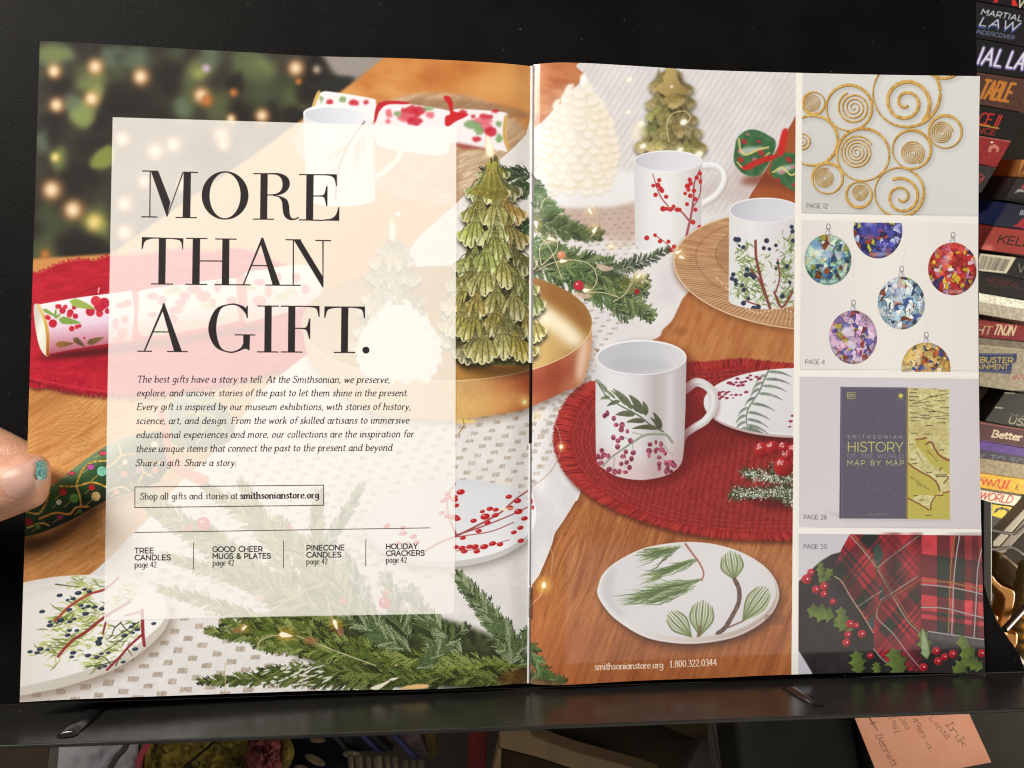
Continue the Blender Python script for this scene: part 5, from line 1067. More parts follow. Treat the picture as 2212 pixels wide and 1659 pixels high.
    def tuft(p0, a0, n, L, sp_, curve, wd=1.9):
        n = int(n * 1.05)
        for i in range(n):
            f = r.random(); T[r.integers(0, 3)].append(needles((p0[0] + r.normal() * 2, p0[1] + r.normal() * 2), a0 + sp_ * r.normal(), L * r.uniform(.5, 1.05), wd * r.uniform(.7, 1.3), curve + .05 * r.normal()))
    for f in np.linspace(0, 1, 8):
        x = 1470 - 45 * f; y = 1180 + 8 * f
        tuft((x, y), math.pi * .88 + .15 * f, 8, 80, .16, -.06)
    for f in np.linspace(0, 1, 12): tuft((1505 - 70 * f, 1208 + 26 * f), math.pi * .90, 8, 75, .16, -.05)
    for f in np.linspace(0, 1, 14): tuft((1518 - 110 * f, 1252 + 28 * f), math.pi * .96 - .05, 9, 90, .14, -.05)
    for f in np.linspace(0, 1, 8): tuft((1500 - 60 * f, 1270 + 20 * f), math.pi * .93, 6, 90, .10, -.04)
    c.fill(T[2], (172, 184, 134), .75, .5); c.fill(T[1], (120, 140, 78), .8, .4); c.fill(T[0], (78, 98, 54), .85, .35)
    fans = [((1586, 1252), -1.72, 62, 78, 9, .36), ((1512, 1374), -1.48, 78, 50, 9, .30), ((1494, 1376), -2.32, 74, 34, 7, .24), ((1604, 1342), -.94, 92, 34, 8, .22)]
    bl = [[], []]
    for (x, y), a0, L, W, n, spd in fans:
        for i in range(n):
            u = (i / (n - 1) * 2 - 1); a = a0 + u * spd
            e = (x + math.cos(a) * L * (1 - .12 * abs(u)), y + math.sin(a) * L * (1 - .12 * abs(u))); m = (x + math.cos(a0 + u * spd * 2.0) * L * .55, y + math.sin(a0 + u * spd * 2.0) * L * .55)
            bl[i % 2] += st(sp([(x, y), m, e]), [2 + 2.2 * math.sin(math.pi * k / 16) for k in range(17)])
    c.fill(bl[1], (146, 158, 96), .8, .5); c.fill(bl[0], (98, 112, 58), .85, .5)
    c.fill(st(sp([(1480, 1174), (1496, 1196), (1512, 1218), (1520, 1238), (1516, 1254)]), 4.5, 3), (166, 104, 88), .95, .5)
    c.fill(st(sp([(1587, 1252), (1596, 1272), (1596, 1300), (1582, 1330), (1566, 1356), (1550, 1369)]), [9, 9, 9.5, 9.5, 10] * 8 + [9]), noisy((84, 62, 56), (124, 94, 82), 4, 5), 1, .5)
    c.fill(st(sp([(1566, 1358), (1586, 1350), (1604, 1342)]), 4, 3), (120, 84, 76), .9, .5); c.fill(st([(1508, 1376), (1513, 1354)], 7), (124, 94, 76), .9, .5)
    c.setclip(None)
    c.fill(st(np.array([1487, 1279]) + (pl - np.array([1487, 1280])) * .985, 2.2), (242, 234, 228), .6, .6)
    c.fill([quad((1654, 1328), (1696, 1328), (1694, 1350), (1650, 1348))], (96, 54, 34), .35, 1)
    # --- lights and foot of the garland at the fold
    c.fill(st(sp([(1175, 1264), (1166, 1288), (1150, 1304), (1130, 1330)]), 2.2) + st(sp([(1188, 1180), (1194, 1204), (1190, 1240)]), 1.4), (214, 176, 120), .85, .4)
    c.fill([el(1175, 1264, 15)], (255, 196, 90), .8, 7); c.fill([el(1175, 1264, 4.4, 7)], (255, 248, 214), 1, 1)
    c.fill(st(sp([(1174, 906), (1200, 918), (1211, 950), (1212, 966), (1206, 990), (1188, 1020), (1160, 1044), (1136, 1054)]), 1.8), (170, 140, 110), .85, .4)
    c.fill([el(1212, 965, 8)], (255, 200, 110), .7, 4); c.fill([el(1212, 965, 4, 5)], (255, 246, 216), 1, .8); c.fill([el(1160, 898, 9)], (255, 226, 160), .7, 5)
    # tray edge and main tree cross the fold
    tray(c, 1)
    def pf2(s): return float(np.interp(s, [0, .3, .6, .85, 1], [58, 76, 94, 106, 84]))
    c.setclip([quad((1140, 470), (1200, 470), (1200, 800), (1140, 800))])
    def prof(s):
        return float(np.interp(s, [0, .06, .12, .16, .22, .31, .42, .51, .67, .8, .9, .97, 1], [6, 10, 20, 36, 41, 51, 63, 77, 92, 101, 105, 98, 84]))
    candle_tree(c, 1066, 350, 788, 100, ((74, 70, 36), (156, 150, 88), (210, 204, 146), (242, 237, 196)), 77, 9, 0, True, prof)
    c.setclip(None)
    c.fill([el(1066, 1128, 91, 80, -.2, 40)], (232, 228, 226), 0)
    c.fill([sp([(1136, 1050), (1148, 1062), (1156, 1090), (1158, 1118), (1150, 1146), (1136, 1170)], True)], (228, 223, 220), 1, .6)
    c.fill([el(1148, 1083, 3, 6), el(1151, 1096, 3, 5)], (190, 40, 40), .9, .5)
    c.setclip([quad((1130, 1380), (1240, 1380), (1240, 1500), (1130, 1500))])
    cypress(c, (1100, 1470), (1222, 1476), 36, ((34, 46, 22), (70, 94, 46), (104, 124, 74)), 190, 1.1, 3, 0, .8); cypress(c, (1120, 1380), (1190, 1470), 30, ((34, 46, 22), (70, 94, 46), (104, 124, 74)), 191, 1.1, 3)
    c.fill([sp([(1136, 1468), (1180, 1470), (1225, 1480), (1136, 1486)], True)], (120, 74, 52), .7, 3)
    c.setclip(None)
    c.fill(text("smithsonianstore.org", 1284, 1447, 1433, 1443, 14.6, SERIF, 9, 14, 14), (250, 232, 210), .97, .2)
    c.fill(text("1.800.322.0344", 1446.5, 1441.8, 1549, 1437.5, 15.5, SERIF, 9, 13, 14), (250, 232, 210), .97, .2)
    # ================= product column
    c.fill([quad((1719.5, 120), (2150, 120), (2150, 1500), (1709.5, 1500), (1714, 900))], (249, 240, 226), 1)
    P1 = quad((1734, 120), (2150, 120), (2150, 468.9), (1731, 461.3)); P2 = quad((1731, 475), (2150, 483.5), (2150, 804.5), (1728, 799.6)); P3 = quad((1727.5, 813.5), (2150, 818.5), (2150, 1143.5), (1726, 1139)); P4 = quad((1725.5, 1152.8), (2150, 1157.3), (2150, 1500), (1724.5, 1500))
    c.fill([P1], ramp((1740, 440), (2100, 160), [(210, 206, 198), (222, 219, 211), (228, 225, 216)]), 1)
    c.setclip([P1])
    D = lambda x, y: (1659 + x / 4, y / 4)
    rings = [(1195, 805, 290), (700, 930, 197), (395, 890, 95), (385, 1212, 216), (820, 1335, 226), (1240, 1290, 166), (1530, 1137, 141), (512, 1540, 131), (785, 1680, 110), (1132, 1660, 212), (1520, 500, 175)]
    S = []; fine = []
    for x, y, R in rings: p = D(x, y); S += st(el(p[0], p[1], R / 4, R / 4, 0, 60), [4.3 + 1.7 * math.sin(i / 60 * 6.283 + x) for i in range(60)])
    S += st(spiral(*D(1190, 885), 8, 54, 1.95, 1.1), 5, 7.5) + st(spiral(*D(1150, 1700), 7, 42, 1.7, 2.4, sgn=-1), 4, 6)
    for x, y, r1, tn, a in [(742, 928, 140, 3.6, .5), (765, 1315, 145, 4.6, 2), (1245, 1320, 105, 5, 1), (1500, 1145, 96, 4.5, 3), (485, 1535, 86, 5.5, 2), (795, 1665, 72, 5, 0), (295, 1215, 86, 2.5, 1)]:
        S += st(spiral(*D(x, y), 3, r1 / 4, tn, a), min(1.3, r1 / 4 / tn * .26), r1 / 4 / tn * .38)
    fine = st(spiral(*D(378, 885), 1, 19, 4.5, 0), 1.0, 1.5)
    cut = lambda o: [p + np.array(o) for p in S + fine]
    c.fill(cut((5, 6)), (150, 146, 140), .55, 4); c.fill(cut((1.2, 1.4)), (112, 74, 30), .8, .4)
    c.fill(S + fine, noisy((186, 134, 54), (226, 182, 96), 9, 200), 1, .2)
    c.fill([p - .5 for p in S if len(p) == 4][::2], (246, 214, 140), .25, .3)
    c.setclip(None)
    c.fill(text("PAGE 12", 1742, 449.2, 1788, 450, 9.6, SANS, 11, track=6), (84, 78, 76), .95, .15)
    c.fill([P2], ramp((1735, 640), (2100, 640), [(232, 223, 214), (244, 236, 224), (240, 231, 220)]), 1)
    c.fill(st([(1844, 560), (1844, 600)], .8) + st([(1957, 530), (1950, 575)], .8) + st([(1996, 640), (2000, 710)], .8), (216, 208, 200), .8)
    DD = lambda x, y: (1659 + x / 4, 414.75 + y / 4)
    c.setclip(None)
    glass_ball(c, *DD(518, 585), 51, 55, ((120, 168, 150), (206, 220, 196)), [((96, 140, 180), 24, 5, 10), ((150, 190, 160), 20, 5, 9), ((200, 214, 226), 18, 4, 8), ((44, 72, 110), 40, 1.5, 4), ((130, 60, 34), 34, 1.5, 4.2), ((150, 140, 50), 22, 2, 5), ((60, 110, 96), 40, 1.5, 4), ((220, 232, 200), 30, 1, 3)], 201, [(1762, 542, 13, (216, 228, 190)), (1764, 530, 12, (120, 160, 196)), (1790, 549, 9, (170, 184, 210)), (1812, 549, 8, (184, 190, 206))])
    glass_ball(c, *DD(950, 330), 53, 61, ((56, 54, 128), (76, 74, 158)), [((92, 100, 190), 40, 2, 5), ((44, 40, 100), 60, 2, 5), ((190, 196, 70), 34, 1.4, 4), ((176, 70, 50), 44, 1.4, 4), ((190, 196, 226), 26, 1, 3.4), ((236, 232, 236), 10, 1, 3)], 202, (), quad((1700, 479.3), (2000, 482), (2000, 700), (1700, 700)), False)
    glass_ball(c, *DD(1595, 665), 53, 57, ((190, 44, 44), (216, 80, 70)), [((236, 206, 214), 12, 5, 11), ((200, 40, 44), 30, 3, 8), ((176, 110, 150), 16, 3, 7), ((230, 180, 50), 34, 1.5, 3.8), ((70, 50, 110), 14, 1.5, 4), ((240, 226, 230), 14, 3, 7)], 203, (), quad((1900, 400), (2108.5, 400), (2110, 800), (1900, 800)))
    glass_ball(c, *DD(1152, 960), 51, 57, ((190, 208, 216), (226, 234, 234)), [((176, 206, 220), 40, 3, 7), ((240, 244, 240), 40, 2, 6), ((70, 90, 150), 44, 1.2, 4), ((140, 70, 46), 40, 1.2, 3.4), ((140, 170, 190), 40, 1.5, 4), ((176, 190, 80), 14, 1.5, 3.5), ((60, 70, 90), 44, .8, 2.4)], 204)
    glass_ball(c, *DD(735, 1255), 52, 58, ((196, 150, 186), (224, 186, 206)), [((210, 176, 206), 24, 5, 9), ((226, 206, 220), 14, 5, 10), ((90, 84, 150), 40, 1.6, 5), ((176, 80, 70), 40, 1.5, 4.4), ((180, 164, 60), 16, 2, 5), ((150, 120, 176), 30, 2, 5), ((120, 50, 50), 14, 1.5, 3.6)], 205, [(1832, 718, 14, (222, 204, 216)), (1838, 745, 12, (226, 208, 222))])
    glass_ball(c, *DD(1365, 1520), 53, 55, ((206, 160, 80), (232, 196, 116)), [((222, 190, 110), 24, 4, 8), ((226, 214, 196), 16, 3, 7), ((70, 76, 140), 40, 1.4, 4.4), ((196, 100, 50), 44, 1.6, 4.6), ((210, 200, 60), 24, 1.6, 4.4), ((150, 80, 50), 30, 1.2, 3.4)], 206, (), quad((1900, 600), (2100, 600), (2100, 803.4), (1900, 803)))
    c.fill(text("PAGE 4", 1739, 786.5, 1782, 786.8, 9.6, SANS, 11, track=6), (96, 86, 82), .95, .15)
    # book
    c.fill([P3], ramp((1730, 820), (2120, 1140), [(214, 205, 203), (220, 211, 208), (216, 205, 202)]), 1)
    E = lambda x, y: (1659 + x / 4, 829.5 + y / 4)
    EQ = lambda *p: np.array([E(*q) for q in p])
    c.fill([EQ((480, 1100), (620, 1130), (640, 1175), (1590, 1180), (1590, 1165), (640, 1160))], (160, 150, 150), .6, 3)
    c.fill([EQ((627, 24), (1210, 30), (1207, 1164), (617, 1162))], noisy((92, 86, 100), (102, 96, 108), 3, 210), 1, .2)
    c.fill([EQ((627, 24), (655, 24), (648, 1162), (617, 1162))], ramp(E(620, 0), E(655, 0), [(70, 66, 84), (108, 104, 122), (82, 78, 92)]), .9, .3)
    c.fill(st(EQ((640, 32), (1205, 36)), 1.2), (140, 132, 156), .8, .3)
    mp = EQ((1210, 32), (1566, 44), (1572, 1170), (1208, 1166))
    c.setclip([mp]); c.fill([mp], noisy((196, 180, 112), (230, 222, 164), 5, 211), 1)
    c.fill([EQ((1210, 330), (1566, 360), (1566, 500), (1210, 430))], (190, 170, 104), .5, 8)
    sea = [sp(EQ((1275, 500), (1350, 478), (1400, 540), (1470, 610), (1570, 660), (1570, 780), (1490, 735), (1420, 700), (1370, 640), (1320, 570), (1278, 535)), True, 4), sp(EQ((1205, 685), (1290, 742), (1400, 800), (1455, 860), (1486, 925), (1440, 965), (1390, 962), (1300, 962), (1205, 985)), True, 4), sp(EQ((1205, 990), (1290, 1030), (1395, 1085), (1412, 1045), (1450, 985), (1570, 930), (1575, 1175), (1200, 1175)), True, 4)]
    c.fill(sea, (196, 180, 84), 1, .6)
    rr = np.random.default_rng(33)
    wig = lambda pts, w: st(sp(EQ(*pts), n=6) + rr.normal(0, .5, (6 * (len(pts) - 1) + 1, 2)), w)
    c.fill(wig([(1280, 480), (1365, 468)], 4) + wig([(1365, 520), (1410, 505), (1460, 590), (1520, 640), (1566, 660)], 4.5) + wig([(1210, 685), (1290, 742), (1400, 800), (1455, 850), (1486, 925)], 3.4) + wig([(1210, 990), (1290, 1030), (1395, 1085), (1412, 1030), (1450, 970), (1510, 960)], 3) + wig([(1515, 860), (1560, 810)], 2.5) + wig([(1515, 940), (1566, 928)], 3) + wig([(1480, 745), (1495, 730)], 3), (132, 76, 44), .9, .4)
    rd = []
    for _ in range(90):
        x, y = rr.uniform(1210, 1560), rr.uniform(50, 800); q = [(x, y)]
        for k in range(4): q.append((q[-1][0] + rr.normal() * 50, q[-1][1] + rr.normal() * 30))
        rd += st(EQ(*q), .7)
    c.fill(rd, (168, 148, 92), .7)
    c.fill(st(EQ((1240, 175), (1330, 140), (1410, 110), (1566, 80)), 1.1) + st(EQ((1330, 200), (1430, 230), (1566, 260)), 1.1) + st(EQ((1300, 290), (1420, 285), (1560, 272)), 1.1) + st(EQ((1250, 170), (1400, 150)), 1), (62, 54, 36), .9)
    wd = []
    for x, y, n in [(1225, 75, 14), (1222, 110, 20), (1225, 142, 12), (1225, 190, 18), (1395, 105, 16), (1440, 145, 22), (1365, 190, 16), (1490, 205, 18), (1228, 250, 16), (1320, 270, 18), (1232, 288, 18), (1340, 300, 16), (1460, 298, 18), (1470, 335, 16), (1240, 318, 10), (1240, 425, 12), (1350, 433, 16), (1365, 358, 14), (1230, 650, 10), (1250, 686, 10), (1370, 765, 10), (1450, 785, 24), (1455, 800, 26), (1480, 570, 10), (1220, 520, 8), (1260, 965, 8), (1310, 1003, 8), (1365, 1135, 10), (1255, 45, 8), (1420, 40, 10), (1480, 60, 14), (1390, 238, 14)]:
        wd += st(EQ((x, y), (x + n * 4, y)), 2.0)
        c.fill(wd[-1:], (0, 0, 0), 0)
    c.fill(wd, noisy((40, 34, 24), (150, 136, 90), 1.6, 5, 0, 1, 2), .9)
    for s, a, b in [("ADRIATIC SEA", (1372, 578), (1460, 670)), ("APENNINES", (1275, 590), (1335, 680)), ("MEDITERRANEAN", (1228, 808), (1392, 920)), ("SEA", (1280, 865), (1320, 892))]:
        c.fill(text(s, *E(*a), *E(*b), 3.2, SANS, 16, track=30), (70, 62, 36), .85)
    c.setclip(None)
    c.fill([EQ((1196, 30), (1210, 30), (1208, 1166), (1194, 1166))], (150, 128, 70), .9, .2)
    T = lambda s, x0, y0, x1, y1, h, rgb, pen=10, tr=8: c.fill(text(s, *E(x0, y0), *E(x1, y1), h, SANS, pen, track=tr), rgb, .97, .12)
    T("SMITHSONIAN", 686, 470, 1160, 472, 7, (184, 176, 152), 13, 60); T("HISTORY", 685, 582, 1168, 584, 20, (214, 206, 110), 9.5, 6); T("OF THE WORLD", 685, 640, 1170, 642, 9.6, (150, 142, 140), 12, 22)
    T("MAP BY MAP", 684, 702, 1174, 703, 10.4, (214, 206, 130), 12, 30); T("NEW EDITION", 866, 1138, 1026, 1139, 5, (140, 132, 126), 12, 10)
    q_ = EQ((686, 76), (752, 76), (752, 122), (719, 128), (686, 122), (686, 76)); c.fill(sum([st(q_[i:i + 2], 1.3) for i in range(5)], []), (206, 190, 96), .95); T("DK", 694, 112, 742, 112, 6.2, (216, 204, 120), 16, 8)
    sx, sy = E(1147, 102); c.fill([el(sx, sy, 4)] + [needles((sx, sy), k * math.pi / 6, 7, 1.6) for k in range(12)], (226, 210, 90), .95, .2); c.fill(st(EQ((1120, 136), (1174, 136)), 1.6), (150, 140, 110), .7)
    T("PAGE 28", 308, 1169, 508, 1169.5, 9.4, (92, 84, 86), 11, 6)
    # tartan, chair and holly
    c.fill([P4], ramp((1730, 1155), (1740, 1260), [(208, 200, 200), (214, 206, 205)]), 1)
    c.setclip([P4])
    F = lambda x, y: (1659 + x / 4, 1244 + y / 4)
    c.fill([np.array([(1724, 1257), (1735, 1248), (1748, 1236), (1762, 1222), (1778, 1209), (1796, 1198), (1815, 1193), (1840, 1190), (1990, 1190), (2150, 1240), (2150, 1500), (1782, 1500), (1755, 1455), (1738, 1426), (1724, 1404)], float)], noisy((30, 26, 28), (48, 43, 44), 24, 220), 1, .8)
    c.fill([sp([(1770, 1240), (1800, 1260), (1830, 1320), (1800, 1360), (1760, 1300)], True)], (70, 64, 68), .4, 12)
    c.fill([sp([(1990, 1365), (2050, 1368), (2140, 1385), (2140, 1400), (2070, 1392), (1996, 1378)], True)], (112, 104, 102), .6, 4)
    tl = np.array([(1838, 1150), (1994, 1150), (1993, 1300), (1988, 1400), (1994, 1456), (1990, 1452), (1950, 1446), (1915, 1430), (1888, 1402), (1887, 1368), (1862, 1330), (1826, 1276), (1803, 1244), (1806, 1216), (1818, 1186)], float)
    tartan(c, tl, (1900, 1226), (52, 60), (64, -74), 221)
    c.setclip([tl])
    c.fill([sp([(1876, 1240), (1902, 1250), (1960, 1330), (1960, 1300), (1920, 1236)], True)], (20, 10, 12), .5, 10)
    c.fill([sp([(1905, 1160), (1945, 1150), (1925, 1250), (1900, 1330), (1890, 1400), (1880, 1330), (1896, 1240)], True)], (176, 40, 52), .55, 6)
    c.fill([sp([(1960, 1160), (1990, 1160), (1992, 1300), (1975, 1270), (1955, 1230)], True)], (196, 44, 58), .6, 10); c.fill([quad((1892, 1370), (1985, 1370), (1992, 1455), (1930, 1440))], (150, 26, 44), .55, 8)
    for g in [((1886, 1190), (1896, 1172), (1908, 1196), (1894, 1244)), ((1900, 1270), (1908, 1262), (1910, 1290), (1900, 1296)), ((1876, 1340), (1888, 1326), (1888, 1356), (1880, 1362))]: c.fill([np.array(g)], (22, 84, 74), .8, 1)
    for pts, k in [([(1836, 1156), (1870, 1196), (1894, 1228), (1930, 1290), (1960, 1340), (1992, 1372)], 0), ([(1843, 1156), (1875, 1196), (1898, 1226), (1936, 1290), (1966, 1338), (1992, 1364)], 1), ([(1990, 1250), (1950, 1276), (1905, 1300), (1895, 1316)], 1), ([(1984, 1244), (1944, 1270), (1902, 1296)], 0), ([(1985, 1158), (1960, 1176), (1920, 1206), (1894, 1228)], 0), ([(1926, 1156), (1905, 1180), (1880, 1210), (1850, 1246), (1832, 1270)], 2), ([(1812, 1192), (1838, 1230), (1870, 1290), (1890, 1330)], 2), ([(1895, 1316), (1896, 1336), (1930, 1370), (1960, 1410), (1996, 1452)], 0), ([(1850, 1312), (1880, 1292), (1905, 1276)], 0), ([(1895, 1220), (1890, 1290), (1870, 1330)], 2)]:
        cord(c, pts, ((214, 200, 186), (190, 128, 62), (140, 96, 62))[k], 3 if k < 2 else 2.2, .9)
    for q_, al in [(((1925, 1150), (1945, 1150), (1930, 1260), (1915, 1330), (1902, 1330), (1912, 1250)), .45), (((1812, 1190), (1830, 1180), (1850, 1250), (1880, 1320), (1870, 1330), (1830, 1270)), .4), (((1975, 1150), (1994, 1150), (1993, 1456), (1984, 1440), (1986, 1300)), .5)]: c.fill([np.array(q_, float)], (14, 6, 8), al, 9)
    for q_ in (((1948, 1160), (1962, 1160), (1950, 1240), (1940, 1240)), ((1935, 1390), (1955, 1395), (1975, 1440), (1960, 1440))): c.fill([np.array(q_, float)], (236, 110, 116), .30, 8)
    c.setclip([P4])
    cord(c, [(1803, 1245), (1818, 1256), (1838, 1290), (1862, 1326), (1886, 1366)], (206, 186, 150), 3.4); cord(c, [(1888, 1402), (1904, 1422), (1916, 1432)], (214, 196, 180), 3.2)
    trp = np.array([(1990, 1150), (2150, 1150), (2150, 1388), (2126, 1382), (2060, 1370), (1990, 1362)], float)
    def tr_(X, Y):
        yy = Y - (X - 1990) * .13
        red = col((176, 38, 52)); lr = col((206, 58, 66)); dk = col((30, 24, 26)); grn = col((30, 58, 44))
        V = np.where((X > 2024) & (X < 2052), 1.0, np.where((X > 2062) & (X < 2084), 1.0, np.where((X > 2100) & (X < 2114), .5, 0)))
        H = np.where((yy > 1196) & (yy < 1246), 1.0, np.where((yy > 1262) & (yy < 1284), .9, np.where((yy > 1318) & (yy < 1326), .6, np.where((yy > 1336) & (yy < 1368), 1.0, 0))))
        tw = (np.sin((X * .5 + Y * .9) * 2.2) > 0) * .4 + .3
        g = (V * tw + H * (1 - tw))[..., None]
        o = red + (dk - red) * g
        o = np.where(((V > .5) & (H > .5))[..., None], grn * .55 + dk * .45, o); o = np.where(((V < .1) & (H < .1))[..., None], lr, o)
        return o * (.82 + .36 * fbm(X, Y, 26, 7, 2))[..., None]
    c.fill([trp], tr_, 1, .4)
    c.setclip([trp]); c.fill([quad((2052, 1150), (2150, 1150), (2150, 1220), (2060, 1220))], (20, 8, 10), .35, 14); c.setclip([P4])
    for pts, k in [([(2063, 1156), (2056, 1200), (2052, 1260), (2049, 1366)], 1), ([(2073, 1156), (2066, 1200), (2060, 1260), (2056, 1368)], 0), ([(2122, 1180), (2112, 1230), (2108, 1310), (2104, 1378)], 0), ([(1990, 1254), (2040, 1257), (2090, 1266), (2140, 1278)], 1), ([(1990, 1263), (2040, 1267), (2090, 1276), (2140, 1288)], 0), ([(1990, 1312), (2040, 1314), (2090, 1326), (2140, 1338)], 0), ([(2006, 1364), (2060, 1372), (2128, 1382)], 0)]:
        cord(c, pts, ((212, 204, 198), (196, 136, 62))[k], 3.4)
    c.fill(st([(1991, 1156), (1990, 1260), (1988, 1365)], 1.6), (90, 14, 26), .5, .6)
    HG = [(120, 138, 62), (96, 112, 52), (66, 80, 40)]
    for b, t, w in [(F(740, 470), F(560, 380), 34), (F(580, 350), F(330, 290), 46), (F(650, 480), F(630, 260), 36), (F(440, 60), F(560, -60), 30), (F(460, 20), F(450, -130), 22), (F(790, 850), F(760, 640), 44), (F(1150, 860), F(1070, 620), 54), (F(950, 850), F(930, 740), 26), (F(1380, 720), F(1330, 450), 36), (F(1800, 830), F(1655, 500), 40), (F(1600, 850), F(1740, 720), 40), (F(1860, 800), F(1700, 720), 36)]:
        holly(c, b, t, w, HG, int(b[0]))
    c.fill([leaf(F(1370, 720), F(1335, 450), 16)], (176, 190, 150), .7, 1)
    for x, y, s in [(335, 30, 11), (416, 118, 9), (485, 90, 9), (485, 158, 8), (562, 222, 7), (712, 415, 9), (765, 430, 7), (692, 508, 8), (812, 502, 9), (678, 578, 9), (885, 690, 7), (1455, 650, 9), (1598, 675, 9), (1528, 700, 8), (1470, 738, 9), (1345, 790, 9), (1850, 670, 9), (372, -30, 8)]:
        X, Y = F(x, y); c.fill([el(X, Y, s)], ramp((X - s, Y - s), (X + s, Y + s), [(222, 60, 70), (176, 24, 40), (96, 8, 22)]), 1, .5); c.fill([el(X + s * .15, Y - s * .1, s * .2)], (255, 226, 226), .95, .4)
    c.fill([quad((1724, 1405), (1755, 1456), (1724, 1460))], (206, 200, 204), 1, .6)
    c.setclip(None)
    c.fill(text("PAGE 50", *E(307, 1422), *E(510, 1422), 9.4, SANS, 11, track=6), (84, 78, 80), .95, .15)
# ---------------------------------------------------------------- printed spines of the tapes and the note
def S(k, x, y): return (2073.8 + x * .19228, (0, 310.2, 620.4, 921.7, 1178.7)[k - 1] + y * .19228)
def SP(k, *p): return np.array([S(k, *q) for q in p])
def paint_spines(c):
    T = lambda s, k, a, b, h, rgb, pen, sl=0, tr=4: c.fill(text(s, *S(k, *a), *S(k, *b), h * .19228, SANS, pen * .62, slant=sl, track=tr), rgb, .95, .3)
    band = lambda y0, y1, z0, z1, rgb: c.fill([np.array([(1900, y0 - 212 * (y1 - y0) / 98), (2114, y0), (2212, y1), (2300, y1 + 88 * (y1 - y0) / 98), (2300, z1 + 88 * (z1 - z0) / 98), (2212, z1), (2114, z0), (1900, z0 - 212 * (z1 - z0) / 98)])], noisy(np.array(col(rgb)) * .85, np.minimum(col(rgb) * 1.12, 1), 4, int(y0) + 50), 1)
    band(-60, -44, 2, 20, (20, 18, 20)); band(4, 21, 83, 101, (24, 22, 24)); band(84, 102, 156, 170, (20, 19, 22)); band(157, 171, 226, 244, (72, 46, 38)); band(227, 245, 292, 308, (24, 22, 22))
    band(293, 309, 355, 372, (136, 40, 42)); band(356, 373, 416, 430, (48, 44, 44))
    c.fill([SP(1, (580, 0), (620, 0), (650, 70), (585, 65)), SP(1, (390, 0), (430, 0), (420, 25), (370, 30))], (196, 40, 34), 1, .4)
    T("W", 1, (640, 78), (760, 96), 100, (216, 206, 176), 22, 8)
    T("MARTIAL", 1, (228, 160), (690, 240), 62, (150, 158, 178), 26, 12, 10); T("MARTIAL", 1, (230, 158), (690, 236), 60, (206, 206, 210), 14, 12, 10)
    T("LAW", 1, (195, 300), (630, 372), 118, (60, 82, 140), 24, 20, 14); T("LAW", 1, (203, 280), (640, 345), 92, (222, 214, 204), 16, 20, 14)
    T("UNDERCOVER", 1, (150, 368), (605, 445), 44, (120, 132, 166), 22, 8, 10)
    T("IAL", 1, (180, 715), (455, 752), 190, (116, 108, 158), 34, 14, 16); T("IAL", 1, (182, 708), (455, 744), 180, (210, 204, 206), 17, 14, 16); T("LAW", 1, (510, 760), (860, 806), 190, (116, 108, 158), 34, 14, 16); T("LAW", 1, (512, 753), (860, 799), 180, (210, 204, 206), 17, 14, 16)
    c.fill(st(SP(1, (100, 805), (719, 890)), 2), (120, 78, 70), .7, .4)
    T("TABLE", 1, (205, 1095), (545, 1140), 205, (176, 108, 42), 24, 16, 4)
    T("CE II", 1, (185, 1388), (425, 1425), 132, (190, 44, 40), 20, 16, 4); c.fill(st(SP(1, (100, 1380), (435, 1442)), 2.4), (196, 156, 60), .9, .3)
    T("NCE", 1, (180, 1490), (390, 1520), 66, (180, 40, 38), 20, 14, 4)
    c.fill(st(SP(1, (120, 1512), (575, 1590)), 2), (190, 170, 150), .6, .5)
    c.fill([SP(2, (310, 95), (330, 30), (390, 8), (440, 40), (435, 90), (400, 100), (410, 60), (385, 45), (355, 60), (350, 95))], (196, 132, 110), .85, .5); c.fill([SP(1, (340, 1605), (350, 1590), (375, 1592), (372, 1604))], (250, 244, 236), 1, .3); c.fill([el(*S(2, 500, 140), 4, 5)], (190, 160, 160), .7, 1)
    c.fill(st(SP(2, (200, 370), (240, 345), (275, 375), (215, 405), (260, 400), (205, 450)), 3), (176, 60, 62), .9, .5)
    # second stack
    c.fill([SP(2, (640, 180), (900, 180), (900, 380), (650, 380))], (176, 112, 50), 1); c.fill([SP(2, (680, 330), (719, 210), (719, 300))], (60, 30, 20), .8, .6)
    c.fill([SP(2, (640, 380), (900, 380), (900, 720), (490, 690), (500, 600))], (44, 40, 40), 1, .3); c.fill([SP(2, (600, 560), (660, 510), (719, 520), (719, 545), (660, 540))], (186, 176, 180), .8, .6); c.fill([SP(2, (680, 500), (719, 450), (719, 510))], (190, 60, 60), .8, .6)
    c.fill([SP(2, (560, 660), (900, 690), (900, 985), (350, 930))], (34, 34, 50), 1, .3); c.fill([SP(2, (580, 930), (640, 905), (719, 830), (719, 960), (660, 935))], (176, 44, 50), .9, .5)
    for k in range(3): c.fill(st(SP(2, (672 + k * 22, 800), (690 + k * 22, 750)), 2), (196, 192, 196), .9, .3)
    c.fill([SP(2, (360, 930), (900, 985), (900, 1270), (100, 1200))], (150, 56, 50), 1, .3); T("KELLY", 2, (410, 1112), (880, 1175), 90, (34, 22, 24), 26, 14, 6)
    c.fill([el(*S(2, 310, 1180), 12, 9)], (222, 130, 118), .7, 3)
    band(547, 558, 585, 604, (34, 32, 32)); q = SP(2, (235, 1215), (630, 1280), (520, 1460), (180, 1425)); c.fill([q], (206, 196, 172), 1, .3)
    rr = np.random.default_rng(2)
    for k in range(26):
        f = .05 + .85 * k / 26; a = q[0] * (1 - f) + q[1] * f; b = q[3] * (1 - f) + q[2] * f
        c.fill(st([a * .82 + b * .18, a * .12 + b * .88], rr.uniform(.5, 1.7)), (44, 38, 36), .8, .25)
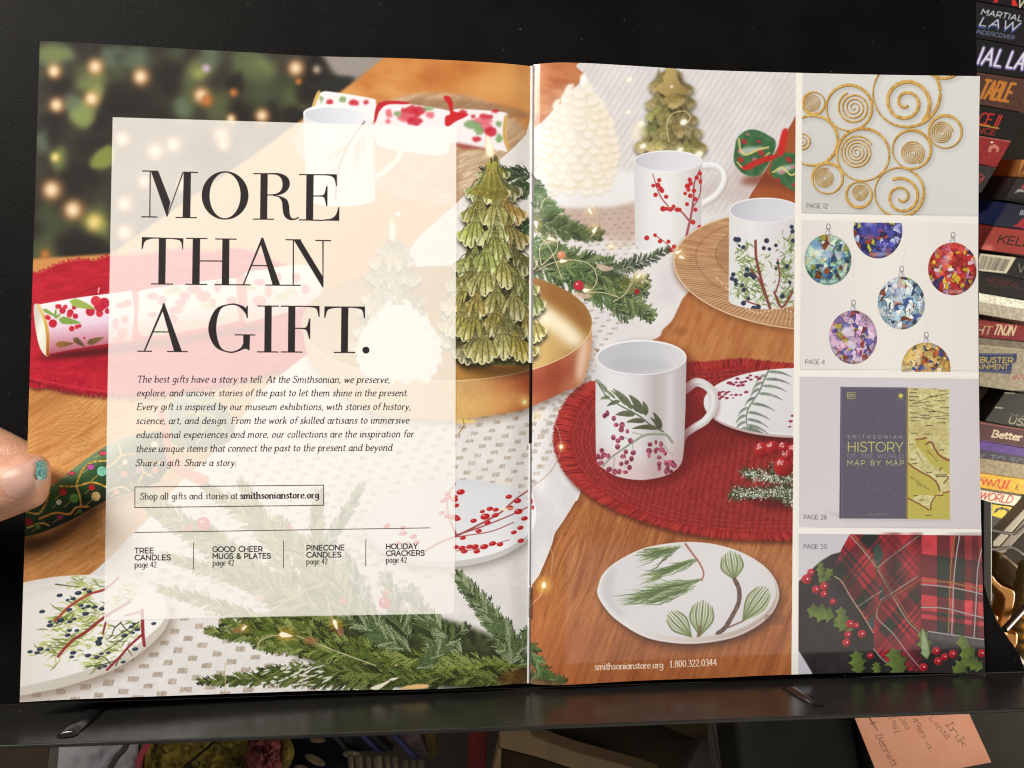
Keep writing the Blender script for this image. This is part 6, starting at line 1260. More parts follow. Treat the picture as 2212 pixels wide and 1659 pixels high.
    T("VAMPIRE", 2, (640, 1440), (1200, 1540), 100, (190, 184, 172), 9, 0, 10)
    band(585, 604, 632, 649, (30, 28, 28)); T("MORTAL KOMBAT", 2, (285, 1568), (1100, 1700), 62, (150, 40, 44), 12, 12, 14); T("AN ANIMATED", 2, (235, 1625), (1000, 1740), 24, (110, 34, 40), 12, 4, 60)
    c.fill(st(SP(2, (190, 1580), (719, 1640)), .8), (110, 100, 90), .4)
    band(632, 649, 652, 667.5, (236, 228, 206)); band(652, 667.5, 678, 694.5, (176, 164, 146)); band(678, 694.5, 690, 706, (36, 18, 18)); band(690, 704, 728, 738, (118, 28, 34))  # white case: lit top and greyer front put into the spine colour
    T("FIGHT", 3, (-60, 505), (345, 535), 92, (190, 176, 140), 22, 14, 4); T("TNJN", 3, (365, 530), (600, 542), 110, (206, 192, 150), 24, 18, 4); c.fill(st(SP(3, (200, 420), (370, 440)), 4), (150, 90, 40), .7, .6)
    c.fill(st(SP(3, (100, 385), (719, 445)), 1.5), (150, 60, 60), .6, .6)
    band(728, 737, 835, 849, (146, 134, 112)); band(728, 737, 744, 755, (112, 102, 84)); c.fill(st(SP(3, (100, 640), (719, 705)), 1.5), (190, 176, 150), .7, .6)
    c.fill([SP(3, (100, 740), (640, 745), (635, 830), (590, 860), (570, 975), (100, 945))], (30, 40, 84), 1, .4)
    for y in (752, 760, 945, 958): c.fill(st(SP(3, (100, y - 8), (600 if y < 900 else 560, y + 2)), .8), (150, 146, 130), .7, .2)
    c.fill(st(SP(3, (100, 852), (600, 868)), .8), (150, 146, 130), .6, .2)
    T("BLOCKBUSTER", 3, (-120, 838), (590, 850), 58, (206, 176, 66), 26, 10, 6); T("ENTERTAINMENT", 3, (-130, 912), (540, 922), 50, (206, 176, 66), 24, 8, 6)
    T("COMPANY", 3, (150, 992), (560, 1010), 20, (110, 100, 90), 12, 0, 60); c.fill(st(sp(SP(3, (580, 1050), (600, 1010), (615, 1040), (640, 990), (660, 1040), (690, 980), (719, 1040))), 1.4), (150, 44, 76), .9, .3)
    c.fill([SP(3, (400, 1160), (900, 1160), (900, 1640), (100, 1480))], (26, 25, 24), 1); c.fill(st(SP(3, (505, 1185), (615, 1190)), 2.6), (196, 184, 160), .8, .5); c.fill(st(SP(3, (395, 1350), (480, 1358)), 3), (190, 180, 150), .8, .5)
    T("USA", 3, (530, 1525), (790, 1570), 72, (186, 180, 150), 20, 16, 6); T("THE HIT", 3, (556, 1450), (760, 1480), 36, (160, 154, 130), 14, 4, 4)
    band(908, 926, 951, 968, (64, 22, 28)); c.fill(st(SP(3, (225, 1525), (719, 1600)), 1.6), (196, 120, 100), .7, .4); c.fill(text("Better Off", *S(4, 348, 112), *S(4, 930, 190), 15, SERIF, 20, slant=12), (206, 192, 160), .95, .3)
    band(951, 968, 972, 988, (74, 44, 122)); band(970, 986, 988, 1003, (46, 38, 62)); c.fill(st(SP(4, (230, 150), (719, 238)), 1.5), (150, 130, 190), .7, .4); T("BACK TO SCHOOL", 4, (-60, 330), (1060, 480), 64, (124, 150, 130), 16, 12, 12)
    band(988, 1003, 1021, 1035, (140, 124, 96)); band(1021, 1035, 1053, 1069, (206, 156, 34)); c.fill(st(sp(SP(4, (200, 640), (250, 590), (262, 650), (300, 590), (320, 655), (350, 600), (370, 665), (410, 610), (440, 600), (430, 670), (470, 690), (500, 610))), 3), (176, 50, 30), .9, .3); c.fill(st(SP(4, (480, 690), (510, 605)), 4) + st(SP(4, (515, 690), (555, 610)), 5), (186, 56, 30), .95, .3)
    c.fill(st(sp(SP(4, (620, 700), (650, 650), (640, 700), (665, 706))), 1.6), (70, 50, 20), .9, .3)
    band(1055, 1071, 1084, 1097, (40, 36, 36)); c.fill([SP(4, (100, 690), (690, 785), (615, 890), (100, 815))], (216, 204, 182), 1, .3); T("WORLD", 4, (205, 808), (575, 862), 84, (164, 32, 34), 24, 18, 6)
    band(1084, 1099, 1140, 1160, (34, 32, 33)); c.fill([SP(4, (360, 868), (650, 905), (545, 1052), (360, 1000))], (206, 176, 50), 1, .3); c.fill(st(sp(SP(4, (385, 965), (430, 925), (490, 920), (540, 945), (535, 985))), [2, 3, 4, 5, 5, 6, 6, 6] * 4 + [5]), (40, 36, 44), .95, .4)
def paint_note(c):
    c.fill([np.array([(1800, 1500), (2180, 1500), (2180, 1720), (1800, 1720)])], noisy((246, 176, 148), (250, 186, 160), 30, 3), 1)
    q = lambda x, y: (1659 + x / 4, 1244 + y / 4)
    for s, a, b, h in [("Irik", (1530, 1275), (1690, 1490), 15), ("Lont8", (1385, 1225), (1545, 1415), 12), ("49ers vs.", (1240, 1235), (1400, 1520), 12), ("Cins", (1122, 1205), (1200, 1335), 11), ("1981.", (1040, 1215), (1110, 1385), 11), ("Bennett", (925, 1375), (1075, 1650), 14)]:
        f = dict(SERIF); f.update({'L': SANS['L'], 'C': SANS['C'], '9': (48, [_O(25, 70, 18, 24), _L((43, 70), (34, 0))])})
        c.fill(text(s, *q(*a), *q(*b), h, f, 7, slant=10), (60, 38, 50), .85, .25)
    c.fill(st([q(865, 1210), q(915, 1290), q(880, 1230), q(930, 1310), q(890, 1250), q(945, 1335)], 1.4) + st([q(880, 1280), q(940, 1260)], 1.2), (50, 32, 46), .85, .3)
# ---------------------------------------------------------------- helpers
def ray(px, py): return Vector(((px - CX) / F, 1.0, -(py - CY) / F))
def at(px, py, depth): return EYE + ray(px, py) * depth      # a measured direction at a real distance
D0, KA, KB = 0.334, 0.085, 0.037
def plane_depth(px, py):
    r = ray(px, py); return D0 / (1 - KA * r.x - KB * r.z)
PO = EYE + Vector((0, D0, 0))
U = Vector((1, KA, 0)).normalized(); Vv = Vector((0, KB, 1)); Vv = (Vv - U * Vv.dot(U)).normalized(); N = U.cross(Vv).normalized()
if N.y > 0: N = -N
def loc(u, v, n): return PO + U * u + Vv * v + N * n           # stand coordinates: across, up the desk, towards the reader
def uv_of(px, py):
    p = at(px, py, plane_depth(px, py)) - PO; return p.dot(U), p.dot(Vv)

def tag(o, label=None, cat=None, group=None, kind=None):
    for k, v in (('label', label), ('category', cat), ('group', group), ('kind', kind)):
        if v: o[k] = v
    return o
def empty(name, p):
    o = bpy.data.objects.new(name, None); COL.objects.link(o); o.location = p; o.empty_display_size = .02; return o
def link(name, me, mats, parent=None, smooth=False):
    for m in (mats if isinstance(mats, (list, tuple)) else [mats]): me.materials.append(m)
    if smooth:
        for p in me.polygons: p.use_smooth = True
    o = bpy.data.objects.new(name, me); COL.objects.link(o)
    if parent: o.parent = parent; o.matrix_parent_inverse = Matrix.Translation(-parent.location)
    return o
def mesh(name, vs, fs, uvs=None, matidx=None):
    me = bpy.data.meshes.new(name); me.from_pydata([tuple(v) for v in vs], [], fs); me.validate(); 
    if uvs is not None:
        l = me.uv_layers.new(name='UVMap')
        for p in me.polygons:
            for li in p.loop_indices: l.data[li].uv = uvs[me.loops[li].vertex_index]
    if matidx:
        for p, i in zip(me.polygons, matidx): p.material_index = i
    me.update(); return me
def bevel(o, w, seg=2):
    m = o.modifiers.new('bevel', 'BEVEL'); m.width = w; m.segments = seg; m.limit_method = 'ANGLE'; return o

def mat(name, rgb, rough=.5, spec=.5, noise=0, nscale=60, bump=0, bscale=900, metal=0, coat=0, coatr=.1, rgb2=None, detail=4, speck=0, sss=0):
    m = bpy.data.materials.new(name); m.use_nodes = True; nt = m.node_tree; b = nt.nodes['Principled BSDF']
    b.inputs['Roughness'].default_value = rough; b.inputs['Specular IOR Level'].default_value = spec; b.inputs['Metallic'].default_value = metal
    b.inputs['Coat Weight'].default_value = coat; b.inputs['Coat Roughness'].default_value = coatr
    b.inputs['Base Color'].default_value = (*rgb, 1)
    tc = nt.nodes.new('ShaderNodeTexCoord')
    if noise or rgb2:
        n = nt.nodes.new('ShaderNodeTexNoise'); n.inputs['Scale'].default_value = nscale; n.inputs['Detail'].default_value = detail
        nt.links.new(tc.outputs['Object'], n.inputs['Vector'])
        r = nt.nodes.new('ShaderNodeValToRGB'); r.color_ramp.elements[0].position = .35; r.color_ramp.elements[1].position = .65
        c1 = rgb2 or tuple(min(1, x * (1 + noise)) for x in rgb); c0 = rgb if rgb2 else tuple(x * (1 - noise) for x in rgb)
        r.color_ramp.elements[0].color = (*c0, 1); r.color_ramp.elements[1].color = (*c1, 1)
        nt.links.new(n.outputs['Fac'], r.inputs['Fac']); src = r.outputs['Color']
        if speck:
            v = nt.nodes.new('ShaderNodeTexNoise'); v.inputs['Scale'].default_value = 420; v.inputs['Detail'].default_value = 1
            nt.links.new(tc.outputs['Object'], v.inputs['Vector'])
            q = nt.nodes.new('ShaderNodeMapRange'); q.inputs['From Min'].default_value = .775; q.inputs['From Max'].default_value = .82
            nt.links.new(v.outputs['Fac'], q.inputs['Value'])
            mx = nt.nodes.new('ShaderNodeMix'); mx.data_type = 'RGBA'; mx.inputs['B'].default_value = (speck, speck * .95, speck * .88, 1)
            nt.links.new(q.outputs['Result'], mx.inputs['Factor']); nt.links.new(src, mx.inputs['A']); src = mx.outputs['Result']
        nt.links.new(src, b.inputs['Base Color'])
    if bump:
        n2 = nt.nodes.new('ShaderNodeTexNoise'); n2.inputs['Scale'].default_value = bscale; n2.inputs['Detail'].default_value = 3
        nt.links.new(tc.outputs['Object'], n2.inputs['Vector'])
        bp = nt.nodes.new('ShaderNodeBump'); bp.inputs['Strength'].default_value = bump; bp.inputs['Distance'].default_value = .0004
        nt.links.new(n2.outputs['Fac'], bp.inputs['Height']); nt.links.new(bp.outputs['Normal'], b.inputs['Normal'])
        if coat: nt.links.new(bp.outputs['Normal'], b.inputs['Coat Normal'])
    if sss:
        b.inputs['Subsurface Weight'].default_value = sss; b.inputs['Subsurface Radius'].default_value = (.006, .002, .001); b.inputs['Subsurface Scale'].default_value = .6
    return m
def picture(name, arr_lin):
    """generated picture datablock from a drawn array (linear reflectance)"""
    h, w = arr_lin.shape[:2]
    im = bpy.data.images.new(name, w, h, float_buffer=False); im.colorspace_settings.name = 'sRGB'
    a = np.clip(arr_lin, 0, 1); a = np.where(a <= .0031308, a * 12.92, 1.055 * a ** (1 / 2.4) - .055)
    px = np.ones((h, w, 4), np.float32); px[..., :3] = a[::-1]
    im.pixels.foreach_set(px.ravel()); im.update(); im.pack(); return im
def print_mat(name, im, rough=.45, spec=.4, coat=0, coatr=.1, bump=0, bscale=1500):
    m = mat(name, (.8, .8, .8), rough, spec, bump=bump, bscale=bscale, coat=coat, coatr=coatr); nt = m.node_tree
    t = nt.nodes.new('ShaderNodeTexImage'); t.image = im; t.extension = 'EXTEND'
    uvn = nt.nodes.new('ShaderNodeUVMap'); uvn.uv_map = 'UVMap'
    nt.links.new(uvn.outputs['UV'], t.inputs['Vector']); nt.links.new(t.outputs['Color'], nt.nodes['Principled BSDF'].inputs['Base Color'])
    return m

def prism(name, poly, depth, thick, m, parent=None, shear=(0, 0), bev=.0006, dz=None):
    """solid from an outline at a distance, with real thickness away from the reader"""
    n = len(poly); ds = depth if isinstance(depth, (list, tuple)) else [depth] * n
    f = [at(x, y, d) for (x, y), d in zip(poly, ds)]
    b = [p + Vector((shear[0], thick, shear[1])) for p in f]
    fs = [tuple(range(n)), tuple(range(2 * n - 1, n - 1, -1))] + [(i, i + n, (i + 1) % n + n, (i + 1) % n) for i in range(n)]
    me = mesh(name, f + b, fs); bm = bmesh.new(); bm.from_mesh(me); bmesh.ops.recalc_face_normals(bm, faces=bm.faces); bm.to_mesh(me); bm.free()
    o = link(name, me, m, parent)
    if bev: bevel(o, bev)
    return o
def tube(name, pts, rad, m, parent=None, seg=10):
    cu = bpy.data.curves.new(name, 'CURVE'); cu.dimensions = '3D'; cu.bevel_depth = 1; cu.bevel_resolution = 3; cu.use_fill_caps = True
    s = cu.splines.new('POLY'); s.points.add(len(pts) - 1)
    for i, p in enumerate(pts): s.points[i].co = (*p, 1); s.points[i].radius = rad[i] if isinstance(rad, (list, tuple)) else rad
    tmp = bpy.data.objects.new(name, cu); me = bpy.data.meshes.new_from_object(tmp); bpy.data.objects.remove(tmp); bpy.data.curves.remove(cu)
    return link(name, me, m, parent, True)

# ---------------------------------------------------------------- the black desk of the stand
black = mat('powder_coated_black', (.0046, .0046, .0049), .5, .04, noise=.25, nscale=40, bump=.30, bscale=1400, speck=.045)
gloss_black = mat('gloss_black', (.010, .010, .010), .16, .5, bump=.06, bscale=500)
ledge_mat = mat('satin_black', (.013, .0125, .012), .27, .5, noise=.25, nscale=60, bump=.10, bscale=1200, speck=.09)
VB = uv_of(1143, 1485)[1]
stand = empty('music_stand', loc(0, VB, .02))
tag(stand, 'black metal music stand desk and ledge holding the open catalogue', 'music stand')
ur = uv_of(2114, 100)[0]
out = [(-.42, VB), (-.42, .30), (ur - .012, .30), (ur - .001, .292), (ur, .25)]
for p in [(2114, 400), (2116, 900), (2118, 1180), (2124, 1255), (2134, 1290), (2152, 1338), (2180, 1382), (2202, 1412), (2214, 1450), (2222, 1500)]: out.append(uv_of(*p))
out[-1] = (out[-1][0], VB)
n = len(out); T_ = .0035
vs = [loc(u, v, 0) for u, v in out] + [loc(u, v, -T_) for u, v in out]
fs = [tuple(range(n)), tuple(range(2 * n - 1, n - 1, -1))] + [(i, (i + 1) % n, (i + 1) % n + n, i + n) for i in range(n)]
me = mesh('back_panel', vs, fs); bm = bmesh.new(); bm.from_mesh(me); bmesh.ops.recalc_face_normals(bm, faces=bm.faces); bm.to_mesh(me); bm.free()
panel = link('back_panel', me, black, stand); bevel(panel, .0016, 4)
ue = .245; LW = .0405
def slab(name, u0, u1, v0, v1, n0, n1, m, parent):
    vs = [loc(u, v, k) for k in (n0, n1) for v in (v0, v1) for u in (u0, u1)]
    fs = [(0, 1, 3, 2), (4, 6, 7, 5), (0, 4, 5, 1), (2, 3, 7, 6), (0, 2, 6, 4), (1, 5, 7, 3)]
    me = mesh(name, vs, fs); bm = bmesh.new(); bm.from_mesh(me); bmesh.ops.recalc_face_normals(bm, faces=bm.faces); bm.to_mesh(me); bm.free()
    return link(name, me, m, parent)
ledge = slab('ledge', -.42, ue, VB - .0016, VB, .0005, LW, ledge_mat, stand); bevel(ledge, .0004, 2)
# pressed bridges for the page retainers: a raised strap between two black discs for the slots
def bridge(pa, pb, w, hgt):
    br = empty_mesh = None
    a = ledge_point(*pa); b = ledge_point(*pb); d = (b - a); L = d.length; d.normalize(); s = Vv.cross(d).normalized()
    vs = []; fs = []; nu, nv = 28, 12
    for i in range(nu + 1):
        t = i / nu; prof = min(1, (1 - abs(2 * t - 1)) * 3.2) ** .5; ww = w * (.80 + .2 * math.sin(math.pi * t))
        for j in range(nv + 1):
            q = j / nv * 2 - 1
            vs.append(a + d * (L * t) + s * (ww * q) + Vv * (hgt * prof * (1 - abs(q) ** 2.5) + .0002))
    for i in range(nu):
        for j in range(nv): k = i * (nv + 1) + j; fs.append((k, k + nv + 1, k + nv + 2, k + 1))
    me = mesh('retainer_bracket', vs, fs); o = link('retainer_bracket', me, gloss_black, stand, True)
    so = o.modifiers.new('solid', 'SOLIDIFY'); so.thickness = .0006
    for c0, sg in ((a, -1), (b, 1)):
        vs = []; 
        for k in range(20):
            t = 2 * math.pi * k / 20; vs.append(c0 + d * (math.cos(t) * w * .75 + sg * w * .15) + s * (math.sin(t) * w * .9) + Vv * .0003)
        vs.append(c0 + d * sg * w * .15 - Vv * .0001 + Vv * .0002)
        slot_shade = link('slot_shade', mesh('slot_shade', vs, [(k, (k + 1) % 20, 20) for k in range(20)]), slot_black, o); slot_shade.parent = o; slot_shade.matrix_parent_inverse = Matrix.Identity(4)  # near-black disc on the ledge, its colour standing for the unlit hole
    return o
slot_black = mat('opening_shade_cord_black', (.003, .003, .003), .7, .2)  # shade of the openings as colour; also the black drawstring and needle
def ledge_point(px, py):
    r = ray(px, py); o = EYE - loc(0, VB, 0); t = -o.dot(Vv) / r.dot(Vv); return EYE + r * t
bridge((148, 1586), (206, 1536), .0040, .0017); bridge((1704, 1488), (1764, 1522), .0028, .0015)

# ---------------------------------------------------------------- the catalogue
def crv(pts):
    p = np.array(pts, float); s = np.concatenate([[0], np.cumsum(np.hypot(*np.diff(p, axis=0).T))]); s /= s[-1]
    q = sp(p, n=12); sq = np.concatenate([[0], np.cumsum(np.hypot(*np.diff(q, axis=0).T))]); sq /= sq[-1]
    return lambda u: np.stack([np.interp(u, sq, q[:, 0]), np.interp(u, sq, q[:, 1])], -1)
PAGES = {
 'left': dict(top=crv([(86, 88), (150, 91), (240, 96), (390, 105), (553, 114), (690, 121.5), (840, 125), (970, 130), (1060, 135), (1106, 138.5), (1140, 142), (1147.5, 143)]),
              bot=crv([(42.5, 1517), (150, 1511), (300, 1505.5), (553, 1496.5), (703, 1491.5), (853, 1490), (953, 1487.7), (1028, 1484), (1106, 1478), (1141, 1476)]),
              h=([0, .2, .45, .7, .88, .96, 1], [.0195, .0150, .0105, .0075, .0060, .0050, .0028]), bow=0),
 'right': dict(top=crv([(1152.5, 139.5), (1181, 136.3), (1218, 135), (1281, 137), (1381, 143), (1506, 150.5), (1659, 155.5), (1884, 161), (2117, 164.5)]),
              bot=crv([(1143.5, 1476.5), (1168, 1479), (1223, 1479.5), (1381, 1470.5), (1556, 1464), (1659, 1459), (1879, 1453), (2129, 1454.7)]),
              h=([0, .03, .09, .3, .7, 1], [.0028, .0048, .0056, .0042, .0026, .0022]), bow=-9.0),
}
def page_point(pg, u, t, lift=0.0):
    """page coordinates (u across, t down) -> world points, numpy"""
    a = pg['top'](u); b = pg['bot'](u); h = np.interp(u, *pg['h']) + lift
    def wp(p):
        rx = (p[..., 0] - CX) / F; rz = -(p[..., 1] - CY) / F
        w = D0 / (1 - KA * rx - KB * rz)
        # slide along the ray until the sheet stands h off the desk
        nd = N.x * rx + N.y + N.z * rz
        w = w + h / nd
        return np.stack([rx * w, w, rz * w], -1)
    A = wp(a); B = wp(b); P = A + (B - A) * t[..., None]
    P[..., 0] += pg['bow'] * 1.95e-4 * u ** 4 * np.sin(np.pi * np.clip(t, 0, 1)) ** .8
    return P
def to_measure(P): return np.stack([CX + F * P[..., 0] / P[..., 1], CY - F * P[..., 2] / P[..., 1]], -1)

def flatten(cv, pg, W, H, white):
    """lay the drawn sheet flat onto page coordinates and turn ink colours into reflectances"""
    u, t = np.meshgrid((np.arange(W) + .5) / W, (np.arange(H) + .5) / H)
    m = to_measure(page_point(pg, u, t)); x = np.clip((m[..., 0] - cv.x0) * cv.k - .5, 0, cv.W - 1.001); y = np.clip((m[..., 1] - cv.y0) * cv.k - .5, 0, cv.H - 1.001)
    i = x.astype(int); j = y.astype(int); fx = (x - i)[..., None]; fy = (y - j)[..., None]; a = cv.a
    c = (a[j, i] * (1 - fx) + a[j, i + 1] * fx) * (1 - fy) + (a[j + 1, i] * (1 - fx) + a[j + 1, i + 1] * fx) * fy
    l = srgb2lin(c)
    w = np.array(white[0]) * (1 - t[..., None]) + np.array(white[1]) * t[..., None]
    g = np.random.default_rng(8).normal(0, 1, (H // 2, W // 2)).repeat(2, 0).repeat(2, 1)[:H, :W]
    return np.clip(l / w * .80 * (1 + .012 * g[..., None]) + .004, 0, .9)
K_ = 1.4
cv = Canvas(30, 80, 1160, 1530, K_); paint_left(cv); arrL = flatten(cv, PAGES['left'], 1500, 2000, ((.96, .91, .82), (.93, .87, .77)))
cv = Canvas(1136, 125, 2140, 1495, K_); paint_right(cv); arrR = flatten(cv, PAGES['right'], 1400, 1900, ((.94, .87, .76), (.90, .81, .69)))
del cv
imL = picture('left_page_print', arrL); imR = picture('right_page_print', arrR); del arrL, arrR
inkL = print_mat('coated_paper_left', imL, .5, .10, .14, .12); inkR = print_mat('coated_paper_right', imR, .5, .18, 1.0, .085)
paper = mat('paper_white', (.78, .75, .69), .6, .3, noise=.05, nscale=300)
cat = empty('catalogue', loc(0, VB, .004)); tag(cat, 'open gift catalogue spread with festive table photo and large MORE THAN A GIFT headline', 'catalogue')
def sheet(name, pg, ink, u0, u1, t0, t1, lift, nu, nv, parent, thick=.00025, inner=False):
    u = np.linspace(u0, u1, nu + 1); t = np.linspace(t0, t1, nv + 1); uu, tt = np.meshgrid(u, t)
    Fp = page_point(pg, uu, tt, lift) + np.array(EYE); k = (nu + 1) * (nv + 1)
    Bp = page_point(pg, uu, tt, lift - thick) + np.array(EYE)
    vs = np.concatenate([Fp.reshape(-1, 3), Bp.reshape(-1, 3)]); I = lambda i, j: j * (nu + 1) + i
    fs = []; mi = []
    for j in range(nv):
        for i in range(nu): fs.append((I(i, j), I(i, j + 1), I(i + 1, j + 1), I(i + 1, j))); mi.append(0)
    if not inner:
        for j in range(nv):
            for i in range(nu): fs.append((k + I(i, j), k + I(i + 1, j), k + I(i + 1, j + 1), k + I(i, j + 1))); mi.append(1)
        rim = [I(i, 0) for i in range(nu)] + [I(nu, j) for j in range(nv)] + [I(i, nv) for i in range(nu, 0, -1)] + [I(0, j) for j in range(nv, 0, -1)]
        flat = vs.copy(); m = 2 * k
        ra = flat[rim]; rb = flat[[q + k for q in rim]]; L = len(rim)
        vs = np.concatenate([vs, ra, rb])
        for q in range(L): w = (q + 1) % L; fs.append((m + q, m + w, m + L + w, m + L + q)); mi.append(1)
    uvs = np.stack([uu.ravel(), 1 - tt.ravel()], 1); uvs = np.concatenate([uvs, uvs] + ([uvs[rim], uvs[rim]] if not inner else []))
    if inner: vs = vs[:k]; uvs = uvs[:k]
    me = mesh(name, vs.tolist(), fs, [tuple(q) for q in uvs], mi)
    o = link(name, me, [ink, paper], parent, True); return o
def find_ut(pg, px, py):
    u, t = .5, .5
    for _ in range(40):
        m = to_measure(page_point(pg, np.array([u]), np.array([t])))[0]; e = 1e-3
        mu = (to_measure(page_point(pg, np.array([u + e]), np.array([t])))[0] - m) / e; mt = (to_measure(page_point(pg, np.array([u]), np.array([t + e])))[0] - m) / e
        d = np.linalg.solve(np.stack([mu, mt], 1), np.array([px, py]) - m); u = float(np.clip(u + d[0], 0, .998)); t = float(np.clip(t + d[1], 0, .998))
    return u, t
pL = sheet('page', PAGES['left'], inkL, 0, 1, 0, 1, 0, 70, 40, cat); pL['label'] = 'left page with the MORE THAN A GIFT headline over a candlelit table'
pR = sheet('page', PAGES['right'], inkR, 0, 1, 0, 1, 0, 70, 40, cat); pR['label'] = 'right page with mugs on a red mat beside four product photos'
# sheets underneath, a hair wider, show as thin edges
for k, (pg, dl) in enumerate(((PAGES['left'], -.0009), (PAGES['right'], -.0007), (PAGES['right'], -.0013))):
    sheet('under_sheet', pg, paper, .004 if pg is PAGES['left'] else 0, 1.0012 if pg is PAGES['right'] else 1, .0004, .9996, dl, 40, 20, cat)
def region(name, pg, ink, a, b, parent, label):
    u0, t0 = a; u1, t1 = b
    o = sheet(name, pg, ink, u0, u1, t0, t1, .00006, 30, 20, parent, inner=True); o.matrix_parent_inverse = Matrix.Identity(4); o['label'] = label
    return o
PL, PR = PAGES['left'], PAGES['right']
region('text_panel', PL, inkL, find_ut(PL, 243.5, 253.5), find_ut(PL, 982, 1325.5), pL, 'pale translucent panel with headline, italic paragraph and page references')
for (a, b, s) in [((1734, 158.5), (2120, 465), 'photo of gold spiral wall decor'), ((1731, 475), (2120, 801), 'photo of six speckled glass ornaments'), ((1727.5, 814), (2124, 1141), 'photo of a grey and yellow map history book'), ((1725.5, 1153), (2129, 1453), 'photo of red tartan throw with holly')]:
    u0, t0 = find_ut(PR, *a); u1, t1 = find_ut(PR, *b)
    region('product_photo', PR, inkR, (u0, max(t0, 0)), (1.0, min(t1, 1)), pR, s)
# the fold: a strip of the next sheet, two wire staples and the dark gap
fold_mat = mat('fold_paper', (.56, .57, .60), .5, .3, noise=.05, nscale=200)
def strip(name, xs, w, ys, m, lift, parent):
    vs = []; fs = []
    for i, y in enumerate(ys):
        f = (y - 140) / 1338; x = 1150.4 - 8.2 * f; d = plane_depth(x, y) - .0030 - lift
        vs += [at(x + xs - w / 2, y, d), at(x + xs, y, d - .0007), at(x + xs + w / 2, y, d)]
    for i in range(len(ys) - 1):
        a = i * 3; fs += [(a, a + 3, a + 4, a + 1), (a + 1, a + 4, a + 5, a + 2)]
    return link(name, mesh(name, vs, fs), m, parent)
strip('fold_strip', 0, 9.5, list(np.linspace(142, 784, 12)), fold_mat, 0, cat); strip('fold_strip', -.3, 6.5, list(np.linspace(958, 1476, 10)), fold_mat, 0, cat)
strip('fold_gap_shade', .2, 6, list(np.linspace(785, 957, 6)), slot_black, 0, cat)  # black strip put in for the shade between the parted sheets
steel = mat('steel', (.10, .10, .11), .3, .5, metal=1, noise=.1)
for y0 in (376, 437):
    f = (y0 - 140) / 1338; x = 1150.4 - 8.2 * f
    tube('staple', [at(x - 1.5, y0, plane_depth(x, y0) - .0042), at(x + 1.5, y0 + 3, plane_depth(x, y0) - .0045)], .00030, steel, cat)
for y0, y1 in ((1266, 1332),):
    f = (y0 - 140) / 1338; x = 1150.4 - 8.2 * f
    tube('staple', [at(x, y0, plane_depth(x, y0) - .0040), at(x - .2, y0 + 4, plane_depth(x, y0) - .0044), at(x - .6, y1 - 4, plane_depth(x, y1) - .0044), at(x - .6, y1, plane_depth(x, y1) - .0040)], .00026, mat('bright_staple', (.7, .7, .72), .25, .5, metal=1), cat)

# ---------------------------------------------------------------- the hand at the left edge
skin = mat('skin', (.46, .235, .155), .48, .4, rgb2=(.53, .29, .20), nscale=180, bump=.55, bscale=800, sss=.12)
nail_m = mat('nail', (.44, .26, .215), .40, .3, rgb2=(.50, .31, .265), nscale=60)
polish = mat('glitter_polish', (.02, .16, .18), .25, .6, rgb2=(.12, .42, .40), nscale=900, bump=.9, bscale=1500, coat=.6)
DP = plane_depth(42, 1050) - .0195
def finger_chain(bmv, pts, prev):
    for p, r in pts:
        v = bmv['bm'].verts.new(at(*p)); bmv['bm'].edges.new((prev, v)); bmv['r'].append(r); prev = v
    return prev
BM = {'bm': bmesh.new(), 'r': []}
pxm = DP / F
root = BM['bm'].verts.new(at(-620, 1180, DP + .012)); BM['r'].append(.024)
wr = BM['bm'].verts.new(at(-900, 1290, DP + .02)); BM['bm'].edges.new((root, wr)); BM['r'].append(.021)
TH = [((-400, 1160, DP - .006), .016), ((-230, 1120, DP - .0095), .0142), ((-110, 1088, DP - .0108), .0134), ((0, 1055, DP - .0096), .0122), ((52, 1040, DP - .0090), .0114), ((84, 1038, DP - .0084), .0103), ((108, 1039, DP - .0072), .0074)]
finger_chain(BM, TH, root)
kn = BM['bm'].verts.new(at(-420, 1000, DP + .020)); BM['bm'].edges.new((root, kn)); BM['r'].append(.017)
finger_chain(BM, [((-250, 900, DP + .014), .0105), ((-110, 930, DP + .0105), .0096), ((0, 978, DP + .0095), .0090), ((70, 1010, DP + .0092), .0080), ((110, 1028, DP + .0092), .0060)], kn)
for k, (y, dx) in enumerate(((1150, 0), (1260, -30), (1370, -80))):
    kn2 = BM['bm'].verts.new(at(-450 + dx * .3, 1080 + k * 70, DP + .026)); BM['bm'].edges.new((root, kn2)); BM['r'].append(.0145)
    finger_chain(BM, [((-270 + dx, y - 40, DP + .0185), .0092), ((-130 + dx, y - 10, DP + .0150), .0086), ((-62 + dx, y + 20, DP + .0125), .0078), ((-30 + dx, y + 28, DP + .0115), .0056)], kn2)
me = bpy.data.meshes.new('hand_skin'); BM['bm'].to_mesh(me); BM['bm'].free()
tmp = bpy.data.objects.new('hand_skin', me); COL.objects.link(tmp)
sk = tmp.modifiers.new('skin', 'SKIN'); sk.use_smooth_shade = True
for i, r in enumerate(BM['r']):
    d = me.skin_vertices[0].data[i]; d.radius = (r, r); d.use_root = (i == 0)
ss = tmp.modifiers.new('sub', 'SUBSURF'); ss.levels = 3; ss.render_levels = 3
dg = bpy.context.evaluated_depsgraph_get(); hm = bpy.data.meshes.new_from_object(tmp.evaluated_get(dg)); bpy.data.objects.remove(tmp)
person = empty('person', at(-620, 1180, DP + .012)); tag(person, 'hand with teal glitter nail tip pinching the left edge of the catalogue', 'person')
hm.materials.clear(); hand = link('hand', hm, skin, person, True)
from mathutils.bvhtree import BVHTree
_b = bmesh.new(); _b.from_mesh(hm); tree = BVHTree.FromBMesh(_b); _b.free()
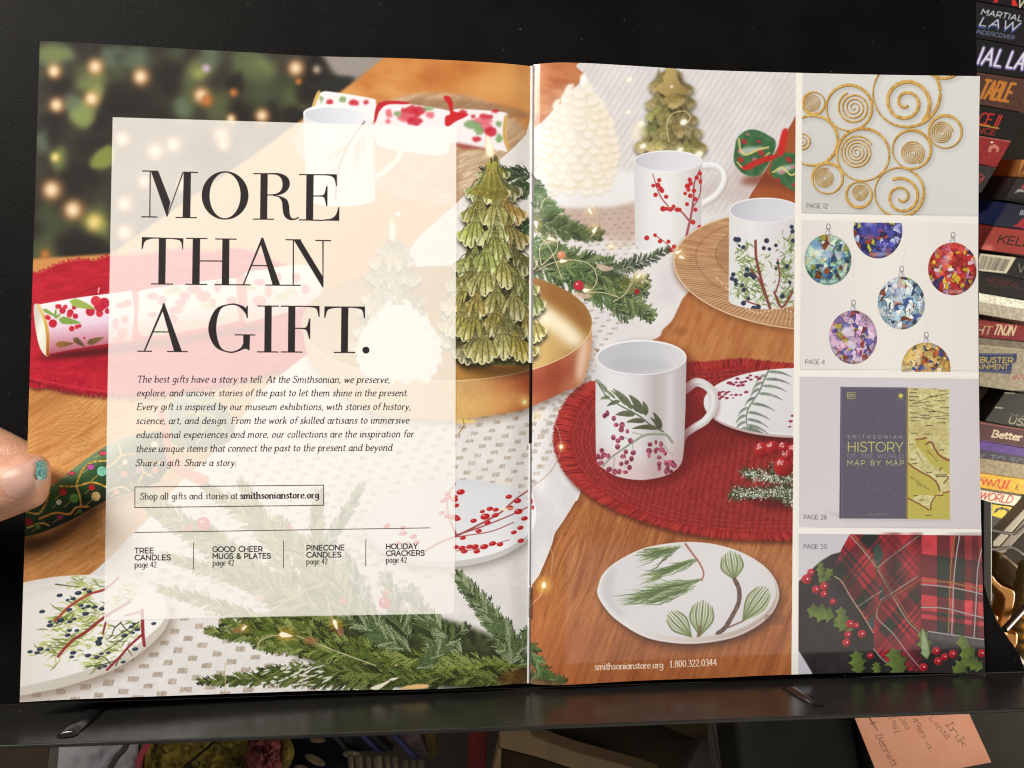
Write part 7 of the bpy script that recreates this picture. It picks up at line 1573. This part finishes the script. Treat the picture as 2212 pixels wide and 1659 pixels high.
def on_skin(px, py, lift):
    d = ray(px, py).normalized(); hit = tree.ray_cast(EYE, d)
    if hit[0] is None: return None
    return hit[0] - d * lift
def patch(name, outline, m, parent, lift, dome, smooth=True):
    c = np.mean(outline, 0); O = sp(outline, True, 6); rings = 9; vs = []; n = len(O)
    base = [None]
    for k in range(rings + 1):
        f = k / rings
        for p in O:
            q = c + (p - c) * f; h = on_skin(q[0], q[1], lift + dome * (1 - f ** 3))
            if h is None:
                for s in np.linspace(1, .3, 60):           # keep the rim of the nail on the finger
                    h = on_skin(*(c + (q - c) * s), lift + dome * (1 - f ** 3))
                    if h is not None: break
            vs.append(h)
    fs = [(k * n + i, (k + 1) * n + i, (k + 1) * n + (i + 1) % n, k * n + (i + 1) % n) for k in range(rings) for i in range(n)]
    o = link(name, mesh(name, vs, fs), m, parent, smooth)
    bmx = bmesh.new(); bmx.from_mesh(o.data); bmesh.ops.remove_doubles(bmx, verts=bmx.verts, dist=1e-6); bmesh.ops.recalc_face_normals(bmx, faces=bmx.faces)
    for _ in range(14): bmesh.ops.smooth_vert(bmx, verts=[v for v in bmx.verts if not v.is_boundary], factor=.5, use_axis_x=False, use_axis_y=True, use_axis_z=False)
    bmx.to_mesh(o.data); bmx.free()
    return o
nail = patch('fingernail', [(1, 1046), (5, 1028), (25, 1012), (50, 1000), (72, 990), (84, 988), (98, 994), (103, 1006), (102, 1028), (97, 1040), (82, 1053), (60, 1067), (40, 1076), (25, 1074), (11, 1063)], nail_m, hand, .00035, .0006)
pol = patch('nail_polish', [(78, 1001), (86, 995), (99, 996), (103, 1006), (102, 1028), (96, 1035), (84, 1037), (77.5, 1026), (80, 1012)], polish, hand, .0014, .0003)

# ---------------------------------------------------------------- behind the stand: shelf, tapes
cv = Canvas(1900, -40, 2300, 1180, 2.0, (30, 28, 28)); paint_spines(cv); sp_arr = srgb2lin(cv.a) * np.array([.92, 1.0, 1.12]) * .92; SPX = (cv.x0, cv.y0, cv.W / cv.k, cv.H / cv.k)
spine_m = print_mat('printed_sleeves', picture('spine_print', sp_arr), .38, .4, .15, .2); del sp_arr
DS = 0.60
_mc = {}
def plain(rgb, rough=.5):
    k = (rgb, rough)
    if k not in _mc: _mc[k] = mat('card_%02x%02x%02x' % rgb, tuple(float(v) for v in srgb2lin(np.array(rgb) / 255.0)), rough, .4, noise=.12, nscale=70)
    return _mc[k]
def tape(quad, rgb, label, depth=DS, thick=.10, left_face=None, shear=(-.012, .03), name='video_tape', cat='video tape', group='tapes stacked on the shelf'):
    """sleeve with its printed spine; quad = top-left, top-right, bottom-right, bottom-left"""
    c = np.mean(quad, 0); root = empty(name, at(c[0], c[1], depth)); tag(root, label, cat, group)
    prism('sleeve', quad, depth, thick, plain(rgb), root, shear, .0009)
    q = [np.array(p, float) for p in quad]; nx = 8; vs = []; uvs = []; fs = []
    for j in (0, 1):
        for i in range(nx + 1):
            f = i / nx; p = (q[0] * (1 - f) + q[1] * f) * (1 - j) + (q[3] * (1 - f) + q[2] * f) * j; p = c + (p - c) * np.array([.997, .985])
            vs.append(at(p[0], p[1], depth - .0005)); uvs.append(((p[0] - SPX[0]) / SPX[2], 1 - (p[1] - SPX[1]) / SPX[3]))
    for i in range(nx): fs.append((i, i + nx + 1, i + nx + 2, i + 1))
    link('spine', mesh('spine', vs, fs, uvs), spine_m, root)
    return root
E1 = lambda x, a, b: a + (x - 2114) * (b - a) / 98
def row(a, b, z0, z1, xl=1965, xr=2262, xr2=None): return [(xl, E1(xl, a, b)), (xr, E1(xr, a, b)), (xr2 or xr, E1(xr2 or xr, z0, z1)), (xl, E1(xl, z0, z1))]
tape(row(-66, -50, 1.5, 19.5), (26, 24, 26), 'black tape with red and cream lettering at the very top of the stack')
tape(row(4, 21, 82.5, 100.5), (26, 24, 26), 'black tape with two-line chrome and blue lettering, second from the top')
tape(row(84, 102, 155.5, 169.5), (24, 22, 26), 'black tape with large lavender outlined letters above the brown tape')
tape(row(157, 171, 225.5, 243.5, xr=2240, xr2=2216), (74, 46, 40), 'brown tape with orange slanted block letters')
tape(row(227, 245, 291.5, 307.5, xr=2213, xr2=2187), (26, 24, 24), 'black tape with red letters over a thin yellow line')
tape(row(293, 309, 354.5, 371.5, xr=2184, xr2=2153), (120, 34, 38), 'red tape with a pale ring logo under the black and red one')
tape(row(356, 373, 415.5, 429.5, xr=2152, xr2=2120), (50, 46, 46), 'dark grey tape with a red scribble at the foot of the upper stack')
W2 = lambda *p: [S(2, *q) for q in p]
g2 = 'boxed tapes in the second stack'
tape(W2((700, 180), (1000, 210), (1000, 420), (655, 378)), (150, 96, 44), 'orange box end peeking in at the right picture edge', .61, .10, group=g2, shear=(-.05, .03))
tape(W2((655, 384), (1000, 424), (1000, 735), (512, 640)), (40, 37, 37), 'charcoal box with silver and red artwork under the orange box', .605, .10, group=g2, shear=(-.04, .03))
tape(W2((545, 668), (1000, 742), (1000, 1000), (374, 922)), (34, 44, 92), 'navy blue box with white worn edges above the red box', .60, .10, group=g2, shear=(-.03, .035))
tape(W2((378, 930), (1000, 1006), (1000, 1290), (232, 1188)), (140, 46, 42), 'red box with black KELLY lettering and worn corner', .60, .10, group=g2, shear=(-.03, .035))
white_edge = plain((196, 184, 160))
tape(row(547, 558, 584.5, 603.5), (34, 32, 32), 'black tape with a white barcode sticker')
tape(row(585.5, 604.5, 631, 648), (32, 30, 30), 'black tape with small dark red lettering above the white case')
tape(row(632.5, 649.5, 678, 694.5), (206, 198, 178), 'plain white clamshell tape case')
tape(row(690, 704, 727.5, 737.5), (104, 26, 32), 'dark red tape with cream brush lettering')
tape(row(728.5, 738.5, 834, 848), (140, 128, 108), 'beige rental tape case with a blue and yellow store label')
tape([S(3, 505, 1178), S(3, 1000, 1215), S(3, 1000, 1640), S(3, 280, 1502)], (26, 25, 25), 'black box with pale worn corners and small cream letters', .60, .10, shear=(-.03, .035))
tape(row(909, 927, 950.5, 967.5), (62, 22, 28), 'maroon tape with cream serif lettering')
tape(row(951.5, 968.5, 987.5, 1002.5), (66, 42, 108), 'purple tape with grey-green lettering along its lower edge')
tape(row(988.5, 1003.5, 1020.5, 1034.5), (136, 122, 96), 'plain beige tape between the purple and the yellow tapes')
tape(row(1021.5, 1035.5, 1053, 1068.5), (190, 142, 34), 'yellow tape with red scrawled lettering')
tape(row(1055, 1071, 1084, 1097, xr=2208, xr2=2194), (200, 190, 170), 'white tape with red block letters below the yellow tape')
tape(row(1085, 1099, 1139, 1159, xr=2200, xr2=2170), (34, 32, 33), 'black tape with a yellow label at the bottom of the shelf')
wood = mat('shelf_wood', (.12, .075, .045), .55, .3, noise=.3, nscale=30)
o = prism('shelf_board', [(1900, 805), (2185, 845), (2185, 851), (2145, 874), (1900, 872)], .612, .10, wood); tag(o, 'tan wooden board between the beige tape case and the black box', 'shelf board')
o = prism('back_wall', [(-900, -700), (3100, -700), (3100, 2500), (-900, 2500)], .86, .02, mat('dark_wall', (.008, .006, .005), .8, .2, noise=.3, nscale=8), bev=0); tag(o, kind='structure')
grey_up = mat('grey_metal', (.30, .285, .245), .45, .4, noise=.08, nscale=40)
o = empty('shelf_upright', at(2180, 1140, .57)); tag(o, 'pale grey slanting shelf bracket beside the chrome wires', 'shelf bracket')
prism('face', W4 if False else [S(4, 830, 800), S(4, 870, 860), S(4, 440, 1345), S(4, 365, 1345), S(4, 365, 1290)], .565, .012, grey_up, o)
prism('side', [S(4, 880, 866), S(4, 930, 960), S(4, 500, 1420), S(4, 380, 1420), S(4, 445, 1352)], .567, .012, mat('grey_metal_shaded', (.16, .14, .12), .5, .4, noise=.1), o)  # same grey metal, its shade put into a darker colour
o = prism('stand_post', [(2124, 1080), (2143, 1086), (2143, 1300), (2124, 1300)], .50, .02, mat('post_black', (.013, .013, .013), .5, .4, noise=.2)); tag(o, 'dark upright post half hidden behind the page edge', 'post')
chrome = mat('chrome', (.62, .60, .56), .18, .5, metal=1, noise=.04)
for k, (pts, lb) in enumerate((([(2090, 1140), (2125, 1143), (2158, 1148.6), (2178, 1152), (2188, 1152.4), (2197, 1149.5), (2212, 1137), (2240, 1112)], 'upper chrome wire rising to the right'), ([(2090, 1190), (2127, 1188), (2155, 1186), (2172, 1183.5), (2184, 1183), (2197, 1188), (2212, 1200.5), (2250, 1232)], 'lower chrome wire dropping to the right'))):
    o = tube('rack_wire', [at(x, y, .53) for x, y in sp(pts, n=5)], .0011, chrome); tag(o, lb, 'wire', 'chrome rack wires')
must = mat('mustard_plastic', (.11, .055, .009), .55, .3, noise=.1, nscale=90)
o = prism('mustard_pouch', [S(5, 425, 75), S(5, 505, 95), S(5, 760, 310), S(5, 860, 420), S(5, 860, 760), S(5, 720, 700), S(5, 612, 648), S(5, 600, 520), S(5, 470, 440), S(5, 372, 330)], .55, .02, must, bev=.002); tag(o, 'mustard yellow pouch hanging behind the orange clamp', 'pouch')
orange = mat('orange_plastic', (.36, .145, .014), .42, .4, noise=.08, nscale=60)
cl = empty('spring_clamp', at(2180, 1330, .50)); tag(cl, 'orange plastic clamp at the lower right edge', 'clamp')
prism('upper_jaw', [S(5, *p) for p in [(318, 345), (345, 328), (375, 340), (410, 395), (480, 455), (560, 488), (605, 500), (625, 545), (618, 620), (590, 760), (550, 860), (505, 925), (470, 930), (440, 880), (460, 790), (490, 690), (497, 600), (470, 545), (420, 500), (350, 430), (325, 390)]], .515, .012, orange, cl, bev=.002)
prism('lower_jaw', [S(5, *p) for p in [(348, 800), (400, 785), (445, 795), (430, 860), (480, 930), (540, 985), (600, 990), (640, 960), (660, 1010), (655, 1100), (620, 1168), (560, 1135), (450, 1015), (380, 905), (345, 865)]], .508, .014, orange, cl, bev=.002)
tube('rod', [at(*S(5, 500, 945), .505), at(*S(5, 790, 630), .52)], .0020, mat('dark_steel', (.05, .04, .035), .4, .5, metal=.6), cl)
o = prism('grey_card', [S(5, 285, 515), S(5, 495, 590), S(5, 455, 770), S(5, 300, 770)], .53, .004, mat('grey_cardboard', (.15, .125, .095), .6, .3, noise=.1)); tag(o, 'small grey card piece behind the orange clamp', 'card')
# ridged jar at the edge
glass_m = mat('gold_lacquer', (.42, .36, .16), .25, .5, metal=.7, noise=.15, nscale=80)
jp = []; c0 = at(2232, 1345, .535)
vs = []; fs = []; ny, ns = 40, 24
for j in range(ny + 1):
    z = .040 - .08 * j / ny; r = .0125 + .0007 * math.sin(j * 1.9) + (.004 * (j / ny))
    for i in range(ns): a = 2 * math.pi * i / ns; vs.append(c0 + Vector((r * math.cos(a) + z * .12, r * math.sin(a), z)))
for j in range(ny):
    for i in range(ns): fs.append((j * ns + i, j * ns + (i + 1) % ns, (j + 1) * ns + (i + 1) % ns, (j + 1) * ns + i))
o = link('ridged_jar', mesh('ridged_jar', vs, fs), glass_m, None, True); tag(o, 'shiny ridged golden jar at the lower right edge beside the clamp', 'jar')

# ---------------------------------------------------------------- below the ledge
B6 = lambda x, y: (x * .2484, 1577.4 + y * .2484)
B7 = lambda x, y: (531.7 + x * .2484, 1542 + y * .2484)
B8 = lambda x, y: (1045.8 + x * .2484, 1515.5 + y * .2484)
o = prism('cupboard_side', [(-120, 1540), (112, 1540), (92, 1800), (-120, 1800)], .62, .02, mat('brown_board', (.022, .013, .008), .6, .3, noise=.2)); tag(o, 'dark brown board at the lower left corner below the ledge', 'board')
o = prism('grey_trim', [(114, 1540), (144, 1540), (124, 1800), (88, 1800)], .615, .02, mat('grey_trim', (.045, .042, .036), .6, .3, noise=.2)); tag(o, 'dark grey strip beside the white cloth bag', 'strip')
def lumpy(name, outline, depth, bulge, m, seed, amp=.003, fr=120, parent=None):
    """soft bulging thing: outline blown up towards the reader"""
    O = sp(outline, True, 6); c = O.mean(0); n = len(O); rings = 16; vs = []; r = np.random.default_rng(seed)
    for k in range(rings + 1):
        f = k / rings
        for p in O:
            q = c + (p - c) * f; z = bulge * math.sqrt(max(0, 1 - f * f)) + amp * (float(fbm(np.array(q[0]), np.array(q[1]), fr / 4, seed, 3)) - .5) * (1 - f ** 6)
            vs.append(at(q[0], q[1], depth - z))
    b0 = len(vs)
    for p in O: vs.append(at(p[0], p[1], depth + .02))
    fs = [(k * n + i, (k + 1) * n + i, (k + 1) * n + (i + 1) % n, k * n + (i + 1) % n) for k in range(rings) for i in range(n)]
    fs += [(rings * n + i, b0 + i, b0 + (i + 1) % n, rings * n + (i + 1) % n) for i in range(n)] + [tuple(range(b0 + n - 1, b0 - 1, -1))]
    return link(name, mesh(name, vs, fs), m, parent, True)
bag = empty('tote_bag', at(220, 1650, .58)); tag(bag, 'pale grey fabric bag with a dark strap below the ledge', 'bag')
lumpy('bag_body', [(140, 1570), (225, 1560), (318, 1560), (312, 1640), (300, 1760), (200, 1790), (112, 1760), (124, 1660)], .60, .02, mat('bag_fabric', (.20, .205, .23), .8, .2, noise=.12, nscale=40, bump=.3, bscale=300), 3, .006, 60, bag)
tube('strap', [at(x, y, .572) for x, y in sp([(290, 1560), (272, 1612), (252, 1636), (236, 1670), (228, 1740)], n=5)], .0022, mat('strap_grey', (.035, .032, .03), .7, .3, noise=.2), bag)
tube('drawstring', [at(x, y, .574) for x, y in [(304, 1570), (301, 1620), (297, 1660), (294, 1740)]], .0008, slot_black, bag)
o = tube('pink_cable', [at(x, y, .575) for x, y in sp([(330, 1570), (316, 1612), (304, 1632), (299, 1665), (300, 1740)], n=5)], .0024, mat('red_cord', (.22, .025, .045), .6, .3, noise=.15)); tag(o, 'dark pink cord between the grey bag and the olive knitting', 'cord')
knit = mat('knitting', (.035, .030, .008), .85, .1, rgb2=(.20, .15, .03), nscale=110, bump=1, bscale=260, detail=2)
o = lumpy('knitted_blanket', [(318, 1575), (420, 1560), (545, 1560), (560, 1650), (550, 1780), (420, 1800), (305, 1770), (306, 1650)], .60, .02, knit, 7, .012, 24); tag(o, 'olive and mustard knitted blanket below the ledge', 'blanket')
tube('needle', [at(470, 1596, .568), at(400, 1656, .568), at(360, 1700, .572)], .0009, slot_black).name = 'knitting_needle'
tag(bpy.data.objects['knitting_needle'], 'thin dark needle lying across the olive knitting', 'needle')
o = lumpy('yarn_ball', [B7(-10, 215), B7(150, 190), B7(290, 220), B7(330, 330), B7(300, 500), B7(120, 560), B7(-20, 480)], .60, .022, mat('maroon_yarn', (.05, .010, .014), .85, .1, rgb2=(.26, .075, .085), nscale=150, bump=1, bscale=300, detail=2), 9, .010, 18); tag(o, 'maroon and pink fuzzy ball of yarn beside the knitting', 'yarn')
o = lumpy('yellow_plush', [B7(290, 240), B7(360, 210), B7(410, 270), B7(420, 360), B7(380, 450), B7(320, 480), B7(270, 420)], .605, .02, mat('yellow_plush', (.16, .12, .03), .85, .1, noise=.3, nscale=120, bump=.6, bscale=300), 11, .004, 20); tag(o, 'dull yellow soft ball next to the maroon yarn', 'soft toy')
cloth = empty('printed_cloth', at(680, 1640, .62)); tag(cloth, 'navy cloth printed with cream ovals below the ledge', 'cloth')
lumpy('cloth', [B7(400, 190), B7(600, 170), B7(760, 200), B7(860, 330), B7(900, 560), B7(500, 600), B7(380, 500)], .63, .014, mat('navy_cloth', (.008, .008, .02), .85, .2, noise=.3, nscale=50), 13, .006, 40, cloth)
cream = mat('cream_print', (.22, .17, .10), .8, .2, noise=.15, nscale=90)
for k, (x, y, a, b, an) in enumerate([(622, 228, 70, 24, 0), (600, 400, 98, 38, .45), (480, 470, 60, 30, .2)]):
    p = el(*B7(x, y), a * .2484, b * .2484, an, 18); lumpy('oval_print', p[::2], .6125 if k else .613, .002, cream, 15 + k, .0005, 30, cloth)
dvd_b = mat('blue_case', (.03, .05, .19), .35, .4, noise=.15); dvd_d = mat('dark_case', (.018, .018, .022), .4, .4, noise=.3, nscale=60)
g = 'disc cases leaning below the ledge'
for k, (q, lb) in enumerate([([(720, 170), (960, 170), (1120, 330), (860, 330)], 'dark grey case leaning left of the blue ones'), ([(960, 170), (1090, 170), (1270, 330), (1130, 340)], 'navy case leaning between the grey and the patterned cases'), ([(1230, 160), (1500, 150), (1580, 370), (1450, 400)], 'patterned case with a bright blue edge, leaning to the right')]):
    o = empty('disc_case', at(*B7(*q[0]), .60)); tag(o, lb, 'disc case', g)
    prism('cover', [B7(*p) for p in q], .60 - k * .004, .012, dvd_d if k != 2 else mat('patterned_case', (.02, .018, .022), .4, .4, rgb2=(.16, .10, .11), nscale=120), o)
    e = q[0]; f = q[3]; prism('edge', [B7(*e), B7(e[0] + 50, e[1]), B7(f[0] + 50, f[1]), B7(*f)], .597 - k * .004, .003, dvd_b if k else dvd_d, o)
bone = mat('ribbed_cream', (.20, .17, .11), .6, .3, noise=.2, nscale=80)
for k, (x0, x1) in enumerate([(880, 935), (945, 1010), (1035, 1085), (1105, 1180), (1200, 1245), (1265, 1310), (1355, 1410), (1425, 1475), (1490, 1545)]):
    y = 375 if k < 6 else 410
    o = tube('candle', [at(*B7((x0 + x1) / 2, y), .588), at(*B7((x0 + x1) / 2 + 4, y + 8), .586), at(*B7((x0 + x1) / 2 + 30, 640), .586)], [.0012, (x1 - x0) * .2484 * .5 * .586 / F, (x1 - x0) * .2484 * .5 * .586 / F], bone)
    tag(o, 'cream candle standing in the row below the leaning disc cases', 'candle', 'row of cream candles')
o = lumpy('cream_bow', [B7(840, 350), B7(880, 318), B7(960, 325), B7(1000, 350), B7(960, 372), B7(880, 380)], .592, .006, bone, 21, .002, 20); tag(o, 'small cream bow above the first candles', 'bow')
o = prism('yellow_tag', [B7(1550, 175), B7(1645, 170), B7(1655, 380), B7(1570, 380)], .598, .01, mat('dull_yellow', (.12, .085, .03), .7, .2, noise=.25, nscale=90)); tag(o, 'dull yellow card tag beside the patterned disc case', 'tag')
o = prism('red_binder', [B7(1935, 120), B7(2090, 110), B7(2075, 640), B7(1925, 640)], .60, .05, mat('red_binder', (.17, .012, .014), .5, .3, noise=.15, nscale=50)); tag(o, 'narrow dark red book spine left of the cream box', 'book')
box = empty('cardboard_box', at(1300, 1640, .58)); tag(box, 'open cream cardboard box with brown inside below the ledge', 'box')
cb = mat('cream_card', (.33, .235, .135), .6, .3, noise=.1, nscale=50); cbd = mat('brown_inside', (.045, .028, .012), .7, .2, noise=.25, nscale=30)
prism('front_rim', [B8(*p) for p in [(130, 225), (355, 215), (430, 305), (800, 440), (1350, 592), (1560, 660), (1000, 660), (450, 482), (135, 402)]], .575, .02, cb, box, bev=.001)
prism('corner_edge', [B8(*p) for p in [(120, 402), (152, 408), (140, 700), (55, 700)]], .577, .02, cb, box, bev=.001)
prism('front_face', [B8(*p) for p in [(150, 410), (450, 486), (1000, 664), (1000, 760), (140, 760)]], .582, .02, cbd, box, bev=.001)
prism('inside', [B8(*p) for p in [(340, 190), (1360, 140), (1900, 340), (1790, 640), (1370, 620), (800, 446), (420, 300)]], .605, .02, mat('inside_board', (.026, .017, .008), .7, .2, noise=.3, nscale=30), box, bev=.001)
prism('back_flap', [B8(*p) for p in [(1340, 130), (1960, 120), (1960, 330), (1890, 352)]], .60, .006, mat('flap_board', (.06, .042, .02), .7, .2, noise=.2, nscale=30), box, bev=.001)
o = prism('grey_bracket', [B8(*p) for p in [(1885, 345), (1948, 328), (1995, 700), (1700, 700), (1820, 470)]], .585, .01, mat('grey_bracket', (.085, .07, .058), .55, .3, noise=.15)); tag(o, 'grey metal bracket at the right end of the cream box', 'bracket')
o = prism('metal_rod', [B8(*p) for p in [(1940, 120), (1972, 120), (2085, 700), (2050, 700)]], .575, .006, mat('grey_rod', (.14, .13, .12), .4, .4, noise=.1)); tag(o, 'thin grey metal strip left of the black case', 'strip')
o = prism('orange_ribbon', [B8(*p) for p in [(2035, 140), (2060, 140), (2070, 300), (2048, 300)]], .585, .004, mat('orange_ribbon', (.25, .07, .02), .6, .3, noise=.2)); tag(o, 'short orange ribbon end hanging beside the grey strip', 'ribbon')
case_b = mat('black_case', (.014, .0145, .013), .5, .4, noise=.25, nscale=40, bump=.15)
o = prism('black_case', [(1575, 1480), (1836, 1480), (1880, 1760), (1610, 1760)], .52, .06, case_b, bev=.003); tag(o, 'plain black case below the ledge, left of the pink note', 'case')
o = prism('black_case', [(1848, 1440), (2190, 1400), (2290, 1500), (2300, 1800), (1905, 1800)], .505, .06, mat('black_case_two', (.012, .0125, .011), .48, .4, noise=.25, nscale=40), bev=.003); tag(o, 'black case under the pink handwritten note', 'case')
cv = Canvas(1800, 1500, 2180, 1720, 2.5); paint_note(cv); nm = print_mat('note_paper', picture('note_print', srgb2lin(cv.a) * .80), .7, .2); NX = (cv.x0, cv.y0, cv.W / cv.k, cv.H / cv.k)
nq = [np.array(p, float) for p in [(1838, 1530), (2083, 1519), (2141.5, 1646.5), (1903, 1692)]]
vs = []; uvs = []; fs = []; k = 16
for j in range(k + 1):
    for i in range(k + 1):
        a, b = i / k, j / k; p = (nq[0] * (1 - a) + nq[1] * a) * (1 - b) + (nq[3] * (1 - a) + nq[2] * a) * b
        vs.append(at(p[0], p[1], .5038 - .003 * b ** 2 * (1 + .4 * a))); uvs.append(((p[0] - NX[0]) / NX[2], 1 - (p[1] - NX[1]) / NX[3]))
for j in range(k):
    for i in range(k): q = j * (k + 1) + i; fs.append((q, q + k + 1, q + k + 2, q + 1))
o = link('sticky_note', mesh('sticky_note', vs, fs, uvs), nm); m = o.modifiers.new('solid', 'SOLIDIFY'); m.thickness = .0001
tag(o, 'salmon pink sticky note with purple pen handwriting on the black case', 'sticky note')
